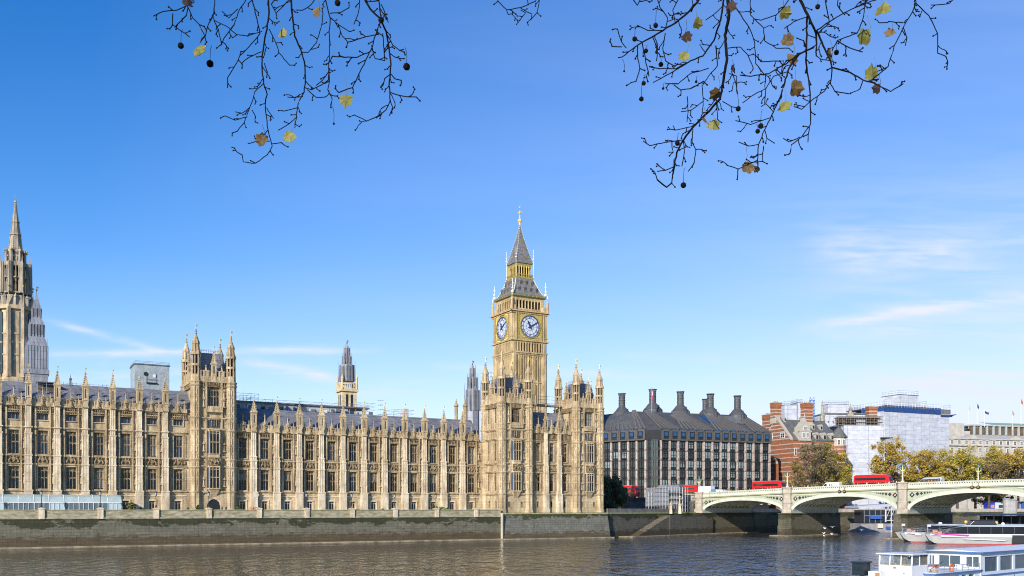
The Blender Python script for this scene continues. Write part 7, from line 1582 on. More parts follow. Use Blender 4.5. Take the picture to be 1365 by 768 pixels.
for i, (x_, wpx, c_, lb) in enumerate(((1323, 10, (.02, .05, .45), 'bright blue kiosk on the embankment, leftmost seen under the third arch'), (1334, 12, (.55, .62, .7), 'white and blue kiosk next to the bright blue one'), (1357, 9, (.5, .52, .55), 'pale kiosk with orange sign right of the mooring piles'), (1368, 12, (.03, .1, .4), 'dark blue kiosk at the right picture edge under the arch'))):
    Yw = 368; o = thing('kiosk', lb, 'kiosk', (at(x_, Yw)[0], Yw, 6.9), R(20)); wk = wpx * Yw / F
    MB().box(-wk / 2, wk / 2, 0, 3, 0, zy(669.5, Yw) - 6.9).build('body', mat('kiosk_%d' % i, c_, .5), o, bevel=.05); MB().box(-wk / 2 - .2, wk / 2 + .2, -.3, 3.2, zy(669.5, Yw) - 6.9, zy(668.5, Yw) - 6.9).build('roof', navy if i != 2 else white, o)
    MB().box(-wk * .3, wk * .3, -.06, 0, 1.5, 2.7).build('hatch', carglass if i % 2 else mat('kiosk_sign', (.7, .25, .08), .5), o)
tree('dark green tree behind the kiosks under the third arch', 1330, 400, 7, zy(655, 400), 12, GRN, 22, .5, name='evergreen_tree')
# ---------------------------------------------------------------- catamarans
def catamaran(label, bx, Yb, rz, stripe, wh_=True):
    X = at(bx, Yb)[0]; o = thing('catamaran', label, 'ferry', (X, Yb, 0), rz)
    def hull(y):
        q = MB(); st = [(-.2, .04, 2.25, .9), (-1.2, .5, 2.2, .25), (-4, 1.0, 2.15, -.1), (-10, 1.25, 2.1, -.3), (-37, 1.3, 2.1, -.3)]; vs = []
        for x, w, zt, zb in st: vs += [(x, y - w, zt), (x, y + w, zt), (x - (.9 if x > -2 else 0), y + w * .55, zb), (x - (.9 if x > -2 else 0), y - w * .55, zb)]
        q.add(vs, [(4 * i + a, 4 * i + (a + 1) % 4, 4 * i + 4 + (a + 1) % 4, 4 * i + 4 + a) for i in range(len(st) - 1) for a in range(4)] + [(3, 2, 1, 0), (16, 17, 18, 19)]); return q
    for y in (-3.1, 3.1):
        h = hull(y).build('hull', mat('silver_hull', (.36, .36, .35), .35, var=.1, scale=.8), o)
        q = MB(); q.box(-37, -2.6, y - .98, y + .98, -.2, .16); q.build('waterline', mat('antifoul_red', (.35, .03, .03), .5), h)
    MB().exy([(-1.2, -3.6), (-1.2, 3.6), (-3, 4.4), (-37, 4.4), (-37, -4.4), (-3, -4.4)], 2.0, 2.35).build('deck', wbluewhite, o)
    MB().box(-29, -3.4, -4.42, 4.42, 1.6, 2.0).build('belt', wbluewhite, o, bevel=.08)
    MB().exz([(-4.2, 2.35), (-8.2, 3.95), (-32, 4.1), (-34, 2.35)], -4.1, 4.1).build('cabin', mat('dark_cabin_glass', (.012, .014, .02), .12), o, bevel=.12)
    q = MB()
    for s in (-1, 1):
        for i in range(9): x = -9 - i * 2.4; q.box(x, x + .12, s * 4.1, s * 4.14, 2.4, 3.9)
        q.tube([(-1.6, s * 3.9, 2.4), (-5, s * 4.0, 3.5), (-8.5, s * 4.05, 4.1), (-12, s * 4.1, 4.2)], [.06, .1, .14, .1], 5)
    q.build('window_bars', mat('bar_grey', (.05, .05, .055), .4), o)
    MB().exz([(-7.4, 4.0), (-8.6, 4.3), (-33, 4.35), (-35, 4.1), (-33, 3.98)], -4.25, 4.25).build('roof', mat('silver_roof', (.40, .44, .50), .35), o, bevel=.1)
    for s in (-1, 1):
        MB().exz([(-1.4, 2.3), (-9, 1.75), (-9.3, 2.2), (-2.2, 2.42)], s * 4.43, s * 4.46).build('stripe', mat(*stripe), o)
        MB().exz([(-8, 1.15), (-16, .85), (-17.2, 1.0), (-8, 1.3)], s * 4.2, s * 4.5).build('fender_rail', wbluewhite, o)
    MB().box(-37.5, -18, -4.47, 4.47, .2, 2.15).build('stern', black, o, bevel=.08)
    if wh_:
     w_ = MB().exz([(-9.7, 4.35), (-10.8, 5.35), (-15, 5.4), (-15.6, 4.35)], -1.8, 1.8).build('wheelhouse', mat('wheelhouse_blue', (.015, .02, .035), .3), o, bevel=.1)
     MB().box(-15.8, -10.6, -2.0, 2.0, 5.38, 5.5).build('wheelhouse_roof', black, w_); q = MB(); q.tube([(-12, 0, 5.5), (-12, 0, 6.6)], .06, 5); q.tube([(-14, -1, 5.5), (-14, -1, 6.1)], .04, 4); q.box(-12.1, -11.9, -.8, .8, 6.1, 6.2); q.build('radar_mast', steel, w_)
    q = MB(); q.ball((-16.5, -2.7, 4.8), .4, 8, 6); q.build('life_ring', mat('orange_buoy', (.7, .4, .1), .5), o); q = MB(); q.ball((-10.5, -2, 4.5), .5, 8, 6, sz=.5); q.ball((-6.5 - 10, 2.9, 4.6), .4, 8, 6); q.build('radome', white, o)
    q = MB()
    for s in (-1, 1):
        for i in range(7): q.tube([(-1.6 - i * .8, s * 4.0, 2.35), (-1.6 - i * .8, s * 4.0, 3.2)], .035, 4)
        for z in (2.75, 3.2): q.tube([(-1.6, s * 4.0, z), (-6.6, s * 4.1, z)], .035, 4)
    for z in (2.75, 3.2): q.tube([(-1.5, -3.9, z), (-1.5, 3.9, z)], .035, 4)
    q.build('bow_rail', steel, o); MB().tube([(-1.4, 0, 2.3), (-1.2, 0, 4.4)], .04, 4).box(-1.3, -2.0, -.02, .02, 3.9, 4.35).build('jackstaff', wbluewhite, o); MB().box(-3.6, -2.6, -1.6, -.9, 2.35, 3.0).box(-4, -3.2, 1, 1.6, 2.35, 2.9).build('deck_locker', mat('locker_orange', (.6, .2, .08), .5), o)
    return o
catamaran('silver and black catamaran ferry with a magenta bow stripe moored in front', 1228.5, 216, R(166), ('magenta_stripe', (.55, .01, .22), .4))
catamaran('second catamaran ferry moored behind, its silver twin bows showing at left', 1195, 229, R(168), ('pale_stripe', (.4, .4, .42), .4), False)
# ---------------------------------------------------------------- tour boat in the foreground
rt = thing('tour_boat', 'white river tour boat with wheelhouse and glazed saloon in the bottom right corner', 'tour boat', (37.9, 75.0, 0), math.atan2(-.64, -.77))
yc = -2.25; trim = mat('blue_trim', (.06, .13, .30), .5); bglass = glass('boat_window_glass', (.07, .10, .12), .04, .5, .15)
q = MB(); st = [(14.5, .2, 2.0, .2), (12, 1.6, 1.9, -.4), (8, 2.5, 1.8, -.5), (0, 2.75, 1.7, -.5), (-30, 2.75, 1.7, -.5), (-33, 2.2, 1.7, .1)]; vs = []
for x, w, zt, zb in st: vs += [(x, yc - w, zt), (x, yc + w, zt), (x, yc + w * .8, zb), (x, yc - w * .8, zb)]
q.add(vs, [(4 * i + a, 4 * i + (a + 1) % 4, 4 * i + 4 + (a + 1) % 4, 4 * i + 4 + a) for i in range(5) for a in range(4)] + [(3, 2, 1, 0), (20, 21, 22, 23)]); q.build('hull', wbluewhite, rt)
q = MB(); holes = [(-17.5 + i * 2.9, -15.0 + i * 2.9, 2.9, 4.1) for i in range(6)]
gridwall(q, -28, 0, 1.6, 4.42, [(-26, -20, 2.9, 4.1)] + holes, 0, .12)
q.v = [(x, -y, z) for x, y, z in q.v]
q.box(-28, 0, -4.5, -4.38, 1.6, 4.42); q.box(-28, -27.9, -4.4, 0, 1.6, 4.42)
fr_ = MB(); gridwall(fr_, .05, 4.45, 1.6, 4.42, [(.25, 1.25, 3.3, 4.1), (1.75, 3.05 + .45, 3.2, 4.15), (3.9, 4.3, 3.2, 4.1)], 0, .12)
q.add([(-p[1], -4.5 + (4.5 - p[0]), p[2]) if False else (-p[1], -p[0], p[2]) for p in fr_.v], fr_.f)
sal = q.build('saloon', mat('pale_blue_white', (.60, .65, .74), .4, var=.05), rt)
for x0, x1, z0, z1 in holes + [(-26, -20, 2.9, 4.1)]: MB().box(x0, x1, -.14, -.1, z0, z1).build('saloon_window', bglass, rt)
for y0, y1, z0, z1 in ((.25, 1.25, 3.3, 4.1), (1.75, 3.5, 3.2, 4.15), (3.9, 4.3, 3.2, 4.1)):
    w_ = MB().box(-.14, -.1, -y1, -y0, z0, z1).build('front_window', bglass, rt); q = MB(); q.box(-.06, .03, -y1 - .06, -y1, z0 - .06, z1 + .06); q.box(-.06, .03, -y0, -y0 + .06, z0 - .06, z1 + .06); q.box(-.06, .02, -(y0 + y1) / 2 - .03, -(y0 + y1) / 2 + .03, z0, z1); q.build('window_frame', white, w_)
q = MB(); q.exz([(.35, 4.42), (-28.3, 4.42), (-28.3, 4.52), (.35, 4.52)], -4.75, .25); q.build('roof_edge', trim, rt)
q = MB(); q.add([(.3, -4.7, 4.524), (-28.2, -4.7, 4.524), (-28.2, yc, 4.66), (.3, yc, 4.66), (-28.2, .2, 4.524), (.3, .2, 4.524)], [(0, 1, 2, 3), (3, 2, 4, 5), (0, 3, 5), (1, 4, 2)]); q.build('saloon_roof', white, rt)
# lower cabin forward of the saloon
q = MB(); lw = [(1.0, 2.0), (2.4, 3.2), (3.6, 4.4), (5.2, 6.2)]; gridwall(q, .1, 7.5, 1.7, 3.0, [(a, b_, 2.2, 2.8) for a, b_ in lw], 0, .1); q.v = [(x, -.15 - y, z) for x, y, z in q.v]
q.box(.1, 7.5, -4.3, -4.2, 1.7, 3.0); q.box(7.4, 7.5, -4.2, -.2, 1.7, 3.0); q.build('forward_cabin', MATS['pale_blue_white'], rt)
for a, b_ in lw: MB().box(a, b_, -.3, -.26, 2.2, 2.8).build('cabin_window', bglass if a < 5 else mat('varnished_wood', (.42, .2, .06), .4), rt)
MB().box(-.1, 7.8, -4.5, .05, 3.0, 3.1).build('cabin_roof_edge', trim, rt); MB().box(0, 7.7, -4.4, -.05, 3.1, 3.13).build('cabin_roof', white, rt)
q = MB(); r9 = random.Random(2)
q.box(1.2, 4.4, -3.4, -2.9, 3.13, 3.4, 0); q.box(1.4, 3.9, -3.3, -2.95, 3.4, 3.5, 1); q.box(.5, 1.0, -1.7, -1.2, 3.13, 3.5, 2); q.box(4.6, 5.2, -2.2, -1.6, 3.13, 3.45, 2)
q.build('life_rafts', [mat('raft_red', (.5, .06, .05), .5), mat('raft_grey', (.3, .3, .32), .5), white], rt)
# wheelhouse: three forward windows, a side window, raked posts
wx0, wx1, wy0, wy1 = 7.0, 9.5, -3.65, -1.0; zs, zt_r = 3.72, 4.52
q = MB(); q.box(wx0, wx1, wy0, wy1, 1.7, zs); wh = q.build('wheelhouse', white, rt, bevel=.05); q = MB()
W4 = [(wx1, wy1), (wx1, wy0), (wx0, wy0), (wx0, wy1)]
for (x, y) in W4: MB().tube([(x - (.03 if x > 8 else -.03), y + (.04 if y < -2 else -.04), zs), (x - (.12 if x > 8 else -.03), y + (.04 if y < -2 else -.04), zt_r)], .07, 4).build('window_post', white, wh)
for k in (1, 2): y = wy0 + (wy1 - wy0) * k / 3; MB().tube([(wx1 - .03, y, zs), (wx1 - .12, y, zt_r)], .05, 4).build('window_post', white, wh)
q.tube([((wx0 + wx1) / 2, wy1 - .04, zs), ((wx0 + wx1) / 2, wy1 - .04, zt_r)], .05, 4)
q.build('window_post', white, wh)
gl_ = mat('clear_boat_glass', (.8, .88, .88), .02); gl_.node_tree.nodes['Principled BSDF'].inputs['Transmission Weight'].default_value = .9; gl_.node_tree.nodes['Principled BSDF'].inputs['IOR'].default_value = 1.15
for k in range(3): ya = wy0 + (wy1 - wy0) * k / 3 + .07; yb_ = wy0 + (wy1 - wy0) * (k + 1) / 3 - .07; MB().add([(wx1 - .07, ya, zs), (wx1 - .07, yb_, zs), (wx1 - .15, yb_, zt_r), (wx1 - .15, ya, zt_r), (wx1 - .1, ya, zs), (wx1 - .1, yb_, zs), (wx1 - .18, yb_, zt_r), (wx1 - .18, ya, zt_r)], [(0, 1, 2, 3), (7, 6, 5, 4)]).build('wheelhouse_window', gl_, wh)
MB().box(wx0 + .1, wx1 - .2, wy1 - .1, wy1 - .06, zs, zt_r).build('side_window', gl_, wh); MB().box(wx0 + .05, wx0 + .12, wy0, wy1, zs, zt_r).build('back_wall', mat('interior_brown', (.2, .13, .08), .7, var=.5, scale=2), wh)
MB().box(wx0 + .7, wx0 + 1.2, wy0 + .8, wy0 + 1.3, zs, zs + .5).box(wx1 - .7, wx1 - .3, wy0 + .3, wy1 - .3, zs, zs + .12).build('seat', mat('varnished_wood', (.42, .2, .06), .4), wh)
MB().box(wx0 - .25, wx1 + .15, wy0 - .15, wy1 + .15, zt_r, zt_r + .09).build('wheelhouse_roof', wbluewhite, wh)
q = MB(); q.ball((wx1 + .06, wy1 - .15, zt_r - .12), .12, 8, 6); q.tube([(wx0, wy1 + .1, zs - .4), (wx0 - 1.4, wy1 + .5, zs + .2)], .03, 4); q.build('spotlight', black, wh)
q = MB(); q.box(wx1 + .02, wx1 + .08, (wy0 + wy1) / 2 - .12, (wy0 + wy1) / 2 + .12, zs - .22, zs - .12)
for y in (wy0 + .5, wy1 - .6): q.box(wx1 + .02, wx1 + .05, y - .06, y + .06, zs - .62, zs - .55)
q.build('horn', steel, wh)
q = MB(); q.box(9.6, 10.6, -3.9, -2.9, 1.7, 3.25); q.build('foredeck_hatch', white, rt, bevel=.04); MB().box(10.58, 10.63, -3.3, -2.95, 2.3, 3.15).build('hatch_door', MATS['varnished_wood'], rt)
q = MB(); q.box(9.9, 11.0, -5.0, -4.1, 2.9, 3.9); q.box(9.8, 11.1, -5.1, -4.0, 3.85, 3.95); 
for i in range(3): q.box(11.0, 11.06, -4.9 + i * .3, -4.75 + i * .3, 3.3, 3.6)
q.tube([(10.4, -4.5, 1.8), (10.4, -4.5, 2.95)], .2, 6); q.build('winch_housing', mat('dark_teal', (.010, .02, .028), .5), rt)
q = MB(); q.box(9.5, 13, -4.3, -.3, 1.7, 2.0); q.build('foredeck', trim, rt)
# fittings: rub rail, grab rails, roof vents, rope coil, fenders, mast, seats seen through the glass
q = MB(); q.box(-28, .12, .01, .09, 2.55, 2.66); q.box(-28, .12, .01, .06, 1.95, 2.0); q.build('rub_rail', trim, rt)
q = MB()
for i in range(8): q.tube([(.2 + i * 1.0, -.1, 3.12), (.2 + i * 1.0, -.1, 3.62)], .022, 5)
q.tube([(.2, -.1, 3.62), (7.2, -.1, 3.62)], .025, 5); q.tube([(.2, -.1, 3.37), (7.2, -.1, 3.37)], .018, 5); q.build('hand_rail', steel, rt)
q = MB()
for k in range(4): q.tube([(6.3 + .28 * math.cos(a * .5), -.9 + .28 * math.sin(a * .5), 3.16 + k * .04) for a in range(13)], .025, 5)
q.build('rope_coil', mat('rope', (.35, .28, .16), .9), rt)
for x in (-6, -12, -18, 3.5): MB().tube([(x, .3, 1.7), (x, .3, .9)], .14, 8).tube([(x, .25, 1.7), (x, .05, 2.5)], .015, 4).build('fender', black, rt)
q = MB(); q.tube([(7.6, -2.3, 4.6), (7.4, -2.3, 5.3)], .035, 6); q.tube([(7.5, -2.75, 4.95), (7.5, -1.85, 4.95)], .02, 4); q.ball((7.4, -2.3, 5.35), .07, 6, 4); pass
for i in range(5): MB().box(-2.2 - i * 3.2, -1.7 - i * 3.2, -4.0, -.8, 2.7, 3.35).build('seat_row', mat('seat_blue', (.05, .07, .16), .8), rt)
q = MB(); q.tube([(7.7 + 0, -.6, 3.4 + .0), (8.2, -.62, 3.4)], .02, 4)
lr_ = MB(); pts_ = [(5.0 + .3 * math.cos(a * math.pi / 8), -.12, 3.42 + .3 * math.sin(a * math.pi / 8)) for a in range(17)]; lr_.tube(pts_, .06, 6); lr_.build('life_ring', mat('ring_orange', (.65, .16, .04), .5), rt)
# ---------------------------------------------------------------- gulls
gm = MB(); gm.ball((0, 0, 0), .16, 8, 6, 0, sx=2.0, sy=.8, sz=.8); gm.ball((.34, 0, .08), .08, 6, 4); gm.fr(.42, 0, .06, .09, .02, .005, 4, mi=1)
for s in (-1, 1): gm.add([(.15, s * .08, .05), (-.12, s * .08, .05), (-.15, s * .4, .25), (.08, s * .4, .26), (-.3, s * .75, .16), (.12, s * .08, .08), (-.1, s * .08, .08), (-.13, s * .4, .28), (.1, s * .4, .29), (-.28, s * .75, .18)], [(0, 1, 2, 3), (3, 2, 4), (5, 8, 7, 6), (8, 9, 7), (0, 3, 8, 5), (1, 6, 7, 2)])
gme = gm.mesh('seagull', [mat('gull_white', (.85, .85, .85), .6), mat('gull_beak', (.6, .35, .05), .5)])
for i, (x_, y_, lb) in enumerate(((1099.5, 704.5, 'upper left white gull in front of the pier wall'), (1109.5, 703, 'upper right white gull in front of the pier wall'), (1098, 711, 'middle left white gull above the water by the pier'), (1109, 712, 'lower right white gull near the pier footing'), (1099, 714.5, 'lowest white gull on the water by the pier'), (1148.5, 707, 'single gull beside the pier end in the second arch'))):
    Yg = 262; o = inst('seagull', gme, None, (*at(x_, Yg)[:2], zy(y_, Yg)), R(20 + i * 47)); o.scale = (1.1,) * 3; tag(o, lb, 'gull')
# ---------------------------------------------------------------- overhanging plane tree
tr = thing('overhanging_plane_tree', 'bare plane tree overhead whose dark hanging twigs carry yellow leaves and seed balls', 'tree', (3.2, -5.5, 6.35))
ofx = Vector((3.2, -5.5, 6.35)); rb = random.Random(77)
def W3(px, py, d): return Vector(((px - CX) / F * d, d, H + (HY - py) / F * d)) - ofx
S6 = (200, 0, .2995); S7 = (650, 0, .3385); S8 = (950, 0, .3385)
def cv(S, pts): return [(S[0] + x * S[2], S[1] + y * S[2]) for x, y in pts]
BRS = [(S6, 2.0, [(527, -60), (527, 0), (528, 60), (520, 130), (508, 190), (498, 250), (498, 310), (507, 370), (520, 420), (512, 460), (518, 510), (520, 560), (530, 600), (540, 630), (545, 650), (520, 690), (470, 728), (415, 720), (410, 690)]),
 (S6, 2.2, [(625, -60), (627, 0), (635, 90), (645, 160), (670, 220), (690, 290), (692, 360), (685, 410), (660, 460), (652, 510), (645, 570)]), (S6, 1.0, [(655, 520), (620, 550), (570, 580)]),
 (S6, 1.4, [(780, -60), (783, 0), (800, 80), (798, 160), (800, 230), (795, 300), (800, 360), (790, 400), (810, 440), (805, 475)]),
 (S6, 2.4, [(945, -70), (957, 0), (980, 40), (1030, 90), (1050, 140), (1065, 220), (1072, 290), (1065, 380), (1068, 450), (1050, 490), (1010, 520), (965, 538), (910, 512)]),
 (S6, 1.6, [(1015, -60), (1018, 0), (1030, 90), (1005, 150), (985, 220), (960, 270), (930, 330), (900, 390), (840, 412)]),
 (S6, 1.2, [(290, -60), (290, 0), (280, 70), (255, 120), (245, 160), (222, 190)]), (S6, 1.2, [(430, -60), (425, 0), (390, 60), (375, 110), (330, 170), (315, 200)]),
 (S6, 1.5, [(455, -60), (455, 0), (470, 60), (485, 130), (490, 150), (440, 210), (400, 250), (375, 300), (345, 345), (345, 392)]),
 (S6, .9, [(200, -50), (195, 10), (120, 45), (60, 50), (15, 72)]), (S6, .8, [(170, 30), (160, 70), (110, 122)]), (S6, .9, [(165, 25), (190, 80), (220, 110), (245, 165)]), (S6, .7, [(100, 60), (100, 110), (135, 135), (175, 165)]),
 (S6, .9, [(507, 370), (465, 410), (455, 450), (440, 490), (420, 545), (388, 585)]), (S6, .6, [(445, 480), (410, 505), (380, 498)]), (S6, .6, [(432, 520), (380, 535), (335, 516)]), (S6, .6, [(455, 490), (470, 520)]),
 (S6, .9, [(1070, 412), (1130, 430), (1185, 432)]), (S6, .8, [(1053, 150), (1080, 200), (1110, 225), (1130, 220)]), (S6, 1.0, [(690, 392), (720, 400), (760, 380), (795, 355)]), (S6, .7, [(700, 400), (740, 435), (780, 432)]),
 (S6, .9, [(672, 232), (705, 235), (740, 190), (765, 110), (770, 60)]), (S6, .8, [(1000, 155), (940, 170), (880, 188)]), (S6, .8, [(985, 228), (920, 255), (865, 255), (812, 250)]), (S6, .8, [(530, 130), (560, 190), (575, 235), (620, 290)]),
 (S6, .8, [(497, 230), (440, 255), (410, 280)]), (S6, .8, [(500, 140), (430, 160), (385, 155), (345, 120), (285, 90)]), (S6, .8, [(285, 90), (305, 130), (320, 200)]), (S6, .7, [(390, 40), (350, 80), (320, 50)]), (S6, .8, [(620, 0), (560, 60), (540, 20)]),
 (S6, .7, [(800, 60), (850, 55), (885, 35)]), (S6, .7, [(800, 75), (840, 110), (885, 140)]), (S6, .7, [(838, 108), (855, 160), (878, 185)]), (S6, .6, [(650, 45), (680, 45), (720, 20), (740, -20)]), (S6, .8, [(935, -20), (930, 50), (908, 108)]), (S6, .7, [(1030, 20), (1045, 60), (1060, 100)]),
 (S6, .7, [(1072, 330), (1090, 350), (1118, 358)]), (S6, .6, [(1070, 330), (1045, 350), (1035, 385)]), (S6, .9, [(545, 640), (585, 635)]), (S6, .7, [(530, 630), (490, 625), (435, 640)]), (S6, .7, [(985, 200), (1000, 260), (1045, 272), (1040, 200), (1035, 150)]), (S6, .6, [(680, 430), (640, 435), (612, 432)]), (S6, .6, [(655, 480), (625, 488), (595, 495)]),
 (S6, .6, [(800, 310), (770, 355), (740, 380)]), (S6, .6, [(1068, 440), (1080, 480), (1065, 515)]), (S6, .6, [(518, 480), (550, 528)]), (S6, .7, [(510, 280), (522, 320)]),
 (S7, 2.6, [(850, -60), (832, 0), (790, 50), (740, 90), (690, 120), (640, 150), (580, 185), (530, 225), (513, 228)]), (S7, 3.8, [(940, -90), (945, 0), (950, 60), (935, 140), (942, 230), (930, 310), (915, 390), (870, 440), (810, 500), (770, 550), (745, 600), (735, 650), (725, 720), (705, 738), (668, 708)]),
 (S7, 2.4, [(930, -60), (930, 0), (918, 80), (890, 160), (850, 220), (800, 240), (760, 265), (700, 300), (652, 325)]), (S7, 1.2, [(845, 470), (800, 500), (740, 512), (730, 495)]), (S7, 1.1, [(765, 552), (700, 560), (640, 575), (612, 555)]), (S7, 1.0, [(808, 510), (805, 560), (820, 590), (815, 640), (790, 675)]),
 (S7, 1.4, [(900, 180), (905, 260), (870, 300), (845, 340), (850, 400), (845, 450)]), (S7, 1.0, [(800, 240), (740, 270), (680, 270), (643, 265)]), (S7, .9, [(735, 335), (760, 355), (800, 350), (850, 320)]), (S7, .8, [(925, 400), (960, 420), (985, 425)]), (S7, .8, [(960, 280), (975, 320), (985, 370)]),
 (S7, .8, [(740, 655), (700, 670), (668, 675)]), (S7, .8, [(590, 180), (590, 230), (600, 270), (585, 320)]), (S7, .8, [(610, 170), (620, 230), (635, 300)]), (S7, .7, [(690, 120), (630, 120), (600, 105), (590, 100), (580, 115)]), (S7, .7, [(545, 190), (520, 150), (512, 115)]), (S7, .6, [(530, 185), (490, 183)]), (S7, .8, [(740, 90), (730, 40), (750, 0)]), (S7, .8, [(790, 50), (810, 20), (800, -20)]), (S7, .9, [(700, 115), (710, 70), (680, 30), (660, -20)]), (S7, .7, [(575, 0), (590, 20), (605, -10)]),
 (S7, .8, [(700, 130), (690, 190), (700, 240), (740, 262)]), (S7, .8, [(650, 145), (670, 190), (665, 240)]), (S7, .7, [(785, 380), (790, 440), (785, 480)]), (S7, .7, [(850, 400), (800, 435), (762, 440)]), (S7, .9, [(860, 80), (900, 50), (930, 20)]), (S7, .7, [(770, 550), (775, 600), (765, 655)]), (S7, .6, [(725, 560), (730, 600), (712, 600)]), (S7, .8, [(880, 180), (835, 175), (860, 210)]),
 (S7, .9, [(930, 320), (900, 380), (905, 470)]), (S7, 1.0, [(870, 270), (800, 290), (750, 330), (700, 330)]), (S7, .8, [(40, -30), (40, 5), (75, 40), (130, 30), (190, 5), (200, -30)]), (S7, .7, [(130, 40), (150, 50), (125, 84)]), (S7, .8, [(208, -30), (205, 0), (195, 50), (170, 78)]), (S7, .6, [(150, 45), (175, 55), (172, 75)]), (S7, .6, [(75, 40), (80, 58), (95, 55)]),
 (S8, 3.6, [(315, -60), (345, 0), (375, 60), (408, 130), (408, 220)]), (S8, 2.2, [(372, 60), (370, 150), (368, 250), (380, 330), (385, 420), (385, 490), (350, 540), (310, 570), (304, 605)]), (S8, 2.0, [(400, 185), (340, 215), (290, 250), (220, 290), (150, 300), (108, 296)]),
 (S8, 2.0, [(340, 215), (300, 270), (270, 370), (240, 440), (205, 510), (180, 570), (175, 640)]), (S8, 2.2, [(410, 120), (435, 180), (465, 240), (470, 265), (540, 285), (590, 315), (640, 330), (700, 360), (750, 330)]), (S8, 1.4, [(470, 265), (465, 330), (480, 360), (538, 370)]), (S8, 1.5, [(410, 120), (460, 85), (520, 50), (600, 10), (650, -30)]),
 (S8, 1.0, [(605, 0), (590, 80), (570, 130), (490, 160), (470, 200)]), (S8, 1.4, [(795, -50), (800, 10), (795, 30), (760, 90), (715, 180), (705, 220), (690, 262), (640, 285)]), (S8, 1.2, [(800, 12), (850, 60), (885, 130), (885, 210), (918, 222)]), (S8, 1.5, [(60, -50), (75, 5), (110, 60), (150, 120), (165, 170), (170, 250), (200, 290)]),
 (S8, 1.0, [(145, -50), (150, 60), (200, 110), (205, 160), (250, 190), (300, 190)]), (S8, .9, [(180, 570), (140, 575), (103, 560)]), (S8, .9, [(205, 510), (215, 545), (245, 565)]), (S8, .9, [(175, 632), (100, 665), (58, 652)]), (S8, .8, [(200, 575), (195, 635), (150, 640)]), (S8, 1.0, [(385, 400), (350, 430), (320, 420)]), (S8, .9, [(225, 465), (150, 490), (90, 475)]),
 (S8, 1.0, [(465, 320), (440, 360), (385, 400)]), (S8, .8, [(490, 160), (540, 190), (590, 205)]), (S8, .8, [(970, -20), (930, 15), (860, 20)]), (S8, .7, [(690, 90), (655, 90)]), (S8, .8, [(690, 85), (750, 90)]), (S8, .9, [(60, 190), (110, 185), (140, 220), (160, 270)]), (S8, .8, [(210, 290), (205, 350), (150, 380), (118, 405)]), (S8, .8, [(270, 290), (280, 240), (190, 243)]),
 (S8, .8, [(365, 70), (320, 85), (283, 112)]), (S8, .8, [(330, 150), (360, 160), (370, 190)]), (S8, 1.0, [(420, 125), (460, 90), (450, 40), (440, -20)]), (S8, .8, [(750, 110), (765, 150), (758, 180)]), (S8, .8, [(95, 360), (95, 300), (65, 290)]), (S8, .8, [(205, 0), (195, -30)]), (S8, .9, [(520, 60), (490, 20), (500, -30)]), (S8, .8, [(560, 30), (640, 0), (690, -20)]), (S8, .8, [(345, 540), (300, 560), (278, 545)]), (S8, .8, [(380, 500), (375, 560)]), (S8, .8, [(240, 440), (210, 410), (190, 420)]),
 (S8, .9, [(300, 280), (240, 300), (210, 350), (205, 410)]), (S8, .8, [(640, 328), (620, 320), (690, 262)]), (S8, .7, [(590, 320), (580, 350)]), (S8, .8, [(300, 0), (280, 30), (250, 60), (190, 80)])]
knots = []; rows_ = []
for bi, (S, wd_, pts) in enumerate(BRS):
    P_ = cv(S, pts); d0 = 6.5 + .5 * math.sin(P_[0][0] * .021) + .3 * math.sin(P_[-1][1] * .05); m = MB(); path = []
    d1 = d0 + rb.uniform(-.25, .25) if wd_ > 1.3 else d0
    fine = []
    for (x0, y0), (x1, y1) in zip(P_, P_[1:]):
        n = max(1, int(math.hypot(x1 - x0, y1 - y0) / 5))
        for k in range(n): fine.append((x0 + (x1 - x0) * k / n + rb.uniform(-.5, .5), y0 + (y1 - y0) * k / n + rb.uniform(-.4, .4)))
    fine.append(P_[-1]); n = len(fine)
    depth = [d0 + (d1 - d0) * i / n + .05 * math.sin(i * .5) for i in range(n)]
    v3 = [W3(x, y, d) for (x, y), d in zip(fine, depth)]
    rad = [max(.0036, (wd_ * (1 - .62 * i / n)) * .5 * d0 / F * 1.3) for i in range(n)]
    m.tube(v3, rad, 5)
    # knobbly side twigs
    i = 2 if wd_ < 1.3 else 3; side = 1
    while i < n:
        if fine[i][1] > -8:
            dirv = Vector((fine[i][0] - fine[i - 1][0], fine[i][1] - fine[i - 1][1])).normalized(); a = math.atan2(dirv.y, dirv.x) + side * rb.uniform(.6, 1.1); L_ = rb.choice((3, 4, 5, 8, 13, 20)) * (.6 + .25 * wd_)
            px, py = fine[i]; tw = [W3(px, py, depth[i])]; dd = depth[i]
            for k in range(max(2, int(L_ / 3.5))):
                a += rb.uniform(-.45, .45) + (.06 if math.cos(a) > 0 else -.06); px += math.cos(a) * 3.5; py += math.sin(a) * 3.5; dd += rb.uniform(-.02, .02); tw.append(W3(px, py, dd))
                if rb.random() < .35 and k: 
                    b_ = a + rb.choice((-1, 1)) * rb.uniform(.6, 1.1); e = W3(px + math.cos(b_) * 3.5, py + math.sin(b_) * 3.5, dd); m.tube([tw[-1], e], [.0036, .003], 4); m.ball(e, .0062, 4, 3)
            m.tube(tw, [.0046] + [.0037] * (len(tw) - 1), 4); m.ball(tw[-1], .007, 4, 3)
        side = -side; i += rb.choice((2, 3, 3, 4))
    m.build('branch', bark, tr)
def near_depth(px): return 6.5 + .4 * math.sin(px * .02)
LEAFM = [mat('yellow_green_leaf', (.17, .165, .018), .6, col2=(.07, .055, .012), scale=28, lo=.3, hi=.6), mat('yellow_brown_leaf', (.14, .09, .018), .7, col2=(.06, .03, .012), scale=30), mat('brown_leaf', (.04, .018, .012), .8, var=.5, scale=30)]  # leaf colours darkened, shade of the crown put into them
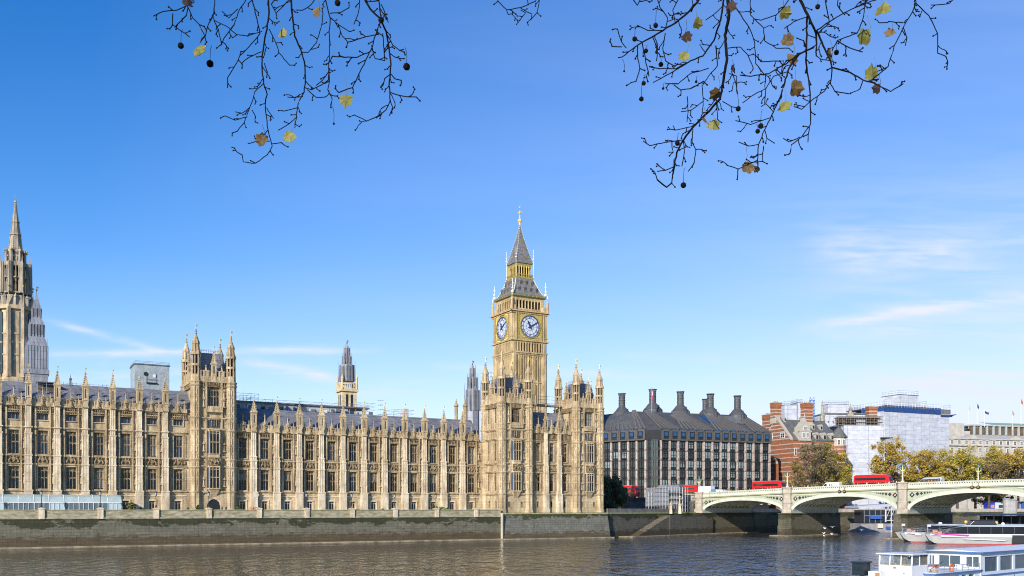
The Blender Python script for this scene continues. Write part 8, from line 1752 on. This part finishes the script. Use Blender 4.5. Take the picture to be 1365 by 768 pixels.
def leaf(px, py, s, mi, seed):
    r_ = random.Random(seed); d = near_depth(px); c = W3(px, py, d); rad = 1.22 * s * d / F; out = []
    lobes = [(90, 1.0), (68, .72), (40, .92), (15, .66), (-12, .82), (-45, .6), (-88, .42), (-135, .6), (192, .82), (165, .66), (140, .92), (112, .72)]
    # jagged margin between the lobes
    pl = []
    for k, (a, r0) in enumerate(lobes):
        pl.append((a, r0 * r_.uniform(.88, 1.08))); a2, r2 = lobes[(k + 1) % 12]; 
        if a2 > a + 180: a2 -= 360
        if a2 < a - 180: a2 += 360
        pl.append(((a + a2) / 2, (r0 + r2) / 2 * r_.uniform(.86, 1.02)))
    ax_ = Vector((r_.uniform(-.6, .6), r_.uniform(-.3, .3), 1)).normalized(); rot = Matrix.Rotation(r_.uniform(0, 6.28), 3, 'Y') @ Matrix.Rotation(r_.uniform(-.9, .9), 3, 'Z') @ Matrix.Rotation(r_.uniform(-.5, .5), 3, 'X')
    for sgn in (0, .0015):
        out.append([c + rot @ Vector((rad * r0 * math.cos(math.radians(a)), sgn + rad * .28 * abs(math.cos(math.radians(a))) * r0 - rad * .2 * r0 * r0 * r_.uniform(.5, 1), rad * r0 * math.sin(math.radians(a)))) for a, r0 in pl])
    n = len(pl); m = MB(); vs = out[0] + out[1] + [c, c + rot @ Vector((0, .0015, 0))]
    m.add(vs, [(i, (i + 1) % n, 2 * n) for i in range(n)] + [(n + (i + 1) % n, n + i, 2 * n + 1) for i in range(n)] + [(i, n + i, n + (i + 1) % n, (i + 1) % n) for i in range(n)])
    st_ = c + rot @ Vector((0, 0, -rad * .3)); en = st_ + Vector((r_.uniform(-.3, .3) * rad, 0, rad * 2.0)); m.tube([st_, (st_ + en) / 2 + Vector((.2 * rad, 0, 0)), en], [.0016, .0014, .0014], 4)
    m.build('leaf', LEAFM[mi], tr)
for i, (x, y, s, k) in enumerate(((265, 66, 11, 0), (376, 46, 8, 0), (461, 132, 10, 0), (350, 187, 9.5, 1), (386, 180, 10.5, 0), (250, 4, 8, 2), (423, 16, 7.5, 1), (929, 31, 8, 0), (915, 48, 8, 2), (913, 73, 9, 0), (955, 125, 9.5, 1), (951, 168, 9, 0), (940, 160, 6, 1), (1045, 17, 9.5, 0), (1049, 55, 10, 1), (1057, 78, 9, 1), (1060, 118, 11.5, 1), (1046, 140, 10, 0),
        (1108, 75, 10, 1), (1155, 49, 12, 0), (1176, 14, 11.5, 0), (1187, 44, 7.5, 1), (1163, 99, 11, 0), (1170, 118, 7.5, 2), (996, 222, 10.5, 1), (1009, 225, 5, 2), (978, 93, 6.5, 2), (974, 8, 8, 2))): leaf(x, y, s, k, i)
for i, (x, y, r_, L_) in enumerate(((241, 61, 3.6, 22), (280, 85, 4.2, 24), (542, 89, 4.2, 26), (450, 4, 3.6, 10), (508, 27, 3.4, 8), (874, 34, 2.9, 22), (846, 52, 2.9, 16), (861, 68, 2.6, 8), (881, 86, 2.9, 14), (858, 111, 2.6, 12), (855, 132, 2.8, 24), (884, 118, 1.5, 8), (984, 145, 3, 22), (903, 191, 3, 14), (911, 247, 3.4, 24), (897, 227, 1.4, 16), (1014, 168, 3.2, 22), (1010, 175, 2.8, 10), (1090, 9, 2.9, 12), (1115, 70, 3.0, 16), (928, 109, 1.6, 8), (832, 95, 1.2, 16), (445, 165, 1.3, 24))):
    d = near_depth(x); c = W3(x, y, d); r3 = 1.1 * r_ * d / F; m = MB(); m.ball(c, r3, 10, 8)
    for k in range(60):
        v = Vector((rb.gauss(0, 1), rb.gauss(0, 1), rb.gauss(0, 1))).normalized(); m.tube([c + v * r3 * .9, c + v * r3 * 1.14], [.0013, .0006], 3)
    sx_ = rb.choice((-1, 1)) * 2.5; m.tube([c, W3(x + .3, y - L_ * .5, d), W3(x - sx_ * .3, y - L_ * .85, d), W3(x - sx_, y - L_, d)], .0016, 4); m.build('seed_ball', bark, tr)
m = MB(); zl = H + (HY + 40) / F * 6.6
def LW(p): return Vector(p) - ofx
m.tube([LW((3.2, -5.5, 6.35)), LW((3.1, -5.4, 9)), LW((2.9, -5.0, 12)), LW((2.6, -3.6, 14))], [.5, .42, .36, .28], 12); m.build('trunk', mat('mottled_bark', (.22, .2, .15), .9, var=.5, scale=4), tr)
m = MB()
m.tube([LW((2.7, -4, 13.6)), LW((2.4, 0, 14.2)), LW((1.9, 4, 13.6)), LW((1.4, 6.4, 12.35)), LW((.9, 6.9, 12.1))], [.2, .14, .09, .04, .015], 8)
m.tube([LW((2.7, -4, 13.6)), LW((.5, 0, 14.4)), LW((-.8, 4, 13.7)), LW((-1.4, 6.2, 12.5)), LW((-2.3, 6.7, 12.0))], [.18, .12, .08, .035, .012], 8)
m.tube([LW((1.4, 6.4, 12.35)), LW((2.1, 6.7, 12.2)), LW((2.9, 6.8, 12.0))], [.035, .025, .012], 6); m.tube([LW((-1.4, 6.2, 12.5)), LW((-.8, 6.5, 12.2)), LW((0, 6.8, 12.1)), LW((.9, 6.9, 12.1))], [.03, .02, .015, .012], 6)
m.build('limb', bark, tr)
